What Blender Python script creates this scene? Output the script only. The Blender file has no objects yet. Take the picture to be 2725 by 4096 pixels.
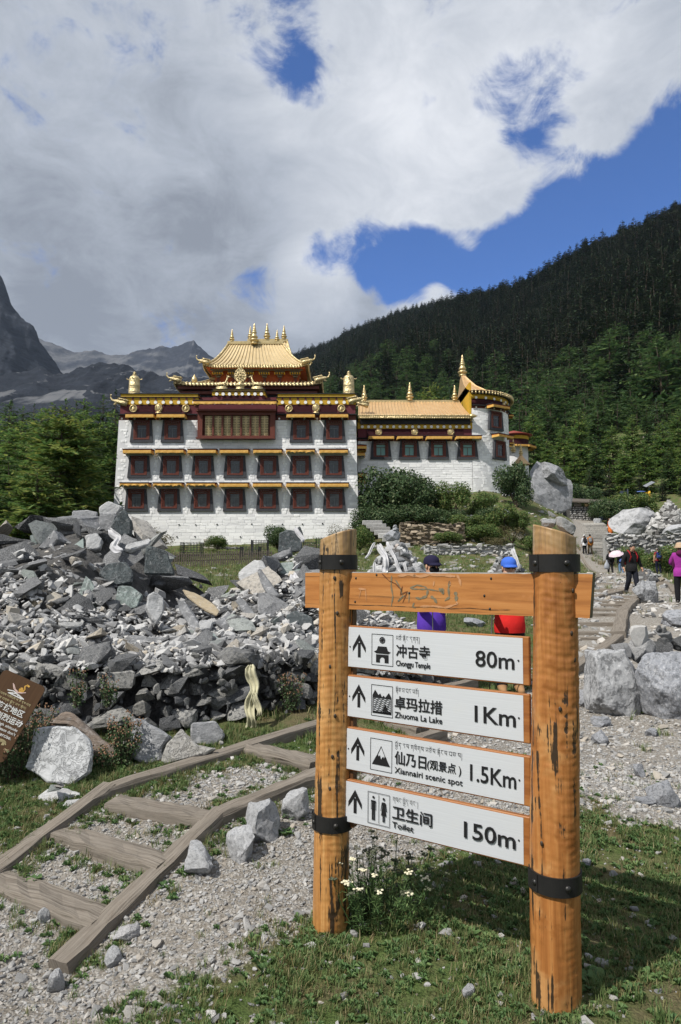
import bpy, bmesh, math, random
import numpy as np
from mathutils import Vector, Matrix, Euler, noise as mn

S = bpy.context.scene
COL = S.collection
R = math.radians
F = 2731.0                      # focal length in photograph pixels (2725 x 4096)
PIT = math.atan(220 / 2731)     # camera tilts up a little
CZ = 1.65

# ------------------------------------------------------------------ camera
cam_d = bpy.data.cameras.new('camera')
cam = bpy.data.objects.new('camera', cam_d); COL.objects.link(cam)
cam_d.sensor_fit = 'VERTICAL'; cam_d.sensor_height = 36; cam_d.lens = 24
cam_d.clip_start = .05; cam_d.clip_end = 30000
cam.location = (0, 0, CZ); cam.rotation_euler = (math.pi / 2 + PIT, 0, 0)
S.camera = cam

def ray(px, py):
    u = (px - 1362.5) / F; v = (2048 - py) / F
    return np.array([u, math.cos(PIT) - v * math.sin(PIT), math.sin(PIT) + v * math.cos(PIT)])
def at(px, py, Y):
    d = ray(px, py); return Vector((0, 0, CZ)) + Vector(d * (Y / d[1]))
def atz(px, py, z):
    d = ray(px, py); return Vector((0, 0, CZ)) + Vector(d * ((z - CZ) / d[2]))

# ------------------------------------------------------------------ light and sky
SUN_EL = 51.0
sun_h = Vector((-.79, -.61)).normalized()            # towards the sun, on the ground plane
sun_v = Vector((sun_h.x * math.cos(R(SUN_EL)), sun_h.y * math.cos(R(SUN_EL)), math.sin(R(SUN_EL))))
sd = bpy.data.lights.new('sun', 'SUN'); sun = bpy.data.objects.new('sun', sd); COL.objects.link(sun)
sd.energy = 4.9; sd.angle = R(.55); sd.color = (1, .955, .88)
sun.rotation_euler = (-sun_v).to_track_quat('-Z', 'Y').to_euler(); sun.location = (-20, -20, 40)

W = bpy.data.worlds.new('World'); S.world = W; W.use_nodes = True
nt = W.node_tree; nt.nodes.clear()
def N(t, tree=None, **kw):
    n = (tree or nt).nodes.new(t)
    for k, v in kw.items(): setattr(n, k, v)
    return n
def mth(op, a, b=None, tree=None, clamp=False):
    tr = tree or nt
    n = tr.nodes.new('ShaderNodeMath'); n.operation = op; n.use_clamp = clamp
    for i, v in enumerate((a, b)):
        if v is None: continue
        if isinstance(v, (int, float)): n.inputs[i].default_value = v
        else: tr.links.new(v, n.inputs[i])
    return n.outputs[0]
def smooth(val, a, b, lo=0., hi=1., tree=None):
    tr = tree or nt
    n = tr.nodes.new('ShaderNodeMapRange'); n.interpolation_type = 'SMOOTHSTEP'
    tr.links.new(val, n.inputs[0])
    for i, v in enumerate((a, b, lo, hi)): n.inputs[i + 1].default_value = v
    return n.outputs[0]
tc = N('ShaderNodeTexCoord'); D = tc.outputs['Generated']
sky = N('ShaderNodeTexSky', sky_type='NISHITA', sun_disc=False)
sky.sun_elevation = R(SUN_EL); sky.sun_rotation = math.atan2(sun_h.x, sun_h.y)
sky.altitude = 3900; sky.air_density = 1.0; sky.dust_density = .15; sky.ozone_density = 4.5
def wnoise(scale, detail, rough, off, zs=1.7, dist=.0):
    m = N('ShaderNodeMapping'); m.inputs['Scale'].default_value = (1, 1, zs); m.inputs['Location'].default_value = off
    nt.links.new(D, m.inputs[0])
    n = N('ShaderNodeTexNoise'); n.inputs['Scale'].default_value = scale; n.inputs['Detail'].default_value = detail
    n.inputs['Roughness'].default_value = rough; n.inputs['Distortion'].default_value = dist
    nt.links.new(m.outputs[0], n.inputs['Vector']); return n.outputs['Fac']
def gauss(px, py, deg, w):
    c = ray(px, py); c = c / np.linalg.norm(c)
    n = N('ShaderNodeVectorMath', operation='DOT_PRODUCT'); nt.links.new(D, n.inputs[0]); n.inputs[1].default_value = c
    return smooth(n.outputs['Value'], math.cos(R(deg)), 1.0, 0., w)
def total(lst):
    a = lst[0]
    for b in lst[1:]: a = mth('ADD', a, b)
    return a
GAPS = [(1300, -30, 4.2, .18), (1180, 60, 2.4, .12), (950, 170, 2.4, .14), (1150, 270, 3.0, .30), (1280, 330, 3.2, .28), (1310, 480, 2.6, .12),
        (2080, 420, 4.6, .24), (2170, 560, 3.8, .17), (2240, 680, 4.2, .18), (2560, 650, 4, .20), (2720, 620, 5, .24),
        (2400, 850, 6, .30), (2680, 860, 9, .40), (2150, 970, 5, .34), (1960, 1050, 4.6, .30), (1720, 1080, 4.8, .30), (1560, 1020, 4.6, .30), (1680, 1010, 3.6, .2), (1850, 1020, 4, .22),
        (1380, 1010, 4, .24), (1230, 1050, 3.2, .20), (1040, 1145, 3, .24), (1580, 1120, 3.4, .24), (2280, 1010, 6, .36), (2050, 1120, 4.4, .26)]
PUFF = [(1300, 1175, 3.2, .22), (1720, 1205, 3.4, .30), (1500, 1190, 3, .2), (1860, 1010, 1.6, .2), (1000, 900, 6, .14), (1450, 850, 6, .14), (1900, 760, 6, .18), (1500, 560, 8, .12), (2300, 470, 3, .12), (2420, 640, 3, .16), (2480, 560, 3, .12)]
shape = mth('ADD', mth('MULTIPLY', mth('SUBTRACT', wnoise(5.6, 15, .60, (1.3, 4.1, .6), 1.5, .45), .5), 1.25), .73)
fine = mth('MULTIPLY', mth('SUBTRACT', wnoise(13, 14, .68, (2.2, .3, 3.1), 1.3, .8), .5), .80)
cov = mth('ADD', mth('ADD', shape, fine), mth('SUBTRACT', total([gauss(*g) for g in PUFF]), mth('MULTIPLY', total([gauss(*g) for g in GAPS]), 1.02)))
alpha = smooth(cov, .30, .64)
lit = total([gauss(1350, 640, 12, .20), gauss(1950, 640, 13, .20), gauss(1750, 200, 16, .06), gauss(2300, 300, 16, .06), gauss(1250, 1160, 5, .35), gauss(600, 900, 9, .12), gauss(1700, 1190, 4, .3)])
shade = total([gauss(60, 1020, 8, .28), gauss(700, 1260, 15, .34), gauss(300, 300, 22, .10), gauss(500, 680, 14, .06), gauss(1500, 1330, 8, .22)])
tone = mth('ADD', mth('ADD', mth('MULTIPLY', mth('SUBTRACT', wnoise(3.0, 8, .55, (.4, 7.3, 2.2), 1.8, .3), .5), .7), mth('MULTIPLY', mth('SUBTRACT', wnoise(8.5, 15, .66, (3.4, 1.3, .2), 1.6, .5), .5), .95)), mth('SUBTRACT', lit, shade))
edge = smooth(cov, .45, .75, .07, -.02)
tone = mth('ADD', mth('ADD', tone, .48), edge, clamp=True)
cr = N('ShaderNodeValToRGB'); nt.links.new(tone, cr.inputs[0])
els = cr.color_ramp.elements
els[0].position = 0; els[0].color = (.24, .265, .31, 1)
els[1].position = 1; els[1].color = (.74, .76, .80, 1)
for p, c in ((.35, (.40, .435, .495, 1)), (.7, (.57, .60, .65, 1))):
    e = els.new(p); e.color = c
bg_s = N('ShaderNodeBackground'); bg_s.inputs[1].default_value = .145; tint = N('ShaderNodeMix', data_type='RGBA', blend_type='MULTIPLY'); tint.inputs[0].default_value = 1; tint.inputs[7].default_value = (.46, .80, 1.18, 1); nt.links.new(sky.outputs[0], tint.inputs[6]); nt.links.new(tint.outputs[2], bg_s.inputs[0])
bg_c = N('ShaderNodeBackground'); bg_c.inputs[1].default_value = .98; nt.links.new(cr.outputs[0], bg_c.inputs[0])
mix = N('ShaderNodeMixShader'); nt.links.new(alpha, mix.inputs[0]); nt.links.new(bg_s.outputs[0], mix.inputs[1]); nt.links.new(bg_c.outputs[0], mix.inputs[2])
out = N('ShaderNodeOutputWorld'); nt.links.new(mix.outputs[0], out.inputs[0])

S.view_settings.view_transform = 'Standard'; S.view_settings.look = 'None'
S.view_settings.exposure = 0.22; S.view_settings.gamma = 1
S.view_settings.use_curve_mapping = False
S.cycles.use_denoising = True
S.cycles.max_bounces = 6; S.cycles.volume_bounces = 1; S.cycles.volume_step_rate = 4; S.cycles.diffuse_bounces = 3; S.cycles.glossy_bounces = 2; S.cycles.transparent_max_bounces = 6

# ------------------------------------------------------------------ helpers
rng = np.random.default_rng(7)
rnd = random.Random(11)
def tag(o, label=None, cat=None, group=None, kind=None):
    if label: o['label'] = label
    if cat: o['category'] = cat
    if group: o['group'] = group
    if kind: o['kind'] = kind
    return o
def thing(name, label, cat, loc=(0, 0, 0), rz=0, group=None):
    o = bpy.data.objects.new(name, None); COL.objects.link(o); o.empty_display_size = .2
    o.location = loc; o.rotation_euler = (0, 0, rz)
    return tag(o, label, cat, group)
def link(name, me, parent=None, loc=None, rot=None, scl=None):
    o = bpy.data.objects.new(name, me); COL.objects.link(o)
    if parent: o.parent = parent
    if loc is not None: o.location = loc
    if rot is not None: o.rotation_euler = rot
    if scl is not None: o.scale = scl
    return o
def copy_tree(o, parent=None):
    c = o.copy(); COL.objects.link(c); c.parent = parent
    for ch in list(o.children): copy_tree(ch, c)
    return c
def wmat(o):
    m = Matrix.LocRotScale(o.location, o.rotation_euler, o.scale)
    return wmat(o.parent) @ m if o.parent else m

class MB:
    """collects shapes into one mesh"""
    def __init__(s): s.v = []; s.f = []; s.m = []
    def add(s, vs, fs, mi=0):
        b = len(s.v); s.v += [tuple(v) for v in vs]; s.f += [tuple(b + i for i in f) for f in fs]; s.m += [mi] * len(fs); return s
    def box(s, c, d, M=None, mi=0, taper=1.0):
        x, y, z = d[0] / 2, d[1] / 2, d[2] / 2
        vs = [Vector((sx * x * (taper if sz > 0 else 1), sy * y, sz * z)) for sz in (-1, 1) for sy in (-1, 1) for sx in (-1, 1)]
        c = Vector(c)
        vs = [(M @ v if M else v) + c for v in vs]
        return s.add(vs, [(0, 2, 3, 1), (4, 5, 7, 6), (0, 1, 5, 4), (2, 6, 7, 3), (0, 4, 6, 2), (1, 3, 7, 5)], mi)
    def bar(s, a, b, w, h, mi=0, up=Vector((0, 0, 1))):
        a, b = Vector(a), Vector(b); d = (b - a); L = d.length; d.normalize()
        x = d.cross(up)
        x = x.normalized() if x.length > 1e-4 else Vector((1, 0, 0)); z = x.cross(d)
        M = Matrix((x, d, z)).transposed()
        return s.box((a + b) / 2, (w, L, h), M, mi)
    def tube(s, pts, rad, n=8, mi=0, cap=True):
        pts = [Vector(p) for p in pts]; rad = rad if hasattr(rad, '__len__') else [rad] * len(pts)
        vs = []; fs = []; ref = Vector((.3, .2, 1))
        for i, p in enumerate(pts):
            t = (pts[min(i + 1, len(pts) - 1)] - pts[max(i - 1, 0)]).normalized()
            x = t.cross(ref)
            if x.length < 1e-3: x = t.cross(Vector((1, 0, 0)))
            x.normalize(); y = t.cross(x)
            for k in range(n):
                a = 2 * math.pi * k / n; vs.append(p + (x * math.cos(a) + y * math.sin(a)) * rad[i])
        for i in range(len(pts) - 1):
            for k in range(n):
                fs.append((i * n + k, i * n + (k + 1) % n, (i + 1) * n + (k + 1) % n, (i + 1) * n + k))
        if cap: fs += [tuple(range(n - 1, -1, -1)), tuple(range((len(pts) - 1) * n, len(pts) * n))]
        return s.add(vs, fs, mi)
    def lathe(s, prof, c=(0, 0, 0), n=16, mi=0, sx=1, sy=1, a0=0, a1=2 * math.pi):
        full = abs(a1 - a0 - 2 * math.pi) < 1e-6; m = n if full else n + 1
        vs = [(c[0] + r * math.cos(a0 + (a1 - a0) * k / n) * sx, c[1] + r * math.sin(a0 + (a1 - a0) * k / n) * sy, c[2] + z) for r, z in prof for k in range(m)]
        fs = []
        for i in range(len(prof) - 1):
            for k in range(n):
                k2 = (k + 1) % m
                fs.append((i * m + k, i * m + k2, (i + 1) * m + k2, (i + 1) * m + k))
        return s.add(vs, fs, mi)
    def ell(s, c, r, n=10, m=7, M=None, mi=0):
        vs = []; c = Vector(c)
        for i in range(m + 1):
            t = math.pi * i / m
            for k in range(n):
                a = 2 * math.pi * k / n
                v = Vector((r[0] * math.sin(t) * math.cos(a), r[1] * math.sin(t) * math.sin(a), r[2] * math.cos(t)))
                vs.append((M @ v if M else v) + c)
        fs = [(i * n + k, (i + 1) * n + k, (i + 1) * n + (k + 1) % n, i * n + (k + 1) % n) for i in range(m) for k in range(n)]
        return s.add(vs, fs, mi)
    def prism(s, poly, n, mi=0):
        """closed polygon (list of Vectors, any plane) extruded by vector n"""
        k = len(poly); poly = [Vector(p) for p in poly]; n = Vector(n)
        return s.add(poly + [p + n for p in poly], [tuple(range(k)), tuple(range(2 * k - 1, k - 1, -1))] + [(i, (i + 1) % k, k + (i + 1) % k, k + i) for i in range(k)][::1], mi)
    def mesh(s, name, mats, smooth=False, bevel=0):
        me = bpy.data.meshes.new(name); me.from_pydata(s.v, [], s.f)
        mats = mats if isinstance(mats, (list, tuple)) else [mats]
        for m in mats: me.materials.append(m)
        if len(mats) > 1: me.polygons.foreach_set('material_index', s.m)
        bm = bmesh.new(); bm.from_mesh(me)
        if bevel:
            es = [e for e in bm.edges if len(e.link_faces) == 2 and e.calc_face_angle(0) > .6]
            bmesh.ops.bevel(bm, geom=es, offset=bevel, segments=1, affect='EDGES', profile=.5, clamp_overlap=True)
        bmesh.ops.recalc_face_normals(bm, faces=bm.faces); bm.to_mesh(me); bm.free()
        if smooth: me.polygons.foreach_set('use_smooth', [True] * len(me.polygons))
        me.update(); return me
    def build(s, name, mats, parent=None, smooth=False, bevel=0, local=False):
        if parent and not local:
            Mi = wmat(parent).inverted(); s.v = [tuple(Mi @ Vector(v)) for v in s.v]
        return link(name, s.mesh(name, mats, smooth, bevel), parent)

def np_mesh(name, V, Fc, mat, smooth=False):
    """V (n,3) array, Fc (m,k) int array of equal polygons"""
    me = bpy.data.meshes.new(name); V = np.asarray(V, np.float32); Fc = np.asarray(Fc, np.int32)
    me.vertices.add(len(V)); me.vertices.foreach_set('co', V.ravel())
    k = Fc.shape[1]; me.loops.add(Fc.size); me.loops.foreach_set('vertex_index', Fc.ravel())
    me.polygons.add(len(Fc)); me.polygons.foreach_set('loop_start', np.arange(0, Fc.size, k, dtype=np.int32))
    me.update(calc_edges=True)
    if mat: me.materials.append(mat)
    if smooth: me.polygons.foreach_set('use_smooth', [True] * len(me.polygons))
    return me

# ------------------------------------------------------------------ materials
def newmat(name):
    m = bpy.data.materials.new(name); m.use_nodes = True; t = m.node_tree; t.nodes.clear()
    o = t.nodes.new('ShaderNodeOutputMaterial'); b = t.nodes.new('ShaderNodeBsdfPrincipled'); t.links.new(b.outputs[0], o.inputs[0])
    return m, t, b, o
def ramp(t, fac, stops, interp='LINEAR'):
    r = t.nodes.new('ShaderNodeValToRGB'); e = r.color_ramp.elements; r.color_ramp.interpolation = interp
    e[0].position, e[0].color = stops[0][0], (*stops[0][1], 1); e[1].position, e[1].color = stops[-1][0], (*stops[-1][1], 1)
    for p, c in stops[1:-1]: q = e.new(p); q.color = (*c, 1)
    if fac is not None: t.links.new(fac, r.inputs[0])
    return r.outputs[0]
def coords(t, kind='Object', scale=(1, 1, 1)):
    c = t.nodes.new('ShaderNodeTexCoord'); m = t.nodes.new('ShaderNodeMapping'); m.inputs['Scale'].default_value = scale
    t.links.new(c.outputs[kind], m.inputs[0]); return m.outputs[0]
def tnoise(t, vec, scale, detail=5, rough=.55, dist=0.):
    n = t.nodes.new('ShaderNodeTexNoise'); n.inputs['Scale'].default_value = scale; n.inputs['Detail'].default_value = detail
    n.inputs['Roughness'].default_value = rough; n.inputs['Distortion'].default_value = dist
    t.links.new(vec, n.inputs['Vector']); return n.outputs['Fac']
def bump(t, b, h, strength, dist):
    n = t.nodes.new('ShaderNodeBump'); n.inputs['Strength'].default_value = strength; n.inputs['Distance'].default_value = dist
    t.links.new(h, n.inputs['Height']); t.links.new(n.outputs[0], b.inputs['Normal']); return n
def mixc(t, fac, a, b, mode='MIX'):
    n = t.nodes.new('ShaderNodeMix'); n.data_type = 'RGBA'; n.blend_type = mode
    for i, v in ((0, fac), (6, a), (7, b)):
        if isinstance(v, (int, float)): n.inputs[i].default_value = v
        elif isinstance(v, tuple): n.inputs[i].default_value = (*v, 1)
        else: t.links.new(v, n.inputs[i])
    return n.outputs[2]
def rand01(t, island=True):
    oi = t.nodes.new('ShaderNodeObjectInfo'); r = oi.outputs['Random']
    if island:
        g = t.nodes.new('ShaderNodeNewGeometry'); r = mth('FRACT', mth('ADD', r, g.outputs['Random Per Island'], t), None, t)
    return r
def simple(name, c0, c1=None, scale=6, rough=.7, metal=0., bmp=.15, bdist=.01, vec='Object', vscale=(1, 1, 1), detail=5, spec=.3):
    m, t, b, o = newmat(name); v = coords(t, vec, vscale)
    c1 = c1 or tuple(x * .75 for x in c0)
    n = tnoise(t, v, scale, detail)
    t.links.new(ramp(t, n, [(.3, c1), (.7, c0)]), b.inputs['Base Color'])
    b.inputs['Roughness'].default_value = rough; b.inputs['Metallic'].default_value = metal; b.inputs['Specular IOR Level'].default_value = spec
    if bmp: bump(t, b, tnoise(t, v, scale * 3, 4), bmp, bdist)
    return m
def rock_mat(name, stops, dark=.5, light=.35, scale=1.0, green=False):
    """stops: colour per stone, then patches of dark weathering and pale scars"""
    m, t, b, o = newmat(name); v = coords(t, 'Object')
    r = rand01(t); base = ramp(t, r, stops)
    off = t.nodes.new('ShaderNodeVectorMath'); off.operation = 'ADD'; t.links.new(v, off.inputs[0])
    cmb = t.nodes.new('ShaderNodeCombineXYZ'); t.links.new(mth('MULTIPLY', r, 37., t), cmb.inputs[0]); t.links.new(cmb.outputs[0], off.inputs[1]); v = off.outputs[0]
    n1 = tnoise(t, v, 3.2 * scale, 7, .62, .3); n2 = tnoise(t, v, 11 * scale, 8, .7, .5)
    c = mixc(t, smooth(n1, .47, .60, 0, dark, t), base, (.055, .058, .062))
    c = mixc(t, smooth(n2, .50, .64, 0, light, t), c, (.60, .60, .61))
    st = tnoise(t, coords(t, 'Object', (1.5, 9, 9)), 2.4 * scale, 6, .6, 1.2)
    c = mixc(t, smooth(st, .60, .68, 0, .22, t), c, (.07, .075, .08))
    t.links.new(c, b.inputs['Base Color']); b.inputs['Roughness'].default_value = .86; b.inputs['Specular IOR Level'].default_value = .22
    h = mth('ADD', mth('MULTIPLY', n2, .5, t), mth('MULTIPLY', tnoise(t, v, 40 * scale, 6, .7), .35, t), t)
    bump(t, b, mth('ADD', h, mth('MULTIPLY', st, .5, t), t), .8, .05 / scale)
    return m
def leaf_mat(name, stops, trans=.3, rough=.6):
    m, t, b, o = newmat(name)
    c = ramp(t, rand01(t), stops); t.links.new(c, b.inputs['Base Color']); b.inputs['Roughness'].default_value = rough; b.inputs['Specular IOR Level'].default_value = .25
    if trans:
        tr = t.nodes.new('ShaderNodeBsdfTranslucent'); t.links.new(c, tr.inputs[0]); mx = t.nodes.new('ShaderNodeMixShader'); mx.inputs[0].default_value = trans
        t.links.new(b.outputs[0], mx.inputs[1]); t.links.new(tr.outputs[0], mx.inputs[2]); t.links.new(mx.outputs[0], o.inputs[0])
    return m
def flat(name, c, rough=.6, metal=0., spec=.3):
    m, t, b, o = newmat(name); b.inputs['Base Color'].default_value = (*c, 1); b.inputs['Roughness'].default_value = rough
    b.inputs['Metallic'].default_value = metal; b.inputs['Specular IOR Level'].default_value = spec; return m

GREYS = [(0, (.045, .046, .048)), (.25, (.10, .102, .105)), (.48, (.17, .172, .176)), (.62, (.26, .26, .262)), (.72, (.19, .215, .20)), (.82, (.36, .358, .352)), (.92, (.32, .275, .21)), (1, (.48, .475, .465))]
PALES = [(0, (.17, .17, .17)), (.3, (.33, .325, .315)), (.7, (.43, .422, .408)), (.88, (.37, .325, .265)), (1, (.55, .54, .525))]
M_ROCK = rock_mat('grey_rubble', GREYS, .45, .35, 4)
M_PALE = rock_mat('pale_gravel', PALES, .2, .3, 10)
M_BOULD = rock_mat('grey_boulder', [(0, (.24, .25, .265)), (1, (.36, .365, .375))], .62, .5, 3.0)
M_WALLST = rock_mat('dark_wall_stone', [(0, (.05, .052, .056)), (.4, (.11, .112, .116)), (.75, (.20, .195, .18)), (1, (.30, .295, .28))], .75, .3, 4)

# ------------------------------------------------------------------ rock shapes
def rock_mesh(seed, dims=(1, 1, 1), mat=None, n=16, cuts=0, rough=0., name='stone'):
    r = random.Random(seed); bm = bmesh.new()
    for i in range(n):
        p = Vector((r.uniform(-1, 1), r.uniform(-1, 1), r.uniform(-1, 1)))
        q = max(abs(p.x), abs(p.y), abs(p.z)); p = p / q * r.uniform(.8, 1.) if r.random() < .55 else p.normalized() * r.uniform(.85, 1.05)
        bm.verts.new((p.x * dims[0] / 2, p.y * dims[1] / 2, p.z * dims[2] / 2))
    bmesh.ops.convex_hull(bm, input=bm.verts); bmesh.ops.delete(bm, geom=[v for v in bm.verts if not v.link_faces], context='VERTS')
    if cuts:
        for _ in range(cuts):
            bmesh.ops.subdivide_edges(bm, edges=bm.edges[:], cuts=1, use_grid_fill=True); bmesh.ops.triangulate(bm, faces=bm.faces[:])
        s = max(dims); o = Vector((seed * 3.17, seed * 1.3, seed * .7))
        for v in bm.verts:
            q = v.co / s; d = mn.fractal(q * 3 + o, .9, 2.1, 5) * rough + mn.noise(q * 1.5 + o) * rough * 1.3
            v.co += v.co.normalized() * d * s
    bmesh.ops.recalc_face_normals(bm, faces=bm.faces)
    me = bpy.data.meshes.new(name); bm.to_mesh(me); bm.free()
    if mat: me.materials.append(mat)
    return me
def chisel(seed, dims=(1, 1, 1), mat=None, planes=13, lev=3, rough=.03, name='rock', smooth_=False):
    """rounded block cut by random planes, then roughened: a weathered boulder"""
    r = random.Random(seed * 13 + 5); bm = bmesh.new(); bmesh.ops.create_icosphere(bm, subdivisions=lev, radius=.62)
    P = []
    for _ in range(planes):
        n = Vector((r.gauss(0, 1), r.gauss(0, 1), r.gauss(0, .8))).normalized(); P.append((n, r.uniform(.33, .50)))
    P += [(Vector((0, 0, -1)), .42), (Vector((0, 0, 1)), r.uniform(.40, .5)), (Vector((r.uniform(-.3, .3), -1, r.uniform(-.1, .3))).normalized(), .42)]
    o = Vector((seed * 3.17, seed * 1.3, seed * .7))
    for v in bm.verts:
        for n, d in P:
            q = v.co.dot(n) - d
            if q > 0: v.co -= n * q * .97
    for v in bm.verts:
        q = v.co; d = mn.fractal(q * 4 + o, .85, 2.1, 5) * rough + mn.noise(q * 2 + o) * rough * 1.2
        v.co = q + q.normalized() * d
    co = [v.co for v in bm.verts]; lo = Vector([min(c[k] for c in co) for k in range(3)]); hi = Vector([max(c[k] for c in co) for k in range(3)])
    for v in bm.verts: v.co = Vector([((v.co[k] - lo[k]) / (hi[k] - lo[k]) - .5) * dims[k] for k in range(3)])
    me = bpy.data.meshes.new(name); bm.to_mesh(me); bm.free()
    if mat: me.materials.append(mat)
    return me
ROCKS = [chisel(i, (1, rnd.uniform(.6, 1), rnd.uniform(.4, .8)), M_ROCK, 11, 2, .03) for i in range(9)]
ANG = [rock_mesh(20 + i, (1, rnd.uniform(.6, 1), rnd.uniform(.3, .7)), M_ROCK, 12, 2, .03) for i in range(9)]
SLABS = [rock_mesh(40 + i, (1, rnd.uniform(.5, .9), rnd.uniform(.12, .3)), M_ROCK, 13, 2, .025) for i in range(7)]
PEBB = [rock_mesh(80 + i, (1, rnd.uniform(.6, 1), rnd.uniform(.35, .8)), M_PALE, 12) for i in range(7)]
BLOCKS = [rock_mesh(120 + i, (1, .7, rnd.uniform(.35, .6)), M_WALLST, 20, 1, .03) for i in range(7)]

def scatter(name, P, rot, scl, var, metas, label=None, cat=None, kind='stuff', parent=None):
    """one object whose points carry copies of the meshes (for what nobody could count)"""
    P = np.asarray(P, np.float32); n = len(P); me = bpy.data.meshes.new(name); me.vertices.add(n); me.vertices.foreach_set('co', P.ravel())
    scl = np.asarray(scl, np.float32); scl = np.repeat(scl[:, None], 3, 1) if scl.ndim == 1 else scl
    for nm, ty, arr in (('rot', 'FLOAT_VECTOR', np.asarray(rot, np.float32)), ('scl', 'FLOAT_VECTOR', scl)):
        a = me.attributes.new(nm, ty, 'POINT'); a.data.foreach_set('vector', arr.ravel())
    a = me.attributes.new('var', 'INT', 'POINT'); a.data.foreach_set('value', np.asarray(var, np.int32))
    o = link(name, me, parent); tag(o, label, cat, None, kind)
    g = bpy.data.node_groups.new(name, 'GeometryNodeTree')
    g.interface.new_socket('Geometry', in_out='INPUT', socket_type='NodeSocketGeometry'); g.interface.new_socket('Geometry', in_out='OUTPUT', socket_type='NodeSocketGeometry')
    gi = g.nodes.new('NodeGroupInput'); go = g.nodes.new('NodeGroupOutput'); L = g.links.new
    m2p = g.nodes.new('GeometryNodeMeshToPoints'); L(gi.outputs[0], m2p.inputs[0])
    iop = g.nodes.new('GeometryNodeInstanceOnPoints'); L(m2p.outputs[0], iop.inputs['Points']); iop.inputs['Pick Instance'].default_value = True
    jn = g.nodes.new('GeometryNodeJoinGeometry')
    for m in metas:
        po = bpy.data.objects.new('shape', m); oi = g.nodes.new('GeometryNodeObjectInfo'); oi.inputs['Object'].default_value = po; oi.inputs['As Instance'].default_value = True
        L(oi.outputs['Geometry'], jn.inputs[0])
    L(jn.outputs[0], iop.inputs['Instance'])
    def attr(nm, ty):
        q = g.nodes.new('GeometryNodeInputNamedAttribute'); q.data_type = ty; q.inputs[0].default_value = nm; return q.outputs[0]
    L(attr('rot', 'FLOAT_VECTOR'), iop.inputs['Rotation']); L(attr('scl', 'FLOAT_VECTOR'), iop.inputs['Scale']); L(attr('var', 'INT'), iop.inputs['Instance Index'])
    L(iop.outputs[0], go.inputs[0])
    md = o.modifiers.new('scatter', 'NODES'); md.node_group = g
    return o
# ------------------------------------------------------------------ terrain height
RAIL_R = [(235, 3840, -.02), (868, 3240, .24), (1265, 3080, .32), (1760, 2915, .34)]     # photograph pixel and height of each beam's top
RAIL_L = [(-90, 3510, .08), (425, 3140, .29), (1265, 2885, .40), (1890, 2712, .42)]
STEPS = [((452, 3190, .25), (868, 3262, .22)), ((210, 3305, .17), (668, 3435, .14)), ((-40, 3485, .08), (420, 3655, .04)), ((1000, 2975, .35), (1270, 3040, .33)), ((1480, 2850, .37), (1690, 2905, .35))]
_near = []
for _r in (RAIL_R, RAIL_L):
    for (a0, b0, c0_), (a1, b1, c1_) in zip(_r[:-1], _r[1:]):
        for q in (0, .33, .67):
            w_ = atz(a0 + (a1 - a0) * q, b0 + (b1 - b0) * q, c0_ + (c1_ - c0_) * q); _near.append((w_.x, w_.y, w_.z - .10))
for _a, _b in STEPS:
    w_ = (atz(*_a) + atz(*_b)) / 2; _near.append((w_.x, w_.y, w_.z - .085))
CTRL = np.array(_near + [
 (-3, -2, -.1), (3, -2, -.1), (0, 0, -.02), (-1.6, 2.4, .0), (0, 2.2, 0), (-.06, 3.25, 0), (.8, 2.7, 0), (2, 2.6, 0), (2.2, 3.6, .02), (3.5, 4, .05), (.7, 3.8, .04),
 (-2.4, 3.0, .0), (-2.6, 4.4, .14), (-2.2, 5.2, .22), (-1.2, 5.3, .26), (-.45, 3.55, .06), (.35, 4.2, .12), (-3.4, 4.9, .2), (-4.5, 5.2, .25), (-.3, 5.9, .38), (1.4, 4.6, .16), (2, 5.5, .12), (3, 6, .15), (1, 6.5, .22), (2.2, 8.6, .10), (1.15, 8.5, .09), (4.2, 11.1, .32), (3.4, 8.6, .2), (4.2, 7.2, .25), (8, 14, .5), (10, 23.4, .75), (9.1, 18.3, .7),
 (0, 9, .5), (0, 15, .62), (-3, 18, .9), (-8, 12, .6), (-6, 5, .3), (-12, 20, 1.0), (2, 22, .75), (5, 24, .75), (17, 40, 1.15), (18.8, 46, 1.0), (0, 40, 1.72), (-15, 40, 1.72), (-10, 60, 3.4), (1, 58, 3.2), (-25, 61, 3.5), (-8, 50, 2.3),
 (-40, 70, 6), (-60, 110, 16), (-30, 100, 10), (5, 55, 3.2), (12, 55, 3.3), (9, 58.5, 4.9), (4, 60, 4.6), (14, 59, 5.2), (9, 67, 8.6), (15, 68, 9.2), (20, 72, 9), (3, 68, 8), (18, 62, 6.2), (16, 56.5, 3.6),
 (21.5, 57, 2.3), (22, 60, 3), (27, 75, 5.6), (31, 88, 7.9), (24.4, 66, 5.2), (30, 66, 4.0), (32, 58, 3.0), (28, 52, 2.0), (45, 60, 4.6), (36, 68, 5.6), (25, 47, 1.4), (40, 40, 2.5), (20, 30, .95), (20, 22, .9), (40, 80, 7.6), (60, 100, 14), (36, 100, 10), (15, 100, 12), (-10, 90, 8),
 (0, 150, 16), (80, 180, 40), (-80, 180, 30), (0, 400, 30), (600, 300, 60), (-600, 300, 60), (0, 1500, 60), (-1500, 1500, 80), (1500, 1500, 80), (0, -60, -4), (-60, 0, 0), (60, 0, 2), (0, -800, -20), (2000, -300, 0), (-2000, -300, 0)], float)
def _k(d): return d
_A = np.sqrt(((CTRL[:, None, :2] - CTRL[None, :, :2]) ** 2).sum(2)); _n = len(CTRL)
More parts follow.
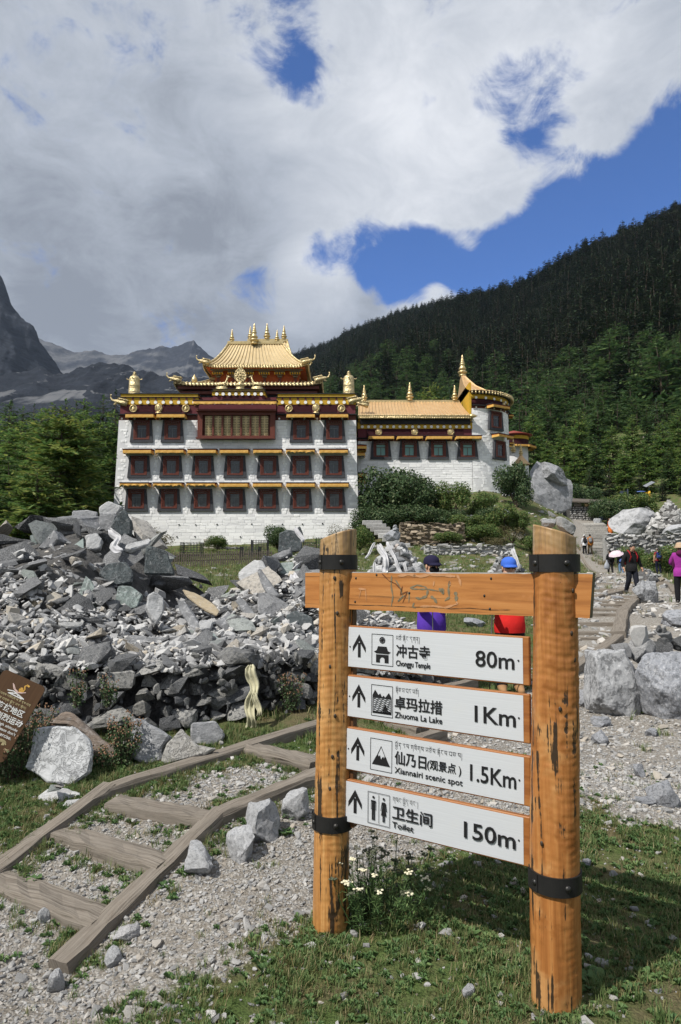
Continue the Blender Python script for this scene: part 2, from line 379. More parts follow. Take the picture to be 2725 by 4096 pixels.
_M = np.zeros((_n + 3, _n + 3)); _M[:_n, :_n] = _A; _M[:_n, _n] = 1; _M[:_n, _n + 1:] = CTRL[:, :2]; _M[_n, :_n] = 1; _M[_n + 1:, :_n] = CTRL[:, :2].T
_W = np.linalg.solve(_M, np.concatenate([CTRL[:, 2], [0, 0, 0]]))
_ph = rng.uniform(0, 6.28, (10, 2)); _dr = rng.uniform(0, 6.28, 10)
def bumps(x, y):
    z = 0
    for i in range(10):
        wl = (.5, .8, 1.3, 2.3, 4, 7, 12, 20, .33, .22)[i]; a = .011 * wl ** .75 * (1 if wl < 5 else .8) * np.clip((np.abs(x) + np.abs(y)) / 18, .3, 1)
        fade = 1 if wl > 2 else np.clip(12 / (np.abs(x) + np.abs(y) + 1), 0, 1)
        z = z + fade * a * np.sin((x * math.cos(_dr[i]) + y * math.sin(_dr[i])) * 6.28 / wl + _ph[i, 0] + 1.3 * np.sin((x * math.sin(_dr[i]) - y * math.cos(_dr[i])) * 4.1 / wl + _ph[i, 1]))
    return z
def TZ(x, y):
    x = np.asarray(x, float); y = np.asarray(y, float); sh = x.shape; X = x.ravel(); Y = y.ravel(); out = np.empty(len(X))
    for i in range(0, len(X), 20000):
        q = np.stack([X[i:i + 20000], Y[i:i + 20000]], 1)
        d = np.sqrt(((q[:, None] - CTRL[None, :, :2]) ** 2).sum(2))
        out[i:i + 20000] = d @ _W[:_n] + _W[_n] + q @ _W[_n + 1:]
    return (out + bumps(X, Y)).reshape(sh)
def tz(x, y): return float(TZ(np.array([x]), np.array([y]))[0])
def gp(px, py, lift=0.):
    """ground point under a photograph pixel"""
    d = ray(px, py); t = 1.2; prev = t
    while t < 400:
        p = np.array([0, 0, CZ]) + d * t
        if p[2] <= tz(p[0], p[1]) + lift:
            lo, hi = prev, t
            for _ in range(18):
                m = (lo + hi) / 2; p = np.array([0, 0, CZ]) + d * m
                if p[2] <= tz(p[0], p[1]) + lift: hi = m
                else: lo = m
            return Vector(np.array([0, 0, CZ]) + d * hi)
        prev = t; t *= 1.03
    return Vector(np.array([0, 0, CZ]) + d * 60)
def seg_d(x, y, P):
    """distance of points to a polyline"""
    best = np.full(np.shape(x), 1e9)
    for (ax, ay), (bx, by) in zip(P[:-1], P[1:]):
        dx, dy = bx - ax, by - ay; t = np.clip(((x - ax) * dx + (y - ay) * dy) / (dx * dx + dy * dy), 0, 1)
        best = np.minimum(best, np.hypot(x - ax - t * dx, y - ay - t * dy))
    return best
def vnoise(x, y, s, seed=0):
    q = 0
    r = np.random.default_rng(seed)
    for i in range(6):
        a = r.uniform(0, 6.28); p = r.uniform(0, 6.28, 2); f = 6.28 / s * r.uniform(.6, 1.9)
        q = q + np.sin((x * math.cos(a) + y * math.sin(a)) * f + p[0] + 1.6 * np.sin((y * math.cos(a) - x * math.sin(a)) * f * .7 + p[1]))
    return q / 6
TRAIL = [tuple(gp(px * 1.738, py * 1.738).xy) for px, py in ((-60, 2330), (180, 2270), (420, 2120), (640, 2000), (880, 1885), (1120, 1830), (1400, 1760))]
PATH_A = [(-2.6, 2.7), (-1.55, 3.3), (-1.05, 3.83), (-.2, 4.5), (.9, 5.15), (2.2, 6.5), (3.4, 9), (4.6, 11.5), (7.5, 17), (9.6, 23), (14, 33), (18.4, 45), (21.2, 56), (22, 60), (24.4, 67), (27, 75), (31, 88), (33, 96)]
PATH_R = [(2.6, 4.8), (4.5, 7.2), (7.5, 12), (9.5, 17), (12, 21)]
def gravel_mask(x, y):
    a = .42 - seg_d(x, y, TRAIL) + .12 * vnoise(x, y, .7, 1)
    wid = np.clip(.54 + (y - 4) * .06, .54, 1.7)
    b = wid - seg_d(x, y, PATH_A) + .1 * vnoise(x, y, .5, 2)
    c = np.clip(.8 + (y - 4) * .12, .8, 2) - seg_d(x, y, PATH_R) + .55 * vnoise(x, y, 1.1, 3)
    g = np.maximum(np.maximum(a, b), c)
    far = -.25 + .5 * vnoise(x, y, 3.1, 5)
    g = np.maximum(g, np.where(y > 7, far, -1))
    return 1 / (1 + np.exp(-g * 14))

sx = np.linspace(-1, 1, 441); gx = .9 * np.sinh(8.6 * sx)
sy = np.linspace(-1, 1, 461); gy = 3.2 + .8 * np.sinh(8.7 * sy)
GX, GY = np.meshgrid(gx, gy); GZ = TZ(GX, GY)
nx, ny = len(gx), len(gy); ii = np.arange(nx * ny).reshape(ny, nx)
quads = np.stack([ii[:-1, :-1], ii[:-1, 1:], ii[1:, 1:], ii[1:, :-1]], -1).reshape(-1, 4)
mg, t, b, o = newmat('meadow_and_gravel'); v = coords(t, 'Object')
an = t.nodes.new('ShaderNodeAttribute'); an.attribute_name = 'gravel'; fac = an.outputs['Fac']
n1 = tnoise(t, v, 1.7, 8, .65); n2 = tnoise(t, v, 30, 8, .75); n3 = tnoise(t, v, .35, 6, .6)
vo = t.nodes.new('ShaderNodeTexVoronoi'); vo.inputs['Scale'].default_value = 75; t.links.new(v, vo.inputs['Vector'])
grav = mixc(t, smooth(n2, .42, .6, 0, 1, t), (.215, .192, .163), ramp(t, vo.outputs['Color'], [(.1, (.22, .205, .185)), (.5, (.34, .325, .30)), (.9, (.46, .445, .42))]))
gras = mixc(t, smooth(n1, .42, .62, 0, 1, t), ramp(t, n2, [(.3, (.05, .075, .022)), (.7, (.10, .145, .045))]), ramp(t, n2, [(.3, (.09, .075, .042)), (.7, (.17, .145, .08))]))
ff = mth('ADD', fac, mth('MULTIPLY', mth('SUBTRACT', n2, .5, t), .9, t), t)
t.links.new(mixc(t, smooth(ff, .35, .65, 0, 1, t), gras, grav), b.inputs['Base Color']); b.inputs['Roughness'].default_value = .95; b.inputs['Specular IOR Level'].default_value = .1
bump(t, b, mth('ADD', n2, mth('MULTIPLY', vo.outputs['Distance'], -.6, t), t), .8, .025)
me = np_mesh('ground', np.stack([GX, GY, GZ], -1).reshape(-1, 3), quads, mg, True)
a = me.attributes.new('gravel', 'FLOAT', 'POINT'); a.data.foreach_set('value', gravel_mask(GX, GY).ravel().astype(np.float32))
tag(link('ground', me), 'grassy stony mountain ground sloping up to the temple', 'ground', None, 'structure')

# ------------------------------------------------------------------ mountains
def fbm(x, y, z, o=6): return mn.fractal(Vector((x, y, z)), 1.0, 2.05, o)
def ridged(x, y, z): return mn.ridged_multi_fractal(Vector((x, y, z)), .9, 2.1, 6, 1.0, 2.0)
def mountain(name, ridge, Yfoot, zfoot, mat, label, seed, amp, nx=170, ny=90, fs=.004):
    """ridge: (px, py, distance) of the skyline; the face falls from it towards the valley"""
    P = np.array([at(*r) for r in ridge]); s = np.linspace(0, 1, len(P)); sn = np.linspace(0, 1, nx)
    RX, RY, RZ = (np.interp(sn, s, P[:, k]) for k in range(3))
    V = []
    for j in range(ny + 12):
        t_ = j / ny
        for i in range(nx):
            if t_ <= 1:
                q = 1 - t_; y = Yfoot + (RY[i] - Yfoot) * q; x = RX[i] * (.25 * y / RY[i] + .75) ; z = zfoot + (RZ[i] - zfoot) * (q ** 1.25)
            else:
                q = 1; y = RY[i] + (t_ - 1) * RY[i] * .9; x = RX[i]; z = RZ[i] - (t_ - 1) * RZ[i] * 2.2
            w = min(1, abs(1 - t_) * 3.5 + .16)
            h = (ridged(x * fs, y * fs * .7, z * fs * .35 + seed) - 1.0) * amp * w + fbm(x * fs * 5, y * fs * 5, z * fs * 4 + seed) * amp * .22 * w
            V.append((x, y, z + h))
    nyy = ny + 12; I = np.arange(nx * nyy).reshape(nyy, nx); Q = np.stack([I[:-1, :-1], I[1:, :-1], I[1:, 1:], I[:-1, 1:]], -1).reshape(-1, 4)
    return tag(link(name, np_mesh(name, V, Q, mat, False)), label, 'mountain', None, 'structure')
def cliff_mat(name, rockc, screec, flat_lo, flat_hi):
    m, t, b, o = newmat(name); v = coords(t, 'Object')
    g = t.nodes.new('ShaderNodeNewGeometry'); sp = t.nodes.new('ShaderNodeSeparateXYZ'); t.links.new(g.outputs['Normal'], sp.inputs[0])
    n = tnoise(t, v, .012, 10, .65); ns = tnoise(t, coords(t, 'Object', (1, 1, 4)), .02, 9, .7, .6)
    slope = mth('ADD', sp.outputs['Z'], mth('MULTIPLY', mth('SUBTRACT', n, .5, t), .5, t), t)
    c = mixc(t, smooth(slope, flat_lo, flat_hi, 0, 1, t), ramp(t, ns, [(.3, tuple(x * .55 for x in rockc)), (.55, rockc), (.75, tuple(x * 1.5 for x in rockc))]), ramp(t, n, [(.35, tuple(x * .7 for x in screec)), (.6, screec)]))
    t.links.new(c, b.inputs['Base Color']); b.inputs['Roughness'].default_value = .95; b.inputs['Specular IOR Level'].default_value = .1
    bump(t, b, mth('ADD', ns, tnoise(t, v, .08, 8, .7), t), 1.0, 9.)
    return m
M_CLIFF = cliff_mat('grey_cliff', (.048, .056, .072), (.11, .118, .13), .82, .97)
M_SCREE = cliff_mat('pale_scree_peak', (.040, .046, .060), (.12, .125, .135), .66, .84)
M_DARKF = cliff_mat('dark_foothill', (.026, .031, .042), (.15, .155, .165), .88, .98)
mountain('mountain', [(-1500, 500, 2500), (-900, 650, 2300), (-500, 780, 2100), (-250, 900, 2000), (-90, 1010, 1950), (0, 1140, 1950), (70, 1230, 1950), (130, 1310, 1960), (170, 1380, 1970), (215, 1440, 2000), (270, 1500, 2050), (330, 1600, 2100), (420, 1660, 2150)], 1150, 120, M_CLIFF, 'steep dark grey rock face falling from upper left into the valley', 3.3, 42, fs=.0045)
mountain('mountain', [(60, 1300, 4300), (180, 1370, 4300), (300, 1412, 4250), (420, 1415, 4200), (520, 1415, 4150), (600, 1405, 4100), (680, 1400, 4050), (730, 1378, 4000), (775, 1362, 4000), (805, 1390, 4000), (835, 1420, 4000), (900, 1470, 4050), (1000, 1500, 4100), (1150, 1540, 4200), (1400, 1560, 4300)], 2700, 330, M_SCREE, 'pale scree slopes and jagged peak under low cloud', 8.1, 34, fs=.0026)
mountain('mountain', [(-700, 1560, 1700), (-100, 1530, 1650), (120, 1500, 1600), (260, 1490, 1600), (360, 1480, 1600), (480, 1468, 1600), (560, 1500, 1600), (640, 1515, 1600), (760, 1500, 1600), (900, 1490, 1650), (1100, 1520, 1700), (1500, 1560, 1800)], 900, 110, M_DARKF, 'dark rocky foothill with pale gullies in front of the scree', 5.7, 26, fs=.006)

# ------------------------------------------------------------------ wooded hill
RID = [(900, 1500, 3000), (1150, 1440, 2500), (1250, 1412, 2200), (1400, 1345, 1900), (1565, 1292, 1600), (1740, 1238, 1400), (1910, 1206, 1200), (2085, 1160, 1050), (2260, 1095, 930), (2430, 1012, 850), (2600, 930, 800), (2725, 872, 770), (3000, 760, 720), (3500, 600, 650), (4300, 480, 560)]
HP = np.array([at(*r) for r in RID]); HS = np.linspace(0, 1, len(HP))
YB = np.interp([r[0] for r in RID], [900, 1500, 2100, 2725, 4300], [260, 200, 150, 135, 120])
HB = np.array([[(r[0] - 1362.5) / F * yb, yb, 9 + .02 * (yb - 100)] for r, yb in zip(RID, YB)])
def hill(s, t):
    r = np.stack([np.interp(s, HS, HP[:, k]) for k in range(3)], -1); bs = np.stack([np.interp(s, HS, HB[:, k]) for k in range(3)], -1)
    tt = t[..., None]; p = bs + (r - bs) * tt
    w = np.clip(np.minimum(tt[..., 0] * 4, (1 - tt[..., 0]) * 3 + .1), 0, 1)
    gul = np.sin(p[..., 0] * .016 + p[..., 1] * .006 + 1.5 * np.sin(p[..., 1] * .008)) * 14 + np.sin(p[..., 0] * .041 - p[..., 1] * .013) * 6
    p[..., 2] += gul * w
    return p
ss, ts = np.meshgrid(np.linspace(0, 1, 150), np.linspace(0, 1, 60)); HV = hill(ss, ts)
bk = HV[-1] + np.array([0, 500, -150]); HV = np.concatenate([HV, bk[None]])
I = np.arange(150 * 61).reshape(61, 150); Q = np.stack([I[:-1, :-1], I[:-1, 1:], I[1:, 1:], I[1:, :-1]], -1).reshape(-1, 4)
M_HILL = simple('brown_green_understorey', (.055, .045, .022), (.022, .030, .012), .02, .95, 0, .6, 3., detail=9, spec=.1)
tag(link('wooded_hill', np_mesh('wooded_hill', HV.reshape(-1, 3), Q, M_HILL, True)), 'steep hill covered in dark conifers behind the temple', 'hill', None, 'structure')

# ------------------------------------------------------------------ thin mountain air and a low cloud bank round the peaks
def volume_mat(name, col, dens, aniso=.2):
    m = bpy.data.materials.new(name); m.use_nodes = True; t = m.node_tree; t.nodes.clear(); o = t.nodes.new('ShaderNodeOutputMaterial'); v = t.nodes.new('ShaderNodeVolumePrincipled')
    v.inputs['Color'].default_value = (*col, 1); v.inputs['Density'].default_value = dens; v.inputs['Anisotropy'].default_value = aniso; t.links.new(v.outputs[0], o.inputs['Volume']); return m
zlo_ = float(GZ.min()) - 1; hz = MB().box((0, 3200, (zlo_ + 1950) / 2), (12000, 12000, 1950 - zlo_)); tag(link('haze', hz.mesh('haze', volume_mat('thin_blue_haze', (.56, .68, .90), 3.2e-5))), 'thin blue mountain haze over the whole valley', 'haze', None, 'stuff')
# ------------------------------------------------------------------ temple materials
M_WHITE = simple('whitewashed_stone', (.70, .70, .70), (.60, .60, .61), 1.6, .9, 0, .5, .02, detail=8, spec=.15)
m, t, b, o = newmat('whitewashed_masonry'); v = coords(t, 'Object'); n = tnoise(t, v, 1.3, 8, .65)
c = ramp(t, rand01(t), [(0, (.68, .68, .685)), (.3, (.78, .78, .78)), (1, (.86, .86, .855))]); t.links.new(mixc(t, smooth(n, .58, .78, 0, .3, t), c, (.60, .59, .57)), b.inputs['Base Color']); b.inputs['Roughness'].default_value = .9; b.inputs['Specular IOR Level'].default_value = .15; bump(t, b, tnoise(t, v, 3, 6), .4, .03); M_WHST = m
M_SLATE = simple('black_painted_surround', (.035, .037, .043), (.055, .057, .065), 5, .7, 0, .4, .015)
M_REDW = simple('red_brown_painted_wood', (.14, .036, .022), (.095, .025, .016), 7, .55, 0, .25, .01)
M_MAROON = simple('maroon_twig_frieze', (.060, .012, .016), (.030, .006, .009), 30, .95, 0, .9, .04)
M_MARW = simple('maroon_masonry', (.14, .034, .042), (.10, .026, .032), 4, .9, 0, .4, .02)
M_YEL = simple('ochre_yellow_paint', (.56, .35, .03), (.46, .27, .022), 5, .7, 0, .2, .01)
M_DARKW = simple('dark_weathered_slate', (.035, .032, .034), (.02, .02, .022), 6, .8, 0, .3, .01)
M_CLOTH = simple('gold_valance_cloth', (.74, .47, .15), (.60, .34, .08), 5, .8, 0, .1, .01, spec=.1)
M_ORCL = simple('orange_red_cloth', (.42, .09, .02), (.34, .06, .02), 5, .8, 0, .1, .01)
M_WDISC = flat('white_disc', (.80, .80, .78), .6)
M_GLASS = flat('dark_window_glass', (.030, .036, .042), .08, 0, .5)
M_MULL = flat('grey_window_bar', (.16, .17, .18), .5)
M_TEAL = flat('pale_teal_curtain', (.20, .36, .34), .8)
M_TILE = simple('ochre_gold_sheet', (.62, .43, .23), (.53, .345, .17), 1.4, .45, .4, .15, .01)
M_PGOLD = simple('pale_gilded_sheet', (.60, .48, .29), (.50, .385, .21), 1.4, .5, .4, .15, .01)
M_ORANGE = simple('orange_red_plaster', (.36, .085, .025), (.28, .06, .02), 3, .8)
M_BRKT = simple('teal_painted_bracket', (.06, .10, .11), (.20, .14, .06), 9, .6)
M_ROOFRED = simple('red_sheet_roof', (.24, .045, .03), (.19, .035, .025), 3, .6)
m, t, b, o = newmat('embossed_gold'); v = coords(t, 'Object'); n = tnoise(t, v, 9, 6, .6)
vo = t.nodes.new('ShaderNodeTexVoronoi'); vo.inputs['Scale'].default_value = 7.5; t.links.new(v, vo.inputs['Vector'])
t.links.new(ramp(t, n, [(.3, (.44, .34, .17)), (.7, (.68, .57, .33))]), b.inputs['Base Color']); b.inputs['Metallic'].default_value = .6; b.inputs['Roughness'].default_value = .42
bump(t, b, mth('ADD', n, vo.outputs['Distance'], t), .8, .05); M_GOLD = m
m, t, b, o = newmat('smooth_gold'); t.links.new(ramp(t, tnoise(t, coords(t), 4), [(.3, (.50, .38, .18)), (.7, (.68, .54, .29))]), b.inputs['Base Color']); b.inputs['Metallic'].default_value = .6; b.inputs['Roughness'].default_value = .36; M_GOLDS = m

YF = 61.0
hall = thing('temple', 'white three-storey temple hall with gilded roofs and maroon frieze', 'temple', (at(945, 2186, YF).x, YF + 8, 3.3))
def X(px, Y=YF): return at(px, 1850, Y).x
def Zp(py, Y=YF): return at(1362, py, Y).z
# wall core with a slight batter
zb, zt = 2.6, Zp(1678)
def battered(px0t, px1t, px0b, px1b, Y, zb_, zt_, depth, bat=.35):
    m_ = MB(); x0t, x1t, x0b, x1b = X(px0t, Y), X(px1t, Y), X(px0b, Y), X(px1b, Y)
    m_.add([(x0b, Y, zb_), (x1b, Y, zb_), (x1b, Y + depth, zb_), (x0b, Y + depth, zb_), (x0t, Y + bat, zt_), (x1t, Y + bat, zt_), (x1t, Y + depth, zt_), (x0t, Y + depth, zt_)], [(0, 1, 5, 4), (1, 2, 6, 5), (2, 3, 7, 6), (3, 0, 4, 7), (4, 5, 6, 7), (0, 3, 2, 1)]); return m_
BAT = .30
def yf(z): return YF + BAT * (z - zb) / (zt - zb)
battered(467, 1425, 453, 1438, YF, zb, zt, 17, BAT).build('wall', M_WHITE, hall)
# window openings kept free of masonry
WX2 = [556, 684.6, 812.7, 940.7, 1073.3, 1203.3, 1335.4]
ROWS = {1: (1768, [562, 686, 1204, 1337]), 2: (1911, WX2), 3: (2045, [549, 680, 811, 941, 1073, 1205, 1338])}
holes = []
for r_, (pb, xs) in ROWS.items():
    for px in xs: holes.append((X(px) - 1.2, X(px) + 1.2, Zp(pb) - .02, Zp(pb) + 2.45))
holes.append((X(786), X(1104), Zp(1757), zt + 1))
def stone_rects(x0, x1, z0, z1, hs, ws, r, holes=()):
    out = []; z = z0
    while z < z1:
        h = min(r.uniform(*hs), z1 - z + .001); x = x0
        while x < x1:
            w = min(r.uniform(*ws), x1 - x)
            if not any(x + w > a and x < b_ and z + h > c and z < d for a, b_, c, d in holes): out.append((x, z, w, h))
            elif w > .3:
                k = 4
                for q in range(k):
                    xx = x + w * q / k
                    if not any(xx + w / k > a and xx < b_ and z + h > c and z < d for a, b_, c, d in holes): out.append((xx, z, w / k, h))
            x += w
        z += h
    return out
STB = []
for sd_ in range(6):
    q_ = random.Random(sd_); b8 = MB().box((0, 0, 0), (1, 1, 1)); b8.v = [(x + q_.uniform(-.03, .01) * (1 if x > 0 else -1), y * q_.uniform(.6, 1.), z + q_.uniform(-.08, .02) * (1 if z > 0 else -1)) for x, y, z in b8.v]
    me_ = b8.mesh('stone', M_WHST, bevel=.045)
    bm9 = bmesh.new(); bm9.from_mesh(me_); bmesh.ops.triangulate(bm9, faces=bm9.faces[:]); bm9.to_mesh(me_); bm9.free(); STB.append(me_)
r_ = random.Random(5)
def masonry(parent, rects, yfun, proud, meshes, cap=300, nm='stone', joined='masonry', fit=(.985, .94)):
    rects = sorted(rects, key=lambda q: -q[2] * q[3]); Mi = wmat(parent).inverted(); V = []; T = []
    for i, (x, z, w, h) in enumerate(rects):
        pr = proud * r_.uniform(.3, 1.0); c = Vector((x + w / 2, yfun(x + w / 2, z + h / 2), z + h / 2)); me_ = meshes[i % len(meshes)]
        sc = (w * fit[0], pr * 2, h * fit[1])
        if i < cap: link(nm, me_, parent, Mi @ c, (0, r_.choice((0, math.pi)), 0), sc)
        else:
            bs = len(V); co = np.empty(len(me_.vertices) * 3); me_.vertices.foreach_get('co', co); co = co.reshape(-1, 3) * np.array(sc) + np.array(Mi @ c)
            V.append(co)
            off = masonry.n
            T += [tuple(off + k for k in p.vertices) for p in me_.polygons]; masonry.n += len(co)
    if V:
        o_ = link(joined, np_mesh(joined, np.concatenate(V), np.array(T), meshes[0].materials[0]), parent); o_['kind'] = 'stuff'
    masonry.n = 0
masonry.n = 0
rc = stone_rects(X(456) + .02, X(1436) - .02, 3.2, zt - .05, (.20, .34), (.4, 1.15), r_, holes)
rc = [q for q in rc if q[0] > X(453) + (X(467) - X(453)) * (q[1] + q[3] - zb) / (zt - zb) + .03 and q[0] + q[2] < X(1438) - (X(1438) - X(1425)) * (q[1] + q[3] - zb) / (zt - zb) - .03]
masonry(hall, rc, lambda x, z: yf(z), .034, STB)
# small drain holes in the wall
for px, py in ((572, 2097), (716, 2098), (783, 2099), (868, 2097), (1007, 2096), (1130, 2097), (1210, 2096), (1290, 2094), (708, 2147), (780, 2146), (868, 2146), (962, 2147)):
    p = at(px, py, YF); MB().box((p.x, yf(p.z) - .05, p.z), (.1, .06, .1)).build('drain_hole', M_DARKW, hall)

# ------------------------------------------------------------------ window and awning
def window_parts(wb, wt, h, glass=M_GLASS, mull=M_MULL):
    """origin at bottom centre on the wall face, facing -Y"""
    s = MB(); a = .26
    outer = [(-wb / 2, 0), (wb / 2, 0), (wt / 2, h), (-wt / 2, h)]; iw = wt - .30; inner = [(-iw / 2, a), (iw / 2, a), (iw / 2, h - .02), (-iw / 2, h - .02)]
    vs = [(x, -.17, z) for x, z in outer] + [(x, -.17, z) for x, z in inner] + [(x, .1, z) for x, z in outer] + [(x, .1, z) for x, z in inner]
    fs = []
    for i in range(4):
        j = (i + 1) % 4; fs += [(i, j, 4 + j, 4 + i), (i, 8 + i, 8 + j, j), (4 + i, 4 + j, 12 + j, 12 + i)]
    s.add(vs, fs); sur = s.mesh('window', M_SLATE)
    fr = MB()
    for k, (ins, yy, th) in enumerate(((0, -.15, .12), (.12, -.115, .10), (.22, -.08, .09))):
        w2 = iw / 2 - ins; zl, zh = a + ins * .35, h - .02 - ins * 1.5
        for c, d in (((-w2 + th / 2, yy, (zl + zh) / 2), (th, .09, zh - zl)), ((w2 - th / 2, yy, (zl + zh) / 2), (th, .09, zh - zl)), ((0, yy, zh - th / 2), (2 * w2 - 2 * th, .09, th)), ((0, yy, zl + .04), (2 * w2 - 2 * th, .09, .08))): fr.box(c, d)
    for k in range(9): fr.box((-iw / 2 + .1 + (iw - .2) * k / 8, -.20, h - .20), (.07, .05, .07))
    frm = fr.mesh('frame', M_REDW)
    w3 = iw / 2 - .31; zl, zh = a + .12, h - .02 - .43
    gl = MB().box((0, -.045, (zl + zh) / 2), (2 * w3 + .04, .02, zh - zl + .04)).mesh('pane', glass)
    mu = MB().box((0, -.065, zl + (zh - zl) * .36), (.045, .03, (zh - zl) * .72)).box((0, -.068, zl + (zh - zl) * .74), (2 * w3, .03, .05)).mesh('glazing_bar', mull)
    return sur, frm, gl, mu
def awning_parts(w, dep, seed, sag):
    r = random.Random(seed); roof = MB()
    roof.add([(-w / 2 - .06, .15, .07), (w / 2 + .06, .15, .07), (w / 2 + .06, -dep - .05, 0), (-w / 2 - .06, -dep - .05, 0), (-w / 2 - .06, .15, .15), (w / 2 + .06, .15, .15), (w / 2 + .06, -dep - .05, .06), (-w / 2 - .06, -dep - .05, .06)], [(0, 1, 2, 3), (4, 7, 6, 5), (0, 4, 5, 1), (1, 5, 6, 2), (2, 6, 7, 3), (3, 7, 4, 0)])
    rm = roof.mesh('awning', M_DARKW)
    fa = MB()
    fa.box((0, -dep, -.035), (w, .03, .07)).box((-w / 2 + .015, -dep / 2, -.03), (.03, dep - .04, .10)).box((w / 2 - .015, -dep / 2, -.03), (.03, dep - .04, .10)); fm = fa.mesh('fascia', M_ORCL)
    V = []; nseg = 84; pth = [(-w / 2, y_) for y_ in np.linspace(0, -dep, 10)][:-1] + [(x_, -dep) for x_ in np.linspace(-w / 2, w / 2, nseg)] + [(w / 2, y_) for y_ in np.linspace(-dep, 0, 10)][1:]
    lift = [0.] * 8; ph = r.uniform(0, 6)
    for i, (x_, y_) in enumerate(pth):
        pl = .028 * (1 if i % 2 else -1); xx, yy = (x_, y_ + pl) if abs(x_) < w / 2 - .001 else (x_ + pl, y_)
        drop = .27 - sag * (.10 * abs(math.sin(x_ * 4.2 / w * 2 + ph)) + .07 * abs(math.sin(x_ * 9 + ph))) + r.uniform(-.012, .012)
        V += [(x_, y_ - .018, -.075), (xx, yy - .03, -.075 - drop * .5), (xx, yy - .02 - sag * .05 * math.sin(x_ * 9 + ph), -.075 - drop)]
    Fq = [(3 * i + k, 3 * i + 3 + k, 3 * i + 4 + k, 3 * i + 1 + k) for i in range(len(pth) - 1) for k in (0, 1)]
    vm = np_mesh('valance', V, Fq, M_CLOTH); return rm, fm, vm
AWN = [awning_parts(2.52, .95, k, sg) for k, sg in enumerate((0., .25, .1, .9, .8))]
WIN = window_parts(2.10, 1.74, 2.02)
WINR = {1: WIN, 2: WIN[:2] + window_parts(2.10, 1.74, 2.02, flat('grey_window_glass', (.06, .068, .074), .15, 0, .5))[2:], 3: WIN[:2] + window_parts(2.10, 1.74, 2.02, simple('curtained_window_glass', (.15, .155, .155), (.05, .055, .06), 1.8, .25, 0, 0))[2:]}
def put_window(parent, x, y, z, parts=WIN, rz=0, sc=1):
    Mi = wmat(parent).inverted(); w_ = link('window', parts[0], parent, Mi @ Vector((x, y, z)), (0, 0, rz), (sc, sc, sc))
    for n_, p_ in zip(('frame', 'pane', 'glazing_bar'), parts[1:]): link(n_, p_, w_)
    return w_
def put_awning(parent, x, y, z, k, rz=0, sc=1., rx=0):
    Mi = wmat(parent).inverted(); a_ = link('awning', AWN[k][0], parent, Mi @ Vector((x, y, z)), (rx, 0, rz), (sc, sc, sc))
    link('fascia', AWN[k][1], a_); link('valance', AWN[k][2], a_); return a_
AK = {1: [0, 0, 0, 0], 2: [0, 1, 2, 2, 1, 4, 1], 3: [3, 4, 3, 0, 2, 0, 0]}
for r1, (pb, xs) in ROWS.items():
    for k, px in enumerate(xs):
        z0 = Zp(pb); put_window(hall, X(px), yf(z0 + 1), z0, WINR[r1]); put_awning(hall, X(px), yf(z0 + 2.3), z0 + 2.46, AK[r1][k])
# awnings of the side windows, seen edge on beyond the corner
for py in (1790, 1900, 1985):
    for yy in (YF + 3.5, YF + 7.5): put_awning(hall, X(1432), yy, Zp(py, YF + 3.5), 0, R(90), .9)

# ------------------------------------------------------------------ frieze and parapet of the front
FRI = []
def frieze(parent, x0, x1, Y, zlo, zhi, medals, nd=10, deep=12, side=True, pk=None):
    """maroon twig frieze, ochre band with white discs, ledges; front face at Y"""
    H = zhi - zlo; za, zb_, zc, zd = zlo, zlo + H * .20, zlo + H * .60, zlo + H * .86
    cx, w = (x0 + x1) / 2, x1 - x0
    MB().box((cx, Y + deep / 2 + .06, (zlo + zb_) / 2), (w, deep, zb_ - zlo)).build('lower_band', M_REDW, parent)
    MB().box((cx, Y + deep / 2 - .12, zb_ + .05), (w + .3, deep + .2, .07)).build('ledge', M_DARKW, parent)
    MB().box((cx, Y + deep / 2, (zb_ + zc) / 2 + .04), (w - .05, deep, zc - zb_ - .09)).build('frieze', M_MARW, parent)
    k0 = len(medals)
    for a_, b_ in zip(([x0 + .9] + [q + .45 for q, _ in medals])[:k0 + 1], [q - .45 for q, _ in medals] + [x1 - .9]):
        if b_ - a_ > .4: MB().box(((a_ + b_) / 2, Y - .03, (zb_ + zc) / 2 + .1), (b_ - a_, .06, (zc - zb_) * .72)).build('twig_panel', M_MAROON, parent)
    MB().box((cx, Y + deep / 2 - .06, (zc + zd) / 2), (w + .05, deep, zd - zc)).build('ochre_band', M_YEL, parent)
    MB().box((cx, Y + deep / 2 - .08, zd + .03), (w + .2, deep + .2, .06)).build('ledge', M_DARKW, parent)
    MB().box((cx, Y + deep / 2 - .02, (zd + .06 + zhi) / 2), (w - .1, deep, zhi - zd - .06)).build('parapet', M_YEL, parent)
    MB().box((cx, Y + deep / 2 - .06, zhi + .03), (w + .1, deep + .1, .06)).build('parapet_cap', M_DARKW, parent)
    for k in range(nd):
        x = x0 + w * (k + .7) / (nd + .2)
        MB().box((x, Y - .08, zd - .10), (.16, .06, .36)).build('beam_end', M_REDW, parent)
        disc(parent, x, Y - .13, zc + (zd - zc) * .28, .15)
    for k in range(int(w / 1.15)):
        x = x0 + .2 + k * 1.15
        disc(parent, x, Y + .02, zlo + (zb_ - zlo) * .35, .09)
    for x, kd in medals: medal(parent, x, Y - .06, (zb_ + zc) / 2 + .1, kd)
def disc_mesh(r0, th, mat, n=16):
    m_ = MB(); vs = [(r0 * math.cos(6.283 * k / n), y_, r0 * math.sin(6.283 * k / n)) for y_ in (0, -th) for k in range(n)]
    m_.add(vs, [tuple(range(n)), tuple(range(2 * n - 1, n - 1, -1))] + [(k, (k + 1) % n, n + (k + 1) % n, n + k) for k in range(n)]); return m_
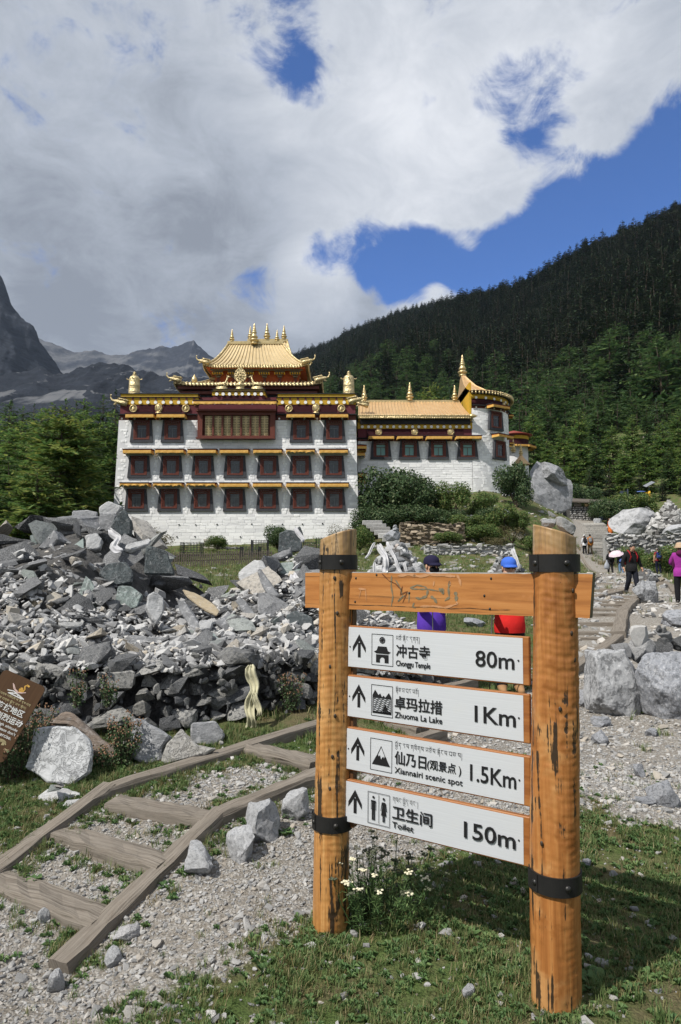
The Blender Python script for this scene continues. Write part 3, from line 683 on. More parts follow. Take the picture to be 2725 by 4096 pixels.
DM = disc_mesh(1, .3, M_WDISC).mesh('white_disc', M_WDISC)
def disc(parent, x, y, z, r): link('white_disc', DM, parent, wmat(parent).inverted() @ Vector((x, y, z)), None, (r, r * .8, r))
def medal_meshes():
    a = disc_mesh(.34, .05, None, 24); a.lathe([(.34, -.05), (.36, -.1), (.30, -.12), (.27, -.06)], n=24)
    for i in range(len(a.v) - 96, len(a.v)): x, y, z = a.v[i]; a.v[i] = (x, z, y)
    a.ell((0, -.08, -.02), (.15, .07, .12)); a.ell((0, -.08, .14), (.07, .05, .08)); a.tube([(-.2, -.07, -.12), (0, -.1, -.17), (.2, -.07, -.12)], .035, 6)
    b_ = MB(); pts = [(.34 * math.cos(q) * (1 + .05 * math.cos(9 * q)), -.0, .42 * math.sin(q) * (1 + .05 * math.cos(9 * q)) + .05) for q in np.linspace(0, 6.283, 40, endpoint=False)]
    b_.prism([Vector(p) for p in pts], (0, -.07, 0)); b_.ell((0, -.07, .08), (.2, .05, .27)); b_.box((0, -.07, -.40), (.5, .12, .1)); b_.box((0, -.06, -.33), (.36, .1, .08)); b_.tube([(.24 * math.cos(q), -.08, .31 * math.sin(q) + .07) for q in np.linspace(0, 6.28, 20)], .03, 5)
    return a.mesh('medallion', M_GOLDS, True), b_.mesh('medallion', M_GOLDS, True)
MED = medal_meshes()
def medal(parent, x, y, z, kd): link('medallion', MED[kd], parent, wmat(parent).inverted() @ Vector((x, y, z)))
zlo, zhi = zt - .02, Zp(1573)
YL = YF + BAT
frieze(hall, X(470), X(786), YL, zlo, zhi, [(X(526), 0), (X(628), 1), (X(738), 0)])
frieze(hall, X(1106), X(1424), YL, zlo, zhi, [(X(1154), 0), (X(1264), 1), (X(1366), 0)])
# centre bay: latticed gallery with its own awning and a raised parapet
x0, x1 = X(790), X(1100); z0, z1 = Zp(1753), Zp(1640); cx = (x0 + x1) / 2; w = x1 - x0; yb = YL - .55
MB().box((cx, yb + .9, (z0 + z1) / 2), (w, .9, z1 - z0)).build('gallery_core', M_REDW, hall)
fr = MB()
for x_ in (x0 + .22, x1 - .22): fr.box((x_, yb + .25, (z0 + z1) / 2), (.44, .5, z1 - z0))
fr.box((cx, yb + .25, z0 + .1), (w - .88, .5, .2)).box((cx, yb + .25, z1 - .25), (w - .88, .5, .5)).box((cx, yb - .08, z1 - .14), (w + .2, .5, .16)).box((cx, yb - .04, z0 - .08), (w + .1, .62, .12))
fr.build('gallery_frame', M_REDW, hall)
pw = (w - 1.1) / 7
for k in range(7):
    xc = x0 + .55 + pw * (k + .5); zl, zh = z0 + .24, z1 - .55; hw = pw / 2 - .10
    p_ = MB().box((xc, yb + .36, (zl + zh) / 2), (2 * hw, .04, zh - zl)).build('lattice_panel', M_DARKW, hall)
    lt = MB(); n_ = 4; hh = (zh - zl) / n_
    for q in range(n_):
        c0 = zl + hh * (q + .5)
        for s_ in (.94, .62, .30):
            a_, b_ = hw * s_, hh / 2 * s_
            for d_, e_ in (((0, b_), (2 * a_, .032)), ((0, -b_), (2 * a_, .032)), ((a_, 0), (.032, 2 * b_)), ((-a_, 0), (.032, 2 * b_))): lt.box((xc + d_[0], yb + .30, c0 + d_[1]), (e_[0], .05, e_[1]))
        for d_ in ((0, 1), (1, 0)): lt.box((xc, yb + .305, c0), (2 * hw * d_[0] + .04, .05, hh * d_[1] + .04))
    lt.build('lattice', M_GOLDS, p_)
    if k: MB().box((xc - pw / 2, yb + .2, (zl + zh) / 2), (.16, .34, zh - zl)).build('gallery_post', M_REDW, hall)
bw = awning_parts(X(1113) - X(783), .9, 9, .45); Mi = wmat(hall).inverted(); a_ = link('awning', bw[0], hall, Mi @ Vector((cx, yb, Zp(1615)))); link('fascia', bw[1], a_); link('valance', bw[2], a_)
MB().box((cx, YL + 6, (Zp(1615) + zlo) / 2 - .2), (w + .1, 12, Zp(1615) - zlo + .4)).build('frieze', M_MARW, hall)
frieze(hall, X(842), X(1054), YL + .25, Zp(1612), Zp(1552), [], 8, 8)
for px in (790, 1062): MB().box((X(px + 20), YL + 5, Zp(1592)), (3.2, 9, .5)).build('frieze_step', M_MARW, hall)

# ------------------------------------------------------------------ gilded ornaments
def finial_prof(h): return [(r_ * h, z_ * h) for r_, z_ in ((.10, 0), (.16, .03), (.17, .06), (.10, .09), (.15, .12), (.20, .17), (.21, .21), (.15, .25), (.10, .28), (.15, .31), (.17, .34), (.12, .42), (.085, .50), (.11, .53), (.12, .56), (.07, .60), (.09, .63), (.095, .66), (.055, .70), (.07, .73), (.07, .76), (.04, .80), (.05, .84), (.035, .92), (.0, 1.0))]
FIN = MB().lathe(finial_prof(1), n=14).mesh('finial', M_GOLDS, True)
def finial(parent, x, y, z, h): link('finial', FIN, parent, wmat(parent).inverted() @ Vector((x, y, z)), None, (h, h, h))
def banner(parent, x, y, z, h):
    r = h * .205; mb = MB().lathe([(r * 1.02, 0), (r * 1.06, .03 * h), (r * 1.0, .05 * h), (r, .2 * h), (r * 1.02, .22 * h), (r * .98, .23 * h), (r * .96, .44 * h), (r * .98, .45 * h), (r * .94, .46 * h), (r * .92, .70 * h), (r * .9, .74 * h), (r * .7, .80 * h), (r * .3, .84 * h), (r * .16, .85 * h), (r * .42, .88 * h), (r * .2, .90 * h), (r * .26, .93 * h), (r * .3, .95 * h), (0, 1.0 * h)], (x, y, z), 20)
    b_ = mb.build('victory_banner', M_GOLD, parent, True)
    for k in range(4):
        a = 6.28 * k / 4 + .0; d = Vector((math.cos(a), math.sin(a), 0)); p = Vector((x, y, z + .70 * h)) + d * r * .9
        MB().tube([p, p + d * r * .25 + Vector((0, 0, -.01 * h)), p + d * r * .42 + Vector((0, 0, .0 * h)), p + d * r * .46 + Vector((0, 0, .05 * h))], [.02 * h, .016 * h, .014 * h, .005 * h], 6).build('bracket_arm', M_GOLDS, b_, True)
zpar = zhi + .06
banner(hall, X(503), YF + 2.0, zpar, 2.55); banner(hall, X(1397), YF + 2.0, zpar, 2.62)
def dragon_mesh():
    m_ = MB(); h = Vector
    m_.tube([h((.9, 0, -.25)), h((.55, 0, -.12)), h((.2, 0, -.02)), h((-.1, 0, .05)), h((-.32, 0, .02))], [.26, .27, .24, .19, .12], 10)
    m_.tube([h((-.1, 0, .12)), h((-.34, 0, .10)), h((-.55, 0, .18)), h((-.68, 0, .42)), h((-.70, 0, .62)), h((-.62, 0, .70))], [.13, .11, .085, .07, .055, .075], 8)
    m_.tube([h((-.08, 0, -.10)), h((-.28, 0, -.24)), h((-.42, 0, -.24))], [.12, .08, .03], 7)
    for s in (-1, 1):
        m_.ell((.0, s * .14, .14), (.07, .05, .06), 7, 5)
        for k in range(6): m_.tube([h((.12 + .13 * k, s * .12, .10 - .03 * k)), h((.26 + .14 * k, s * .22, .26 - .02 * k)), h((.42 + .14 * k, s * .24, .30 - .04 * k))], [.07, .05, .008], 5)
        m_.tube([h((.0, s * .1, .18)), h((.1, s * .16, .34)), h((.26, s * .2, .40))], [.05, .035, .008], 5)
    for k in range(6): m_.tube([h((.1 + .14 * k, 0, .18 - .05 * k)), h((.2 + .15 * k, 0, .36 - .05 * k)), h((.36 + .15 * k, 0, .40 - .06 * k))], [.07, .05, .006], 5)
    return m_.mesh('dragon_head', M_GOLD, True)
DRG = dragon_mesh()
def dragon(parent, x, y, z, s, flip=False, rz=0): link('dragon_head', DRG, parent, wmat(parent).inverted() @ Vector((x, y, z)), (0, 0, rz + (math.pi if flip else 0)), (s, s, s))
dragon(hall, X(462), YF + .2, Zp(1605), .95); dragon(hall, X(1432), YF + .2, Zp(1597), .95, True)
# wheel and deer
xw = X(949); yw = YF + 1.3; zw = Zp(1552) + .09
wh = MB().lathe([(.52, 0), (.56, .08), (.42, .16), (.34, .30), (.44, .42), (.50, .50), (.40, .58), (.22, .66), (.24, .74), (.16, .80)], (xw, yw, zw), 16); wh.build('lotus_pedestal', M_GOLD, hall, True)
wv = MB(); pts = []
for q in np.linspace(0, 2 * math.pi, 40, endpoint=False):
    rr = .62 * (1 + .28 * max(0, math.sin(q)) ** 6); pts.append(Vector((xw + rr * .92 * math.cos(q), yw + .1, zw + 1.38 + rr * math.sin(q))))
wv.prism(pts, (0, -.2, 0)).lathe([(.30, 0), (.3, -.06), (.22, -.07)], n=4)
wv.v = wv.v[:80]; wv.f = [f for f in wv.f if max(f) < 80]; wv.m = wv.m[:len(wv.f)]
for k in range(8):
    a = 6.283 * k / 8; wv.ell((xw + .3 * math.cos(a), yw - .12, zw + 1.38 + .3 * math.sin(a)), (.09, .06, .09), 7, 5)
for k in range(26):
    p = pts[int(k * 40 / 26)]; wv.ell(((p.x - xw) * .9 + xw, yw - .11, (p.z - zw - 1.38) * .9 + zw + 1.38), (.055, .06, .055), 6, 4)
wv.ell((xw, yw - .14, zw + 1.38), (.13, .1, .13), 9, 6); wv.build('dharma_wheel', M_GOLD, hall)
def deer(parent, x, y, z, s, f):
    m_ = MB(); h = lambda a, b_, c: Vector((x + f * a * s, y + b_ * s, z + c * s))
    m_.lathe([(.62 * s, 0), (.66 * s, .1 * s), (.5 * s, .2 * s), (.56 * s, .3 * s), (.4 * s, .36 * s)], (x, y, z), 14, sx=1.0, sy=.7); m_.build('deer_pedestal', M_GOLD, parent, True)
    d_ = MB(); d_.tube([h(-.52, 0, .50), h(-.36, 0, .58), h(0, 0, .60), h(.26, 0, .64), h(.40, 0, .82), h(.50, 0, 1.12), h(.54, 0, 1.28)], [.05 * s, .18 * s, .20 * s, .17 * s, .11 * s, .075 * s, .07 * s], 9)
    d_.tube([h(.46, 0, 1.34), h(.62, 0, 1.33), h(.80, 0, 1.27)], [.07 * s, .085 * s, .04 * s], 7)
    for q in (-1, 1):
        d_.tube([h(.2, q * .13, .55), h(.42, q * .16, .48), h(.26, q * .15, .42)], [.07 * s, .05 * s, .035 * s], 6); d_.tube([h(-.3, q * .13, .55), h(-.08, q * .17, .47), h(-.3, q * .16, .41)], [.09 * s, .06 * s, .035 * s], 6)
        d_.tube([h(.5, q * .04, 1.38), h(.42, q * .14, 1.48)], [.03 * s, .008 * s], 5)
    d_.build('deer', M_GOLD, parent, True)
deer(hall, X(873), yw, zw, 1.0, 1); deer(hall, X(1019), yw, zw, 1.0, -1)

# ------------------------------------------------------------------ gilded roofs (hipped, concave, ribbed)
def hip_roof(parent, xa, xb, ya, yb_, ze, xr0, xr1, yr, zr, ribs=26, curl=.45, pname='gilded_roof', tile=M_PGOLD):
    """eave rectangle xa..xb, ya..yb_ at ze; ridge xr0..xr1 at (yr, zr)"""
    m_ = MB(); ns, nt2 = 40, 9
    def prof(q): return q ** 1.55            # concave slope: 0 eave, 1 ridge
    def corner(u): return curl * max(0, abs(u * 2 - 1) - .72) / .28
    def front(u, q, ye):
        x = (xa + (xb - xa) * u) * (1 - q) + (xr0 + (xr1 - xr0) * u) * q; return Vector((x, ye + (yr - ye) * q, ze + (zr - ze) * prof(q) + corner(u) ** 2 * (1 - q) ** 3 * 1.2))
    def sidef(u, q, xe, xr):
        return Vector((xe + (xr - xe) * q, (ya + (yb_ - ya) * u) * (1 - q) + yr * q, ze + (zr - ze) * prof(q) + corner(u) ** 2 * (1 - q) ** 3 * 1.2))
    for fn in (lambda u, q: front(u, q, ya), lambda u, q: front(1 - u, q, yb_), lambda u, q: sidef(1 - u, q, xa, xr0), lambda u, q: sidef(u, q, xb, xr1)):
        vs = [fn(i / ns, j / nt2) for j in range(nt2 + 1) for i in range(ns + 1)]; k = ns + 1
        m_.add(vs, [(j * k + i, j * k + i + 1, (j + 1) * k + i + 1, (j + 1) * k + i) for j in range(nt2) for i in range(ns)])
    rf = m_.build(pname, tile, parent, True)
    rb = MB()
    for i in range(ribs + 1):
        u = i / ribs; rb.tube([front(u, q, ya) + Vector((0, 0, .04)) for q in np.linspace(0, 1, 7)], .055, 5, cap=False)
    rb.build('roof_rib', tile, rf, True)
    rb = MB()
    for i in range(12):
        u = (i + .5) / 12
        for xe, xr in ((xa, xr0), (xb, xr1)): rb.tube([sidef(u, q, xe, xr) + Vector((0, 0, .04)) for q in np.linspace(0, 1, 6)], .055, 5, cap=False)
    for xe, xr, u in ((xa, xr0, 0), (xb, xr1, 1)): rb.tube([front(u, q, ya) + Vector((0, 0, .06)) for q in np.linspace(0, 1, 8)], .12, 6)
    rb.build('hip_rib', M_GOLD, rf, True)
    ev = MB()
    for i in range(ns):
        for fn in (lambda u: front(u, 0, ya), lambda u: sidef(u, 0, xa, xr0), lambda u: sidef(u, 0, xb, xr1)):
            a, c = fn(i / ns), fn((i + 1) / ns); ev.bar(a - Vector((0, 0, .10)), c - Vector((0, 0, .10)), .10, .24)
            ev.ell((a + c) / 2 + Vector((0, 0, .05)), (.10, .10, .09), 6, 4)
            if i % 1 == 0: ev.ell((a + c) / 2 - Vector((0, .06, .20)), (.08, .06, .10), 6, 4)
    ev.build('eave_trim', M_GOLD, rf, True)
    MB().box(((xr0 + xr1) / 2, yr, zr + .10), (xr1 - xr0 + .2, .34, .34)).build('ridge', M_GOLDS, rf, bevel=.04)
    return rf
# lower roof
Y1 = 64.5; xa, xb = X(690, Y1), X(1288, Y1); ze = Zp(1533, Y1)
MB().box(((xa + xb) / 2, Y1 + 5.2, ze - 1.3), (xb - xa - 1.4, 8.6, 2.2)).build('roof_storey_wall', M_DARKW, hall)
MB().box(((xa + xb) / 2, Y1 + 4.9, ze - .75), (xb - xa - 1.0, 8.6, .28)).build('roof_storey_band', M_REDW, hall)
MB().box(((xa + xb) / 2, Y1 + 4.7, ze - .32), (xb - xa - .6, 8.9, .3)).build('roof_soffit', M_REDW, hall)
hip_roof(hall, xa, xb, Y1, Y1 + 10, ze, X(820, 67), X(1190, 67), Y1 + 5, ze + 1.7, 44, .45)
dragon(hall, xa - .1, Y1 - .1, ze + .40, .85); dragon(hall, xb + .1, Y1 - .1, ze + .42, .9, True)
MB().lathe([(.02, 0), (.2, .12), (.30, .35), (.26, .55), (.12, .75), (0, 1.0)], (xa + 1.7, Y1 + 1.2, ze + .25), 12).build('roof_jewel', M_GOLDS, hall, True)
# upper storey with brackets, and upper roof
Y2 = 66.6; xa2, xb2 = X(806, Y2), X(1232, Y2); ze2 = Zp(1462, Y2); wx0, wx1 = xa2 + 1.0, xb2 - 1.0
MB().box(((wx0 + wx1) / 2, Y2 + 4.2, ze2 - .9), (wx1 - wx0, 6, 2.4)).build('upper_storey_wall', M_ORANGE, hall)
nb_ = 6
for k in range(nb_):
    x_ = wx0 + .35 + (wx1 - wx0 - .7) * k / (nb_ - 1); bk_ = MB()
    bk_.box((x_, Y2 + 1.15, ze2 - 1.25), (.26, .2, .9), mi=0)
    for q in range(4): bk_.box((x_, Y2 + 1.0 - q * .16, ze2 - .86 + q * .19), (.45 + q * .28, .22, .13), mi=1)
    for q in range(-2, 3): bk_.box((x_ + q * .24, Y2 + .66, ze2 - .62), (.10, .5, .12), mi=2)
    bk_.build('bracket_set', [M_REDW, M_BRKT, M_YEL], hall)
MB().box(((wx0 + wx1) / 2, Y2 + .7, ze2 - .2), (wx1 - wx0 + .8, .3, .14)).build('eave_beam', M_BRKT, hall)
MB().box(((wx0 + wx1) / 2, Y2 + 3.2, ze2 - .14), (wx1 - wx0 + 1.4, 6.2, .1)).build('roof_soffit', M_ORANGE, hall)
yr = Y2 + 3.4; zr = Zp(1376, yr)
hip_roof(hall, xa2, xb2, Y2, Y2 + 6.8, ze2, X(908, yr), X(1128, yr), yr, zr, 22, .55)
dragon(hall, xa2 - .1, Y2 - .1, ze2 + .42, .8); dragon(hall, xb2 + .1, Y2 - .1, ze2 + .45, .85, True); dragon(hall, xb2 - .3, Y2 + 1.6, ze2 + .4, .75, True)
for px, py, h in ((922, 1376, 1.35), (1105, 1374, 1.3)): finial(hall, X(px, yr), yr, zr + .25, h)
finial(hall, X(1014, yr), yr - .3, zr - .15, 2.3)
# second roof further back
yr2 = 76.0; zr2 = Zp(1366, yr2)
hip_roof(hall, X(960, yr2), X(1190, yr2), yr2 - 2.6, yr2 + 3, zr2 - 3.2, X(988, yr2), X(1146, yr2), yr2, zr2, 14, .4)
for px, h in ((996, 1.55), (1064, 1.9), (1133, 1.65)): finial(hall, X(px, yr2), yr2, zr2 + .25, h)

# ------------------------------------------------------------------ wing with round tower
YW = 69.0
wing = thing('temple_wing', 'white temple wing with ochre gold roof and rounded end tower', 'temple', (at(1700, 2000, YW).x, YW + 4, 8.0))
xw0, xw1 = X(1432, YW), X(1890, YW); zwb = 6.4; zwt = Zp(1765, YW); RT = X(2043, YW + 3.5) - xw1
MB().box(((xw0 + xw1) / 2, YW + 4, (zwb + zwt) / 2), (xw1 - xw0, 8, zwt - zwb)).build('wall', M_WHITE, wing)
tz0, tz1 = zwb - .6, Zp(1632, YW)
tower = MB().lathe([(RT + .14, tz0), (RT, tz1)], (xw1, YW + RT, 0), 40, a0=-math.pi / 2, a1=math.pi / 2); tower.build('tower_wall', M_WHITE, wing, True)
MB().box((xw1 - .1, YW + RT, (zwt + tz1) / 2 + .6), (.2, 2 * RT - .1, tz1 - zwt + 4.2)).build('tower_flank', M_YEL, wing)
whol = [(X(px, YW) - 1.15, X(px, YW) + 1.15, Zp(1838, YW) - .02, zwt + .5) for px in (1524, 1638, 1754, 1871)]
rc = stone_rects(xw0 + .3, xw1 - .02, zwb + .3, zwt - .03, (.20, .34), (.4, 1.1), r_, whol); masonry(wing, rc, lambda x, z: YW, .034, STB, 250)
# stones round the tower: courses of slightly proud blocks
tb_ = MB(); z = tz0 + .8
while z < tz1 - .1:
    h = r_.uniform(.2, .32); a = -math.pi / 2
    while a < math.pi / 2 - .05:
        da = r_.uniform(.1, .26); rr = RT + .14 - .14 * (z - tz0) / (tz1 - tz0) + r_.uniform(.0, .03); a2 = min(a + da, math.pi / 2)
        if not (Zp(1838, YW) - 1.6 < z < tz1 and -1.0 < a < -.2 and False):
            vs = [(xw1 + q * math.cos(b_), YW + RT + q * math.sin(b_), zz) for q in (rr - .05, rr) for zz in (z + .015, min(z + h, tz1) - .015) for b_ in (a + .006, a2 - .006)]
            tb_.add(vs, [(4, 5, 7, 6), (0, 4, 6, 2), (1, 3, 7, 5), (2, 6, 7, 3), (0, 1, 5, 4)])
        a = a2
    z += h
to = tb_.build('tower_masonry', M_WHST, wing); to['kind'] = 'stuff'
WIN2 = window_parts(2.2, 1.8, 1.95, M_TEAL, M_REDW)
for k, px in enumerate((1524, 1638, 1754, 1871)):
    z0 = Zp(1838, YW); put_window(wing, X(px, YW), YW, z0, WIN2); put_awning(wing, X(px, YW), YW, z0 + 2.28, (2, 1, 0, 1)[k], 0, 1.02)
for ang, py, k in ((-58, 1725, 2), (-52, 1840, 1)):
    a = R(ang); p = Vector((xw1 + (RT + .1) * math.cos(a), YW + RT + (RT + .1) * math.sin(a), at(2000, py, YW + 1).z))
    put_window(wing, p.x, p.y, p.z, WIN, a + math.pi / 2, .98); put_awning(wing, p.x, p.y, p.z + 2.5, k, a + math.pi / 2, .95)
    a = R(-8); p2 = Vector((xw1 + (RT + .05) * math.cos(a), YW + RT + (RT + .05) * math.sin(a), p.z + 2.3)); put_awning(wing, p2.x, p2.y, p2.z, 0, a + math.pi / 2, .5)
frieze(wing, xw0, xw1 + .02, YW, zwt - .25, Zp(1676, YW), [(X(1516, YW), 1), (X(1660, YW), 1), (X(1805, YW), 1)], 18, 7.5)
# ribbed gold lean-to roof
zr0, zr1 = Zp(1664, YW - .6), Zp(1607, YW + 3.2); m_ = MB(); nn = 60; xe0, xe1 = X(1436, YW - .6), X(1893, YW - .6)
def wroof(u, q): return Vector((xe0 + (xe1 - xe0 - .8 * q) * u + .12 * q, YW - .6 + 3.8 * q, zr0 + (zr1 - zr0) * q ** 1.35))
vs = [wroof(i / nn, j / 8) for j in range(9) for i in range(nn + 1)]
m_.add(vs, [(j * 61 + i, j * 61 + i + 1, (j + 1) * 61 + i + 1, (j + 1) * 61 + i) for j in range(8) for i in range(nn)]); rf = m_.build('gilded_roof', M_TILE, wing, True)
for i in range(33):
    MB().tube([wroof(i / 32, q) + Vector((0, 0, .03)) for q in np.linspace(0, 1, 7)], .06, 5, cap=False).build('roof_rib', M_TILE, rf, True)
ev = MB().bar(wroof(0, 0) - Vector((0, 0, .1)), wroof(1, 0) - Vector((0, 0, .1)), .12, .26)
for i in range(64):
    p = wroof(i / 63, 0); ev.ell(p + Vector((0, -.04, .06)), (.10, .09, .09), 6, 4); ev.ell(p - Vector((0, .06, .2)), (.08, .06, .1), 6, 4)
ev.build('eave_trim', M_GOLD, rf, True)
MB().box(((xe0 + xe1) / 2 - .3, YW + 3.25, zr1 + .02), (xe1 - xe0 - .7, .3, .3)).build('ridge', M_GOLDS, rf)
MB().box(((xe0 + xe1) / 2, YW + 1.8, zr0 - .5), (xe1 - xe0 - .3, 4, .5)).build('roof_soffit', M_DARKW, wing)
for px, h in ((1458, 1.75), (1642, 2.05), (1823, 1.75)): finial(wing, X(px, YW + 3.2), YW + 3.2, zr1 + .1, h)
MB().lathe([(.0, -.55), (.14, -.3), (.24, 0), (.2, .2), (.1, .3)], (0, 0, 0), 12).build('roof_jewel', M_GOLDS, wing, True, local=True).matrix_local = wmat(wing).inverted() @ Matrix.Translation(wroof(1, 0)) @ Matrix.Rotation(R(-90), 4, 'Y')
# tower crown: bands follow the half circle
def halfring(z0, z1, r0, r1, nm, mat): MB().lathe([(r0 - .5, z0), (r0, z0), (r1, z1), (r1 - .5, z1)], (xw1, YW + RT, 0), 40, a0=-math.pi / 2, a1=math.pi / 2).build(nm, mat, wing, True)
zc0 = tz1; zc1 = Zp(1570, YW)
Ht = zc1 - zc0
halfring(zc0, zc0 + Ht * .14, RT + .02, RT + .02, 'lower_band', M_REDW); halfring(zc0 + Ht * .14, zc0 + Ht * .19, RT + .22, RT + .24, 'ledge', M_DARKW); halfring(zc0 + Ht * .19, zc0 + Ht * .62, RT - .02, RT - .02, 'frieze', M_MAROON)
halfring(zc0 + Ht * .62, zc0 + Ht * .92, RT + .06, RT + .06, 'ochre_band', M_YEL); halfring(zc0 + Ht * .92, zc0 + Ht * 1.0, RT + .3, RT + .34, 'ledge', M_DARKW)
for k in range(14):
    a = -math.pi / 2 + .1 + k * .22; d_ = link('white_disc', DM, wing, wmat(wing).inverted() @ Vector((xw1 + (RT + .06) * math.cos(a), YW + RT + (RT + .06) * math.sin(a), zc0 + Ht * .68)), (0, 0, a + math.pi / 2), (.14, .12, .14))
    d_ = link('white_disc', DM, wing, wmat(wing).inverted() @ Vector((xw1 + (RT + .02) * math.cos(a), YW + RT + (RT + .02) * math.sin(a), zc0 + Ht * .06)), (0, 0, a + math.pi / 2), (.09, .1, .09))
a = R(-38); link('medallion', MED[1], wing, wmat(wing).inverted() @ Vector((xw1 + RT * math.cos(a), YW + RT + RT * math.sin(a), zc0 + Ht * .42)), (0, 0, a + math.pi / 2))
zap = at(1853, 1503, YW + RT).z; ze3 = zc1 + .12; cp = [(RT + .55, ze3), (RT * .86, ze3 + .34), (RT * .6, ze3 + .85), (RT * .33, ze3 + 1.6), (RT * .14, ze3 + 2.5), (.25, zap)]
ct = MB().lathe(cp, (xw1, YW + RT, 0), 40, a0=-math.pi / 2, a1=math.pi / 2)
vs = [(xw1, YW + RT - r0, z0) for r0, z0 in cp] + [(xw1, YW + RT + r0, z0) for r0, z0 in reversed(cp)]; ct.add(vs, [tuple(range(len(vs)))])
rf = ct.build('gilded_roof', M_TILE, wing)
for k in range(19):
    a = -math.pi / 2 + math.pi * k / 18; MB().tube([(xw1 + r0 * math.cos(a), YW + RT + r0 * math.sin(a), z0 + .03) for r0, z0 in cp], .05, 5, cap=False).build('roof_rib', M_TILE, rf, True)
ev = MB()
for k in range(46):
    a = -math.pi / 2 + math.pi * k / 45; p = Vector((xw1 + (RT + .55) * math.cos(a), YW + RT + (RT + .55) * math.sin(a), ze3)); ev.ell(p, (.10, .10, .09), 6, 4); ev.ell(p - Vector((0, 0, .2)), (.1, .1, .16), 6, 4)
ev.build('eave_trim', M_GOLD, rf, True)
sail = [Vector((xw1 - .02, YW + RT - r0, z0)) for r0, z0 in cp] + [Vector((xw1 - .02, YW + RT + r0, z0)) for r0, z0 in reversed(cp)]
MB().prism(sail, (-.18, 0, 0)).build('roof_gable', M_TILE, wing)
finial(wing, xw1, YW + RT, zap - .1, 2.5)
dragon(wing, xw0 + .25, YW + .3, Zp(1612, YW), .95)
# small round turret behind with a red roof
turret = thing('temple_turret', 'small round white turret with red roof behind the wing tower', 'temple', (X(2075, 80), 83, 9))
xc, yc = X(2066, 82), 83.0; rt = X(2112, 83) - xc; zt0, zt1 = 8.0, at(2060, 1775, 80).z
MB().lathe([(rt + .1, zt0), (rt, zt1)], (xc, yc, 0), 30).build('wall', M_WHITE, turret, True)
zt2 = at(2060, 1728, 80).z
MB().lathe([(rt + .05, zt1), (rt + .05, zt2)], (xc, yc, 0), 30).build('frieze', M_MAROON, turret, True); MB().lathe([(rt + .1, zt1 + .9), (rt + .12, zt1 + 1.3)], (xc, yc, 0), 30).build('ochre_band', M_YEL, turret, True)
MB().lathe([(rt, zt2 - .06), (rt + .5, zt2), (rt + .55, zt2 + .10), (.1, zt2 + .75)], (xc, yc, 0), 30).build('roof', M_ROOFRED, turret, True)
for k in range(5): put_awning(turret, xc + rt * math.cos(R(-120 + 40 * k)), yc + rt * math.sin(R(-120 + 40 * k)), zt1 + .1, 0, R(-30 + 40 * k), .8)
pr = MB().lathe([(1.0, 0), (.7, .4), (.35, .8), (.1, 1.2)], (X(2085, 76), 76, at(2085, 1860, 76).z), 12); pr.build('porch_roof', M_TILE, turret, True)
finial(turret, X(2085, 76), 76, at(2085, 1860, 76).z + 1.1, 1.3); finial(turret, X(2055, 77), 77, at(2055, 1852, 77).z + 1.2, 1.6)
# ------------------------------------------------------------------ timber-edged path
M_TIMB = None
m, t, b, o = newmat('weathered_timber'); v = coords(t, 'Generated'); vo_ = coords(t, 'Object')
gr = tnoise(t, coords(t, 'UV', (1, 1, 1)), 1, 2)
n = tnoise(t, vo_, 14, 8, .7)
uvg = t.nodes.new('ShaderNodeUVMap'); mp = t.nodes.new('ShaderNodeMapping'); mp.inputs['Scale'].default_value = (1.2, 30, 1); t.links.new(uvg.outputs[0], mp.inputs[0])
g1 = tnoise(t, mp.outputs[0], 2.2, 8, .7, .6)
c = ramp(t, g1, [(.33, (.045, .037, .03)), (.42, (.155, .135, .112)), (.6, (.235, .207, .175)), (.8, (.31, .28, .243))])
t.links.new(mixc(t, smooth(n, .45, .75, 0, .35, t), c, (.15, .12, .095)), b.inputs['Base Color']); b.inputs['Roughness'].default_value = .9; b.inputs['Specular IOR Level'].default_value = .15
bump(t, b, g1, .7, .012); M_TIMB = m
path = tag(bpy.data.objects.new('timber_edged_path', None), 'stepped gravel path edged with weathered timber beams', 'path', None, 'structure'); COL.objects.link(path)
def timber(a, b_, w, h, name, seg=10):
    """beam from a to b (centres of the top face), worn top, slightly crooked, with uv along the grain"""
    a, b_ = Vector(a), Vector(b_); d = b_ - a; L = d.length; d.normalize(); x = d.cross(Vector((0, 0, 1))).normalized(); z = x.cross(d)
    r = random.Random(int(abs(a.x * 991 + a.y * 577) * 10)); V = []; uv = []; prof = [(-.5, -1), (-.5, -.12), (-.44, -.01), (-.2, .0), (.2, .005), (.44, -.01), (.5, -.12), (.5, -1)]
    ph = r.uniform(0, 9)
    for i in range(seg + 1):
        q = i / seg
        for k, (u_, v_) in enumerate(prof):
            jx = .03 * math.sin(q * L * 3 + ph + k) + r.uniform(-.015, .015); p = a + d * (L * q) + x * (w * (u_ + jx)) + z * (h * v_ + r.uniform(-.006, .004) * (h / .12)); V.append(p)
    k = len(prof); fs = [(i * k + j, i * k + j + 1, (i + 1) * k + j + 1, (i + 1) * k + j) for i in range(seg) for j in range(k - 1)] + [tuple(range(k - 1, -1, -1)), tuple(range(seg * k, seg * k + k))]
    me_ = MB().add(V, fs).mesh(name, M_TIMB); ul = me_.uv_layers.new(name='UVMap'); off = r.uniform(0, 50)
    for lp in me_.loops:
        i = lp.vertex_index; ul.data[lp.index].uv = ((i // k) / seg * L + off, (i % k) / k * (w + h) * 1.6 + off)
    return link(name, me_, path)
def rail(pts, w=.115, h=.2, name='edge_beam'):
    for a, b_ in zip(pts[:-1], pts[1:]):
        d = (Vector(b_) - Vector(a)).normalized() * .03; timber(Vector(a) - d * .2, Vector(b_) + d, w, h, name)
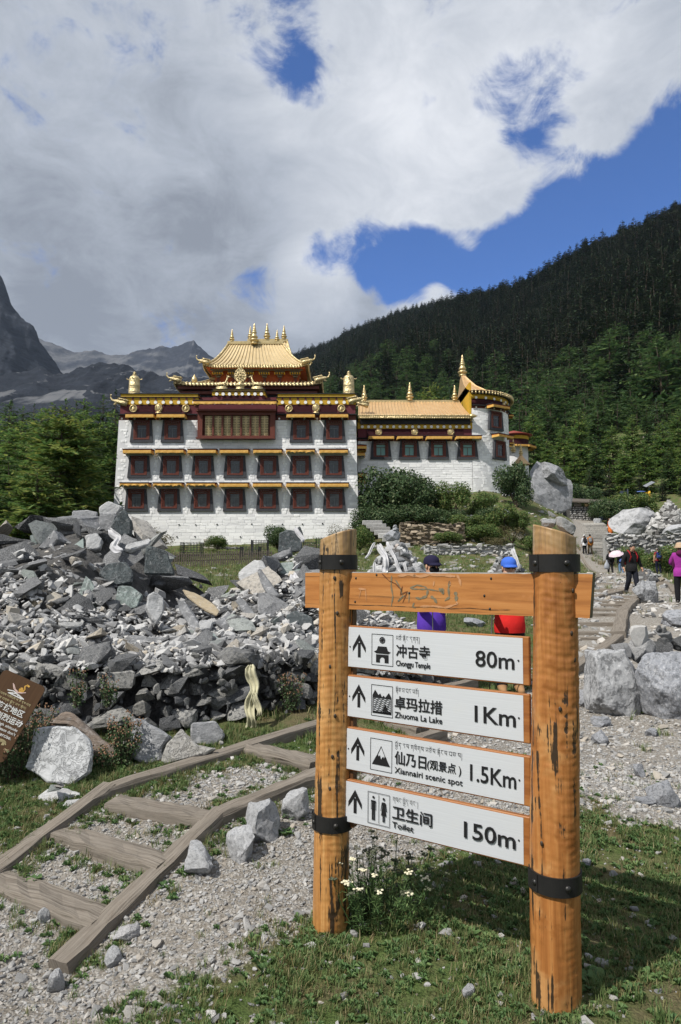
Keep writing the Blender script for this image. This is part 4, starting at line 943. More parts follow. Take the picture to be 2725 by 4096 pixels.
def zp(px, py, z): return atz(px, py, z)
rail([zp(*q) for q in RAIL_R])
rail([zp(*q) for q in RAIL_L])
for a, b_ in STEPS: timber(zp(*a), zp(*b_), .17, .18, 'step_timber')
def gz(px, py, l=.10): q = gp(px, py); return q + Vector((0, 0, l))
rail([gz(2235, 2735), gz(2476, 2562)], .17, .2); rail([gz(2474, 2548), gz(2492, 2455), gz(2550, 2395)], .24, .3)
rail([gz(2300, 2428), gz(2400, 2391), gz(2500, 2369)], .2, .2)
for py, xa_, xb_ in ((2627, 2240, 2345), (2587, 2240, 2410), (2549, 2240, 2462), (2526, 2240, 2466), (2490, 2240, 2470), (2454, 2240, 2478), (2435, 2250, 2500), (2416, 2260, 2515), (2404, 2270, 2530), (2396, 2290, 2540), (2384, 2330, 2550), (2374, 2350, 2560), (2366, 2380, 2590), (2357, 2400, 2600)):
    p = gp((xa_ + xb_) / 2, py); zz = p.z + .03; timber(zp(xa_, py - 3, zz), zp(xb_, py, zz), .12, .14, 'step_timber', 5)
PW = PATH_A
def path_pt(d):
    for a, b_ in zip(PW[:-1], PW[1:]):
        L = math.dist(a, b_)
        if d <= L: q = d / L; return Vector((a[0] + (b_[0] - a[0]) * q, a[1] + (b_[1] - a[1]) * q, 0)), Vector((b_[0] - a[0], b_[1] - a[1], 0)).normalized()
        d -= L
    return None, None
d0 = sum(math.dist(a, b_) for a, b_ in zip(PW[:9], PW[1:10])); d = d0 + .6
SLABM = [rock_mesh(600 + k, (1, 1, 1), rock_mat('worn_step_stone', [(0, (.17, .16, .145)), (1, (.36, .345, .31))], .4, .3, 2) if k == 0 else None, 34) for k in range(1)]
while True:
    p, dr = path_pt(d)
    if p is None or p.y > 76: break
    sd_ = Vector((dr.y, -dr.x, 0)); p.z = tz(p.x, p.y); w_ = 1.35 if p.y < 57 else 1.6
    if p.y < 57.5:
        timber(p - sd_ * w_ + Vector((0, 0, .04)), p + sd_ * w_ + Vector((0, 0, .04)), .14, .2, 'step_timber', 4); d += 1.45
    else:
        m_ = MB().box((0, 0, 0), (w_ * 2, .62, .28)).mesh('stone_step', SLABM[0].materials[0], bevel=.03); link('stone_step', m_, path, p + Vector((0, 0, .02)), (0, 0, math.atan2(sd_.y, sd_.x))); d += .72
for k, (a, b_) in enumerate(zip(PW[9:13], PW[10:14])):
    for s in (-1, 1):
        A_, B_ = Vector((*a, 0)), Vector((*b_, 0)); dr = (B_ - A_).normalized(); sd_ = Vector((dr.y, -dr.x, 0)); n_ = 3
        for q in range(n_):
            P_, Q_ = A_.lerp(B_, q / n_) + sd_ * s * 1.45, A_.lerp(B_, (q + 1) / n_) + sd_ * s * 1.45
            P_.z = tz(P_.x, P_.y) + .1; Q_.z = tz(Q_.x, Q_.y) + .1; timber(P_, Q_, .2, .25, 'edge_beam', 4)

# ------------------------------------------------------------------ rubble pile of mani stones
_cr = [(-900, 2150), (-300, 2080), (0, 2110), (60, 2130), (110, 2180), (150, 2235), (200, 2120), (300, 2070), (390, 2045), (450, 2040), (500, 2075), (560, 2145), (640, 2175), (690, 2235), (780, 2320), (860, 2365), (930, 2360), (1000, 2320), (1060, 2270), (1150, 2235), (1220, 2225), (1300, 2290), (1400, 2390), (1500, 2450), (1640, 2490), (1760, 2520)]
CRX = np.array([(a - 1362.5) / F * 9.6 for a, _ in _cr]); CRZ = np.array([CZ + (2268 - b_) / F * 9.6 for _, b_ in _cr])
def yfront(x): return np.interp(x, [-9, -3, -1.4, -.3, .6, 1.3], [5.3, 5.45, 5.6, 6.15, 7.0, 8.0])
def MH(x, y):
    x = np.asarray(x, float); y = np.asarray(y, float); f = yfront(x); c = np.interp(x, CRX, CRZ); yc = 9.6
    q = (y - f) / (yc - f); wall = np.interp(x, [-9, -.6, .4, 1.2], [.82, .80, .62, .45])
    up = wall + (c - wall) * np.clip(q, 0, 1) ** .85; dn = c - (y - yc) * .55
    z = np.where(q < 0, -1, np.where(y < yc, up, dn)) + .05 * vnoise(x, y, .8, 9)
    return np.where(x > 1.3, -1, z)
pile = thing('rubble_pile', 'great heap of broken grey slate slabs and stones beside the path', 'rubble pile', (-2.8, 8.5, .4))
PIi = wmat(pile).inverted()
xs_, ys_ = np.meshgrid(np.linspace(-9, 1.3, 110), np.linspace(5.2, 13.5, 90)); zs_ = np.maximum(MH(xs_, ys_), TZ(xs_, ys_) - .3) - .10
zs_[ys_ < yfront(xs_) + .12] = -.1
I = np.arange(110 * 90).reshape(90, 110); Q = np.stack([I[:-1, :-1], I[:-1, 1:], I[1:, 1:], I[1:, :-1]], -1).reshape(-1, 4)
M_CORE = simple('dark_gravel_fill', (.12, .115, .11), (.05, .05, .05), 12, .95, 0, .8, .05)
link('rubble_bed', np_mesh('rubble_bed', np.stack([xs_, ys_, zs_], -1).reshape(-1, 3) - np.array(pile.location), Q, M_CORE), pile)
def mh(x, y): return float(max(MH(x, y), tz(x, y)))
# blocks and slabs that can be picked apart
placed = 0; rr = random.Random(21)
def put_stone(me_, x, y, z, size, rot, nm='stone'):
    return link(nm, me_, pile, PIi @ Vector((x, y, z)), rot, size)
bigs = []
while len(bigs) < 95:
    x = rr.uniform(-6.6, .2); y = rr.uniform(6.2, 10.4)
    if y < float(yfront(x)) + .25: continue
    sz = rr.uniform(.34, .72) * (1.15 if y > 7.8 else .62)
    if any((x - a) ** 2 + (y - b_) ** 2 < (.33 * (sz + c)) ** 2 for a, b_, c in bigs): continue
    bigs.append((x, y, sz)); slab = rr.random() < .75
    put_stone(rr.choice(SLABS if slab else ANG), x, y, mh(x, y) + sz * .10, (sz * rr.uniform(.8, 1.3), sz, sz * rr.uniform(.8, 1.2)), (rr.uniform(-.2, 1.0) if slab else rr.uniform(-.5, .5), rr.uniform(-.5, .5), rr.uniform(-1.2, 1.2)))
k = 0
while k < 205:
    x = rr.uniform(-6.2, 1.2); y = float(yfront(x)) + .12 + abs(rr.gauss(0, 1.5))
    if y > 10.6: continue
    sz = rr.uniform(.12, .26); k += 1
    put_stone(rr.choice(SLABS if rr.random() < .5 else ANG), x, y, mh(x, y) + sz * .12, (sz * rr.uniform(.8, 1.4), sz, sz * rr.uniform(.8, 1.2)), (rr.uniform(-.6, .6), rr.uniform(-.6, .6), rr.uniform(0, 6.28)))
n = 10500; x = rng.uniform(-6.6, 1.3, n); y = yfront(x) + .03 + np.abs(rng.normal(0, 1.25, n)); ok = (y < 10.6) & ((y < 7.4) | (rng.uniform(0, 1, n) < .3) | (x > -1.9)); x, y = x[ok], y[ok]
z = np.maximum(MH(x, y), TZ(x, y)); sz = np.clip(rng.lognormal(-2.75, .42, len(x)), .025, .16)
scatter('small_stones', np.stack([x, y, z + sz * .1], 1) - np.array(pile.location), rng.uniform(-3, 3, (len(x), 3)) * np.array([.25, .25, 1]), np.stack([sz * rng.uniform(.8, 1.5, len(x)), sz, sz], 1), rng.integers(0, 7, len(x)), [rock_mesh(700 + k, (1, rnd.uniform(.6, 1), rnd.uniform(.35, .7)), rock_mat('pale_broken_stone', [(0, (.14, .14, .142)), (.25, (.30, .30, .302)), (.6, (.44, .438, .433)), (.88, (.58, .575, .565)), (1, (.46, .40, .31))], .2, .3, 6) if k == 0 else None, 13) for k in range(7)], None, None, 'stuff', pile)
_pm = bpy.data.materials['pale_broken_stone']
for me_ in bpy.data.meshes:
    if me_.name.startswith('stone') and not me_.materials: me_.materials.append(_pm)

# traced slabs: outline on a tilted plane at its own distance, with thickness
M_GREENST = rock_mat('green_grey_slate', [(0, (.19, .235, .225)), (1, (.27, .315, .30))], .18, .25, 2.0)
M_DKSL = rock_mat('dark_carved_slate', [(0, (.055, .066, .070)), (1, (.085, .10, .105))], .35, .2, 2.5)
M_GRSL = rock_mat('blue_grey_slab', [(0, (.16, .164, .172)), (1, (.26, .265, .275))], .35, .35, 1.6)
M_LTSL = rock_mat('pale_grey_slab', [(0, (.38, .385, .39)), (1, (.50, .50, .50))], .25, .3, 1.6)
M_TANSL = rock_mat('tan_slab', [(0, (.30, .245, .165)), (1, (.36, .30, .21))], .15, .2, 1.6)
def carved(mat, scale=26):
    """adds engraved curls in rows, like cut syllables"""
    m2 = mat.copy(); t = m2.node_tree; b = next(q for q in t.nodes if q.type == 'BSDF_PRINCIPLED')
    v = coords(t, 'Object'); w_ = t.nodes.new('ShaderNodeTexVoronoi'); w_.feature = 'DISTANCE_TO_EDGE'; w_.inputs['Scale'].default_value = scale; t.links.new(v, w_.inputs['Vector'])
    n_ = tnoise(t, v, scale * .9, 4, .6, 1.2)
    line = mth('ABSOLUTE', mth('SUBTRACT', n_, .5, t), None, t); h = smooth(line, .0, .045, 0, 1, t)
    bn = next(q for q in t.nodes if q.type == 'BUMP'); old = bn.inputs['Height'].links[0].from_socket
    t.links.new(mth('ADD', mth('MULTIPLY', old, .4, t), mth('MULTIPLY', h, .6, t), t), bn.inputs['Height'])
    oc = b.inputs['Base Color'].links[0].from_socket; t.links.new(mixc(t, smooth(line, .0, .022, .14, 0, t), oc, (.06, .06, .06)), b.inputs['Base Color']); return m2
C_GREEN = carved(M_GREENST, 14); C_DK = carved(M_DKSL, 11)
def slab(poly, Y, mat, label, back=.45, yaw=0., th=.07, name='carved_stone', parent=None, cat='stone', rough=.006, k=1.0):
    """poly: photograph outline; the face leans back and turns by yaw; Y: distance of its middle"""
    if Y is None:
        low = max(poly, key=lambda q: q[1]); g_ = gp(low[0], low[1] - 4); Y = g_.y + .35 * (max(q[1] for q in poly) - min(q[1] for q in poly)) / F * g_.y * math.tan(back)
    c = at(sum(p[0] for p in poly) / len(poly), sum(p[1] for p in poly) / len(poly), Y)
    nrm = Vector((math.sin(yaw), -math.cos(yaw), 0)) * math.cos(back) + Vector((0, 0, math.sin(back)))
    cam_p = Vector((0, 0, CZ)); P = []
    for px, py in poly:
        d = Vector(ray(px, py)); q = cam_p + d * ((c - cam_p).dot(nrm) / d.dot(nrm)); P.append(q)
    if k != 1: P = [c + (q - c) * k for q in P]
    bm = bmesh.new(); f = bm.faces.new([bm.verts.new(q - c) for q in P]); e_ = bmesh.ops.extrude_face_region(bm, geom=[f]); vs = [g for g in e_['geom'] if isinstance(g, bmesh.types.BMVert)]
    r = random.Random(int(poly[0][0] * 7 + poly[0][1]))
    for v_ in vs: v_.co -= nrm * th * r.uniform(.7, 1.3)
    for v_ in vs: v_.co *= r.uniform(.88, 1.02)
    bmesh.ops.recalc_face_normals(bm, faces=bm.faces); bmesh.ops.bevel(bm, geom=[q for q in bm.edges], offset=min(.015, th * .2), segments=1, affect='EDGES', clamp_overlap=True)
    bmesh.ops.triangulate(bm, faces=bm.faces[:]); bmesh.ops.subdivide_edges(bm, edges=bm.edges[:], cuts=2, use_grid_fill=True)
    for v_ in bm.verts: v_.co += v_.normal * (mn.noise(v_.co * 9 + c) * rough * 2 + mn.noise(v_.co * 31 + c) * rough)
    me_ = bpy.data.meshes.new(name); bm.to_mesh(me_); bm.free(); me_.materials.append(mat); me_['stone'] = 1
    if parent: return link('slab', me_, parent, wmat(parent).inverted() @ c)
    o_ = link(name, me_, None, c); return tag(o_, label, cat)
def Sc(lst, ox, oy, k): return [(ox + a * k, oy + b_ * k) for a, b_ in lst]
A1 = lambda l: Sc(l, 0, 1950, .4464)      # outlines measured on enlarged crops
A2 = lambda l: Sc(l, 600, 2000, .4464)
A3 = lambda l: Sc(l, 0, 2600, .4464)
A4 = lambda l: Sc(l, 600, 2600, .4464)
slab(A1([(765, 780), (830, 850), (918, 1050), (860, 1130), (655, 1122), (690, 990)]), 7.1, C_GREEN, 'pale green triangular slab carved with rows of script', .30, -.1, .06)
slab(A1([(750, 445), (762, 570), (620, 655), (605, 610), (560, 580)]), 8.3, M_GREENST, 'smooth pale green slab lying near the top of the rubble', .75, .15, .05)
slab(A1([(1310, 510), (1500, 560), (1568, 780), (1290, 775)]), 7.8, C_DK, 'large dark green-black slab covered in carved script', .25, .15, .08)
slab(A1([(380, 1210), (600, 1190), (632, 1350), (520, 1500), (400, 1505), (335, 1320)]), 6.7, M_GREENST, 'rounded grey-green slab with a rough face above the dry wall', .45, -.15, .07)
slab(A1([(1090, 870), (1180, 880), (1275, 965), (1230, 1080), (1110, 1100), (1030, 1040), (1050, 890)]), 7.2, C_GREEN, 'dark green round-cornered slab with bold carved letters', .35, .1, .06)
slab(A1([(180, 880), (240, 820), (505, 825), (500, 960), (430, 1130), (180, 1020)]), 7.2, M_GRSL, 'blue-grey striated slab leaning at the left of the heap', .5, -.1, .09)
slab(A1([(880, 770), (960, 680), (1130, 660), (1190, 760), (1180, 850), (1000, 890)]), 7.6, C_DK, 'dark rounded boulder slab with carved script', .35, .1, .12)
slab(A1([(470, 290), (510, 262), (720, 270), (745, 310), (830, 390), (560, 435), (490, 370)]), 8.9, M_GRSL, 'wide slab with shadowed underside on the left shoulder of the heap', -.12, -.25, .4)
slab(A1([(645, 205), (780, 200), (880, 215), (860, 330), (790, 345), (640, 270)]), 9.3, M_GRSL, 'block slab below the summit stones of the heap', .3, .2, .3)
slab(A1([(1060, 230), (1120, 190), (1180, 300), (1170, 420), (1060, 440), (990, 400), (1000, 330)]), 8.9, C_DK, 'upright dark pointed stone at the top of the heap', .15, .2, .2)
slab(A1([(885, 180), (960, 120), (1030, 140), (1100, 170), (1040, 245), (890, 240)]), 9.4, M_LTSL, 'pale buff-edged stone crowning the heap', .2, .1, .25)
slab(A1([(890, 220), (1030, 230), (1040, 260), (990, 390), (920, 410), (880, 360)]), 9.1, M_GRSL, 'grey block just under the crowning stone', .1, -.2, .25)
slab(A1([(1115, 530), (1140, 505), (1330, 450), (1365, 470), (1330, 510), (1180, 550)]), 8.2, M_LTSL, 'thin pale plank-shaped stone jutting from the heap', .9, .5, .07)
slab(A1([(760, 430), (860, 400), (920, 460), (890, 540), (830, 560), (770, 540)]), 8.4, M_LTSL, 'pale folded stone under the scarf', .4, .1, .15)
slab(A1([(330, 545), (480, 375), (520, 460), (450, 540), (400, 550)]), 8.3, M_GRSL, 'dark tilted block on the left shoulder', .2, -.4, .2)
slab(A1([(260, 430), (340, 408), (330, 560), (300, 560)]), 9.2, M_GREENST, 'narrow pale slab standing on edge at the gap', .1, .0, .05)
slab(A1([(730, 1220), (1000, 1150), (1045, 1270), (930, 1340), (780, 1330)]), 6.7, M_GRSL, 'flat violet-grey slab above the dry wall', .8, .0, .09)
slab(A1([(1095, 1350), (1180, 1315), (1568, 1360), (1560, 1470), (1420, 1500), (1110, 1470)]), 6.4, M_GRSL, 'long low dark plank of slate above the dry wall', .35, .0, .06)
slab(A1([(1330, 960), (1390, 920), (1475, 990), (1470, 1120), (1400, 1230), (1350, 1150), (1310, 1060)]), 6.8, M_LTSL, 'pale upright shard with a sharp ridge', .35, .35, .16)
slab(A1([(280, 690), (600, 575), (620, 680), (500, 790), (390, 760), (270, 720)]), 7.9, M_GRSL, 'broad grey sloping slab behind the striated slab', .8, -.1, .12)
slab(A1([(40, 1260), (165, 1110), (260, 990), (320, 1010), (290, 1100), (130, 1230)]), 6.7, M_TANSL, 'lichen-yellow pointed slab at the left edge of the heap', .5, -.6, .08)
slab(A2([(290, 800), (400, 825), (560, 920), (628, 1000), (600, 1040), (440, 960), (330, 860)]), 7.2, M_TANSL, 'long tan slab resting on the grey rubble', .7, -.2, .05)
slab(A2([(1160, 300), (1220, 265), (1300, 270), (1370, 390), (1365, 460), (1150, 470)]), 10.6, C_DK, 'tall dark standing stone in front of the temple wall', .1, .1, .2)
slab(A2([(1305, 265), (1345, 230), (1375, 300), (1375, 380), (1340, 330)]), 10.9, M_DKSL, 'pointed dark stone behind the tall standing stone', .1, .1, .12)
slab(A2([(955, 620), (990, 610), (1100, 760), (1190, 900), (1230, 1010), (1150, 990), (1040, 830), (980, 720)]), 7.6, M_GRSL, 'long dark grey slab leaning diagonally on the heap', .5, -.3, .12)
slab(A2([(785, 640), (930, 530), (1010, 540), (1050, 620), (1000, 700), (860, 800), (790, 700)]), 8.6, M_LTSL, 'big pale grey slab facing the path behind the gap', .4, -.2, .12)
slab(A2([(760, 900), (800, 850), (900, 960), (1060, 1170), (1010, 1240), (920, 1150), (850, 1030)]), 7.0, M_GRSL, 'broken grey beam of stone lying down the slope', .6, -.3, .12)
slab(A2([(580, 1080), (700, 1010), (880, 1040), (920, 1100), (870, 1200), (700, 1190)]), 6.7, M_GRSL, 'flat slate ledge in the middle of the rubble', .95, 0., .09)
slab(A2([(500, 1175), (560, 1180), (760, 1400), (700, 1440), (620, 1350), (530, 1240)]), 6.3, M_GREENST, 'narrow green slate splinter lying on the rubble', .6, -.3, .06)
slab(A2([(240, 900), (300, 890), (480, 1190), (430, 1230), (330, 1110), (250, 980)]), 6.9, M_GRSL, 'long dark shard sloping down beside the tan slab', .5, -.4, .1)
slab(A2([(430, 1080), (480, 1060), (570, 1090), (550, 1160), (450, 1165)]), 6.6, M_LTSL, 'pinkish white angular stone on the rubble', .5, .2, .1)
slab(A2([(620, 1230), (690, 1160), (770, 1200), (775, 1290), (700, 1340)]), 6.4, M_LTSL, 'large white angular stone on the rubble slope', .4, .2, .14)
slab(A2([(1130, 650), (1170, 560), (1420, 540), (1410, 610), (1280, 690)]), 9.2, M_GREENST, 'lichen-green slab under the standing stones', .5, .1, .14)
slab(A2([(1070, 510), (1110, 480), (1230, 440), (1260, 410), (1260, 480), (1180, 520), (1090, 525)]), 9.6, M_GRSL, 'sharp blue-grey shard in front of the standing stone', .5, -.4, .15)
slab(A2([(1215, 1030), (1300, 980), (1460, 1050), (1480, 1200), (1350, 1310), (1250, 1260)]), 6.9, M_DKSL, 'black and white streaked boulder beside the post', .3, .1, .25)
slab(A3([(285, 690), (560, 680), (660, 668), (790, 800), (830, 960), (790, 1110), (640, 1215), (430, 1190), (210, 1060), (270, 900)]), None, carved(rock_mat('white_lichened_slab', [(0, (.42, .43, .44)), (1, (.46, .47, .48))], .3, .2, 4), 17), 'big whitish slab densely carved with script beside the brown sign', .32, -.15, .07)
slab(A3([(380, 670), (560, 550), (640, 560), (900, 790), (1050, 900), (1020, 1040), (850, 1000), (760, 760), (600, 680)]), None, rock_mat('rusty_slab', [(0, (.16, .125, .10)), (1, (.20, .16, .13))], .3, .2, 2), 'rust brown slab leaning behind the white carved slab', .35, 0., .1)
slab(A3([(1180, 620), (1250, 600), (1330, 650), (1520, 770), (1440, 900), (1450, 1000), (1330, 1030), (1150, 960), (1150, 740)]), None, M_GRSL, 'streaked black and white boulder against the dry wall', .3, .1, .25)
slab(A4([(95, 980), (150, 840), (280, 685), (420, 850), (600, 880), (480, 940), (100, 1040)]), None, carved(rock_mat('grey_buff_slab', [(0, (.26, .25, .235)), (1, (.30, .29, .27))], .15, .2, 3), 14), 'grey-buff triangular slab carved with small script by the path', .45, .1, .06)
slab(A4([(365, 650), (580, 625), (670, 740), (660, 800), (560, 870), (360, 840)]), None, M_GRSL, 'squarish speckled dark stone beside the carved triangular slab', .25, .2, .25)
slab(A3([(325, 1310), (420, 1240), (600, 1230), (735, 1270), (730, 1300), (500, 1380), (350, 1340)]), None, M_LTSL, 'flat pale rock in the grass beside the left edge beam', .9, 0., .1)
slab(A3([(515, 1430), (600, 1350), (740, 1315), (720, 1340), (560, 1440)]), None, M_LTSL, 'small pale rock half under the left edge beam', .9, 0., .08)
for k, (q, sz) in enumerate((((500, 1240), .10), ((545, 1215), .075), ((530, 1190), .06))):
    p = at(q[0] * .4464, 2600 + q[1] * .4464, gp(500 * .4464, 2600 + 1380 * .4464).y); o_ = link('balanced_stone', SLABS[k], None, p, (0, 0, k * 1.1), (sz, sz, sz * .8)); tag(o_, ('lowest flat stone of the tiny stack on the pale rock', 'middle flat stone of the tiny stack on the pale rock', 'topmost flat stone of the tiny stack on the pale rock')[k], 'stone')
# dry stone wall at the foot of the heap
wall = thing('dry_stone_wall', 'low dark dry stone wall holding back the rubble heap', 'stone wall', (-2.5, 5.5, .2)); WI = wmat(wall).inverted()
WBL = [rock_mesh(140 + i, (1, .8, rnd.uniform(.45, .8)), M_WALLST, 13, 2, .05) for i in range(9)]
x = -6.3; cnt = 0
while x < 1.0 and cnt < 290:
    w_ = rr.uniform(.16, .40); zz = tz(x, float(yfront(x)) - .12) + .02; top = float(MH(x, float(yfront(x)) + .1)) + .02; lay = 0
    while zz < top:
        ww = w_ * rr.uniform(.55, 1.15); hh = rr.uniform(.5, .85) * ww * (.8 if ww > .25 else 1); cnt += 1
        link('stone', rr.choice(WBL), wall, WI @ Vector((x + rr.uniform(-.06, .06), float(yfront(x)) + lay * .04 + rr.uniform(-.06, .06), zz + hh * .45)), (rr.uniform(-.25, .25), rr.uniform(-.3, .3), rr.uniform(0, 6.28) if ww < .2 else rr.choice((0, 3.14)) + rr.uniform(-.3, .3)), (ww * 1.15, ww * 1.1, hh / .62)); zz += hh * .82; lay += 1
    x += w_ * .62
n = 900; x = rng.uniform(-6.2, 1.1, n); y = yfront(x) + rng.uniform(-.08, .1, n); z = TZ(x, y) + rng.uniform(0, .75, n); ok = z < MH(x, y + .15) + .05
x, y, z = x[ok], y[ok], z[ok]; sz = rng.uniform(.03, .10, len(x))
scatter('chinking_stones', np.stack([x, y, z], 1) - np.array(wall.location), rng.uniform(-3, 3, (len(x), 3)), sz, rng.integers(0, 7, len(x)), BLOCKS, None, None, 'stuff', wall)
# ------------------------------------------------------------------ boulders
def boulder_mesh(seed, mat, rough=.05, n=22, cuts=3): return chisel(seed, (1, 1, 1), mat, 17, 5 if cuts > 2 else 4, rough * .8, 'boulder')
def boulder(px0, px1, py0, py1, Y, seed, label, mat=None, depth=.85, rot=0., name='boulder', sink=.06, rough=.05, cat='boulder', n=22, cuts=3):
    a, b_ = at(px0, py1, Y), at(px1, py0, Y); w, h = b_.x - a.x, b_.z - a.z
    o_ = link(name, boulder_mesh(seed, mat or M_BOULD, rough, n, cuts), None, ((a.x + b_.x) / 2, Y + w * depth * .35, (a.z + b_.z) / 2 - h * sink), ((seed * .37 % .5) - .25 if cuts < 3 else 0, (seed * .71 % .6) - .3 if cuts < 3 else 0, rot), (w, w * depth, h * 1.12)); return tag(o_, label, cat)
def base_Y(px, py): return gp(px, py).y
M_BOUL2 = rock_mat('blue_grey_boulder', [(0, (.25, .26, .285)), (1, (.31, .32, .345))], .5, .5, 3); M_BOUL3 = rock_mat('white_cliff_boulder', [(0, (.33, .335, .35)), (1, (.40, .405, .415))], .4, .3, 2.2)
yb1 = base_Y(2430, 2865); boulder(2368, 2600, 2600, 2872, yb1, 31, 'big pale grey boulder with dark lichen beside the gravel track', M_BOULD, .8, .3)
yb2 = base_Y(2650, 2880); boulder(2578, 2860, 2618, 2890, yb2, 32, 'big blue-grey boulder touching the pale boulder', M_BOUL2, .8, .8)
for k, (a, lb) in enumerate((((2525, 2605, 2508, 2592), 'white pointed stone lying on the pale boulder'), ((2520, 2645, 2562, 2650), 'slanted grey stone wedged between the two boulders'), ((2450, 2540, 2578, 2640), 'rounded grey rock behind the pale boulder'), ((2560, 2720, 2580, 2660), 'flat dark stone resting on the blue-grey boulder'), ((2640, 2700, 2548, 2582), 'round pebble of the little cairn on the boulders'), ((2628, 2700, 2526, 2552), 'flat grey stone of the little cairn on the boulders'), ((2645, 2675, 2512, 2532), 'brownish stone near the top of the little cairn'), ((2628, 2650, 2502, 2524), 'grey topmost pebble of the little cairn'), ((2650, 2668, 2498, 2514), 'white topmost pebble of the little cairn'), ((2690, 2760, 2540, 2600), 'brown slab leaning behind the little cairn'))):
    boulder(*a, yb1 + .35, 40 + k, lb, M_ROCK if k not in (0, 8) else M_PALE, .8, k * .7, 'stone', 0, .03, 'stone', 15, 1)
boulder(2660, 2790, 2440, 2512, base_Y(2700, 2510) , 51, 'speckled boulder half out of view beside the track', M_BOUL2, .9)
boulder(2552, 2660, 2322, 2412, base_Y(2600, 2412), 33, 'squarish grey boulder with a dark split side by the steps', M_BOULD, .8, .4)
for k, (a, lb) in enumerate((((2600, 2640, 2312, 2330), 'flat stone laid on the split boulder'), ((2636, 2664, 2308, 2326), 'small dark stone on the split boulder'))): boulder(*a, base_Y(2600, 2412) + .2, 60 + k, lb, M_ROCK, .8, 0, 'stone', 0, .03, 'stone', 14, 1)
for k, (a, lb) in enumerate((((1125, 1240, 3160, 3290), 'pale rock beside the right edge beam below the post'), ((955, 1130, 3225, 3370), 'angular pale grey rock in the grass beside the path'), ((885, 1030, 3330, 3450), 'white-veined rock on the grass verge'), ((715, 865, 3405, 3515), 'smooth pointed pale rock on the verge'), ((440, 560, 3715, 3770), 'pinkish flat rock set in the gravel'), ((180, 265, 3890, 3975), 'pale rock at the edge of the gravel trail'), ((400, 480, 3805, 3870), 'small grey rock in the gravel trail'), ((140, 195, 3640, 3700), 'dark little rock beside the lowest step'), ((1840, 1905, 3955, 4005), 'whitish lump of stone in the grass between the posts'), ((2360, 2450, 2870, 2910), 'low pale stone in front of the pale boulder'), ((2370, 2440, 2930, 2985), 'pale ridge stone on the gravel track'), ((2590, 2640, 2915, 2950), 'small pale stone on the gravel track'), ((2535, 2590, 3060, 3110), 'grey triangular stone on the gravel track'), ((2600, 2720, 3130, 3230), 'grey rock at the edge of the gravel track'), ((2540, 2660, 3195, 3225), 'flat grey stone sunk in the gravel track'), ((2330, 2370, 3440, 3470), 'pale stone at the rim of the sign shadow'), ((2310, 2390, 2760, 2830), 'dark stone behind the right post'), ((1985, 2085, 2880, 2930), 'pale rock seen between the second and third boards'), ((1850, 1945, 2475, 2515), 'pale flat-topped rock behind the first board'), ((1690, 1760, 2490, 2535), 'grey rock beside the walking pole'), ((1180, 1200, 3050, 3070), 'tiny pale stone by the edge beam'), ((2440, 2500, 2385, 2400), 'low white rock beside the plank steps'))):
    boulder(*a, base_Y((a[0] + a[1]) / 2, a[3] - 3), 70 + k, lb, rock_mat('verge_rock_%d' % k, [(0, (.36, .365, .375) if k != 4 else (.48, .41, .38)), (1, (.46, .465, .475))], .4, .4, 4) if k < 9 else M_BOUL2, .8, k * .9, 'rock', .05, .05, 'rock', 15, 2)
M_GREAT = rock_mat('grey_cliff_boulder', [(0, (.23, .235, .25)), (1, (.27, .275, .29))], .45, .3, 2.2)
# great leaning boulder behind the tower
bb = tag(link('boulder', chisel(34, (1, 1, 1), M_GREAT, 9, 5, .02, 'boulder'), None, (at(2195, 2000, 72).x, 73.5, at(2195, 1965, 72).z), (.1, .5, .35), (6.0, 4.4, 5.0)), 'huge pale leaning boulder right of the round tower', 'boulder')
tag(link('boulder', chisel(35, (1, 1, 1), M_GREAT, 10, 5, .03, 'boulder'), None, (at(2225, 1890, 72).x, 73.2, at(2225, 1902, 72).z), (.2, .35, .8), (4.4, 3.4, 1.9)), 'cap rock split off above the huge pale boulder', 'boulder')
boulder(2470, 2640, 2030, 2135, 62, 36, 'cracked pale boulder below the right-hand cairn', M_BOUL3, .8, .3, rough=.04)
boulder(2640, 2790, 2095, 2160, 58, 37, 'rounded pale boulder at the foot of the right-hand cairn', M_BOUL3, .8, .9)
boulder(1950, 2050, 2030, 2110, 61, 38, 'grey outcrop on the bank below the tower', M_BOULD, .8, .2); boulder(1850, 1930, 2060, 2120, 59.5, 39, 'lichened outcrop among the shrubs', M_BOULD, .8, 1.2)
boulder(2375, 2412, 2072, 2102, 74, 40, 'white rock at the head of the stone steps', M_BOUL3, .8)

# ------------------------------------------------------------------ dry stone walls in the distance
def dry_wall(name, pts, label, hs, ws, mat_meshes, seed, thick=.5, cap=300):
    """pts: (px_left, px_right, py_top, py_base, Y)"""
    px0, px1, pt, pb, Y = pts; A_, B_ = at(px0, pb, Y), at(px1, pt, Y)
    o_ = thing(name, label, 'stone wall', ((A_.x + B_.x) / 2, Y + thick / 2, A_.z)); r = random.Random(seed)
    MB().box(((A_.x + B_.x) / 2, Y + thick / 2 + .15, (A_.z + B_.z) / 2 - .4), (B_.x - A_.x, thick, B_.z - A_.z + .6)).build('wall_core', M_GRYW if mat_meshes is GRW else M_TANW, o_)
    rects = stone_rects(A_.x, B_.x, A_.z - .5, B_.z, hs, ws, r); rects = [(a + r.uniform(-.06, .06), b_ + r.uniform(-.09, .09), c * r.uniform(.6, 1.3), d * r.uniform(.55, 1.4)) for a, b_, c, d in rects]
    masonry(o_, rects, lambda x, z: Y + r.uniform(-.05, .08), .22, mat_meshes, cap, fit=(1.08, 1.12)); return o_
def stone_set(seed, mat): return [rock_mesh(seed + k, (1, 1, 1), mat, 16) for k in range(6)]
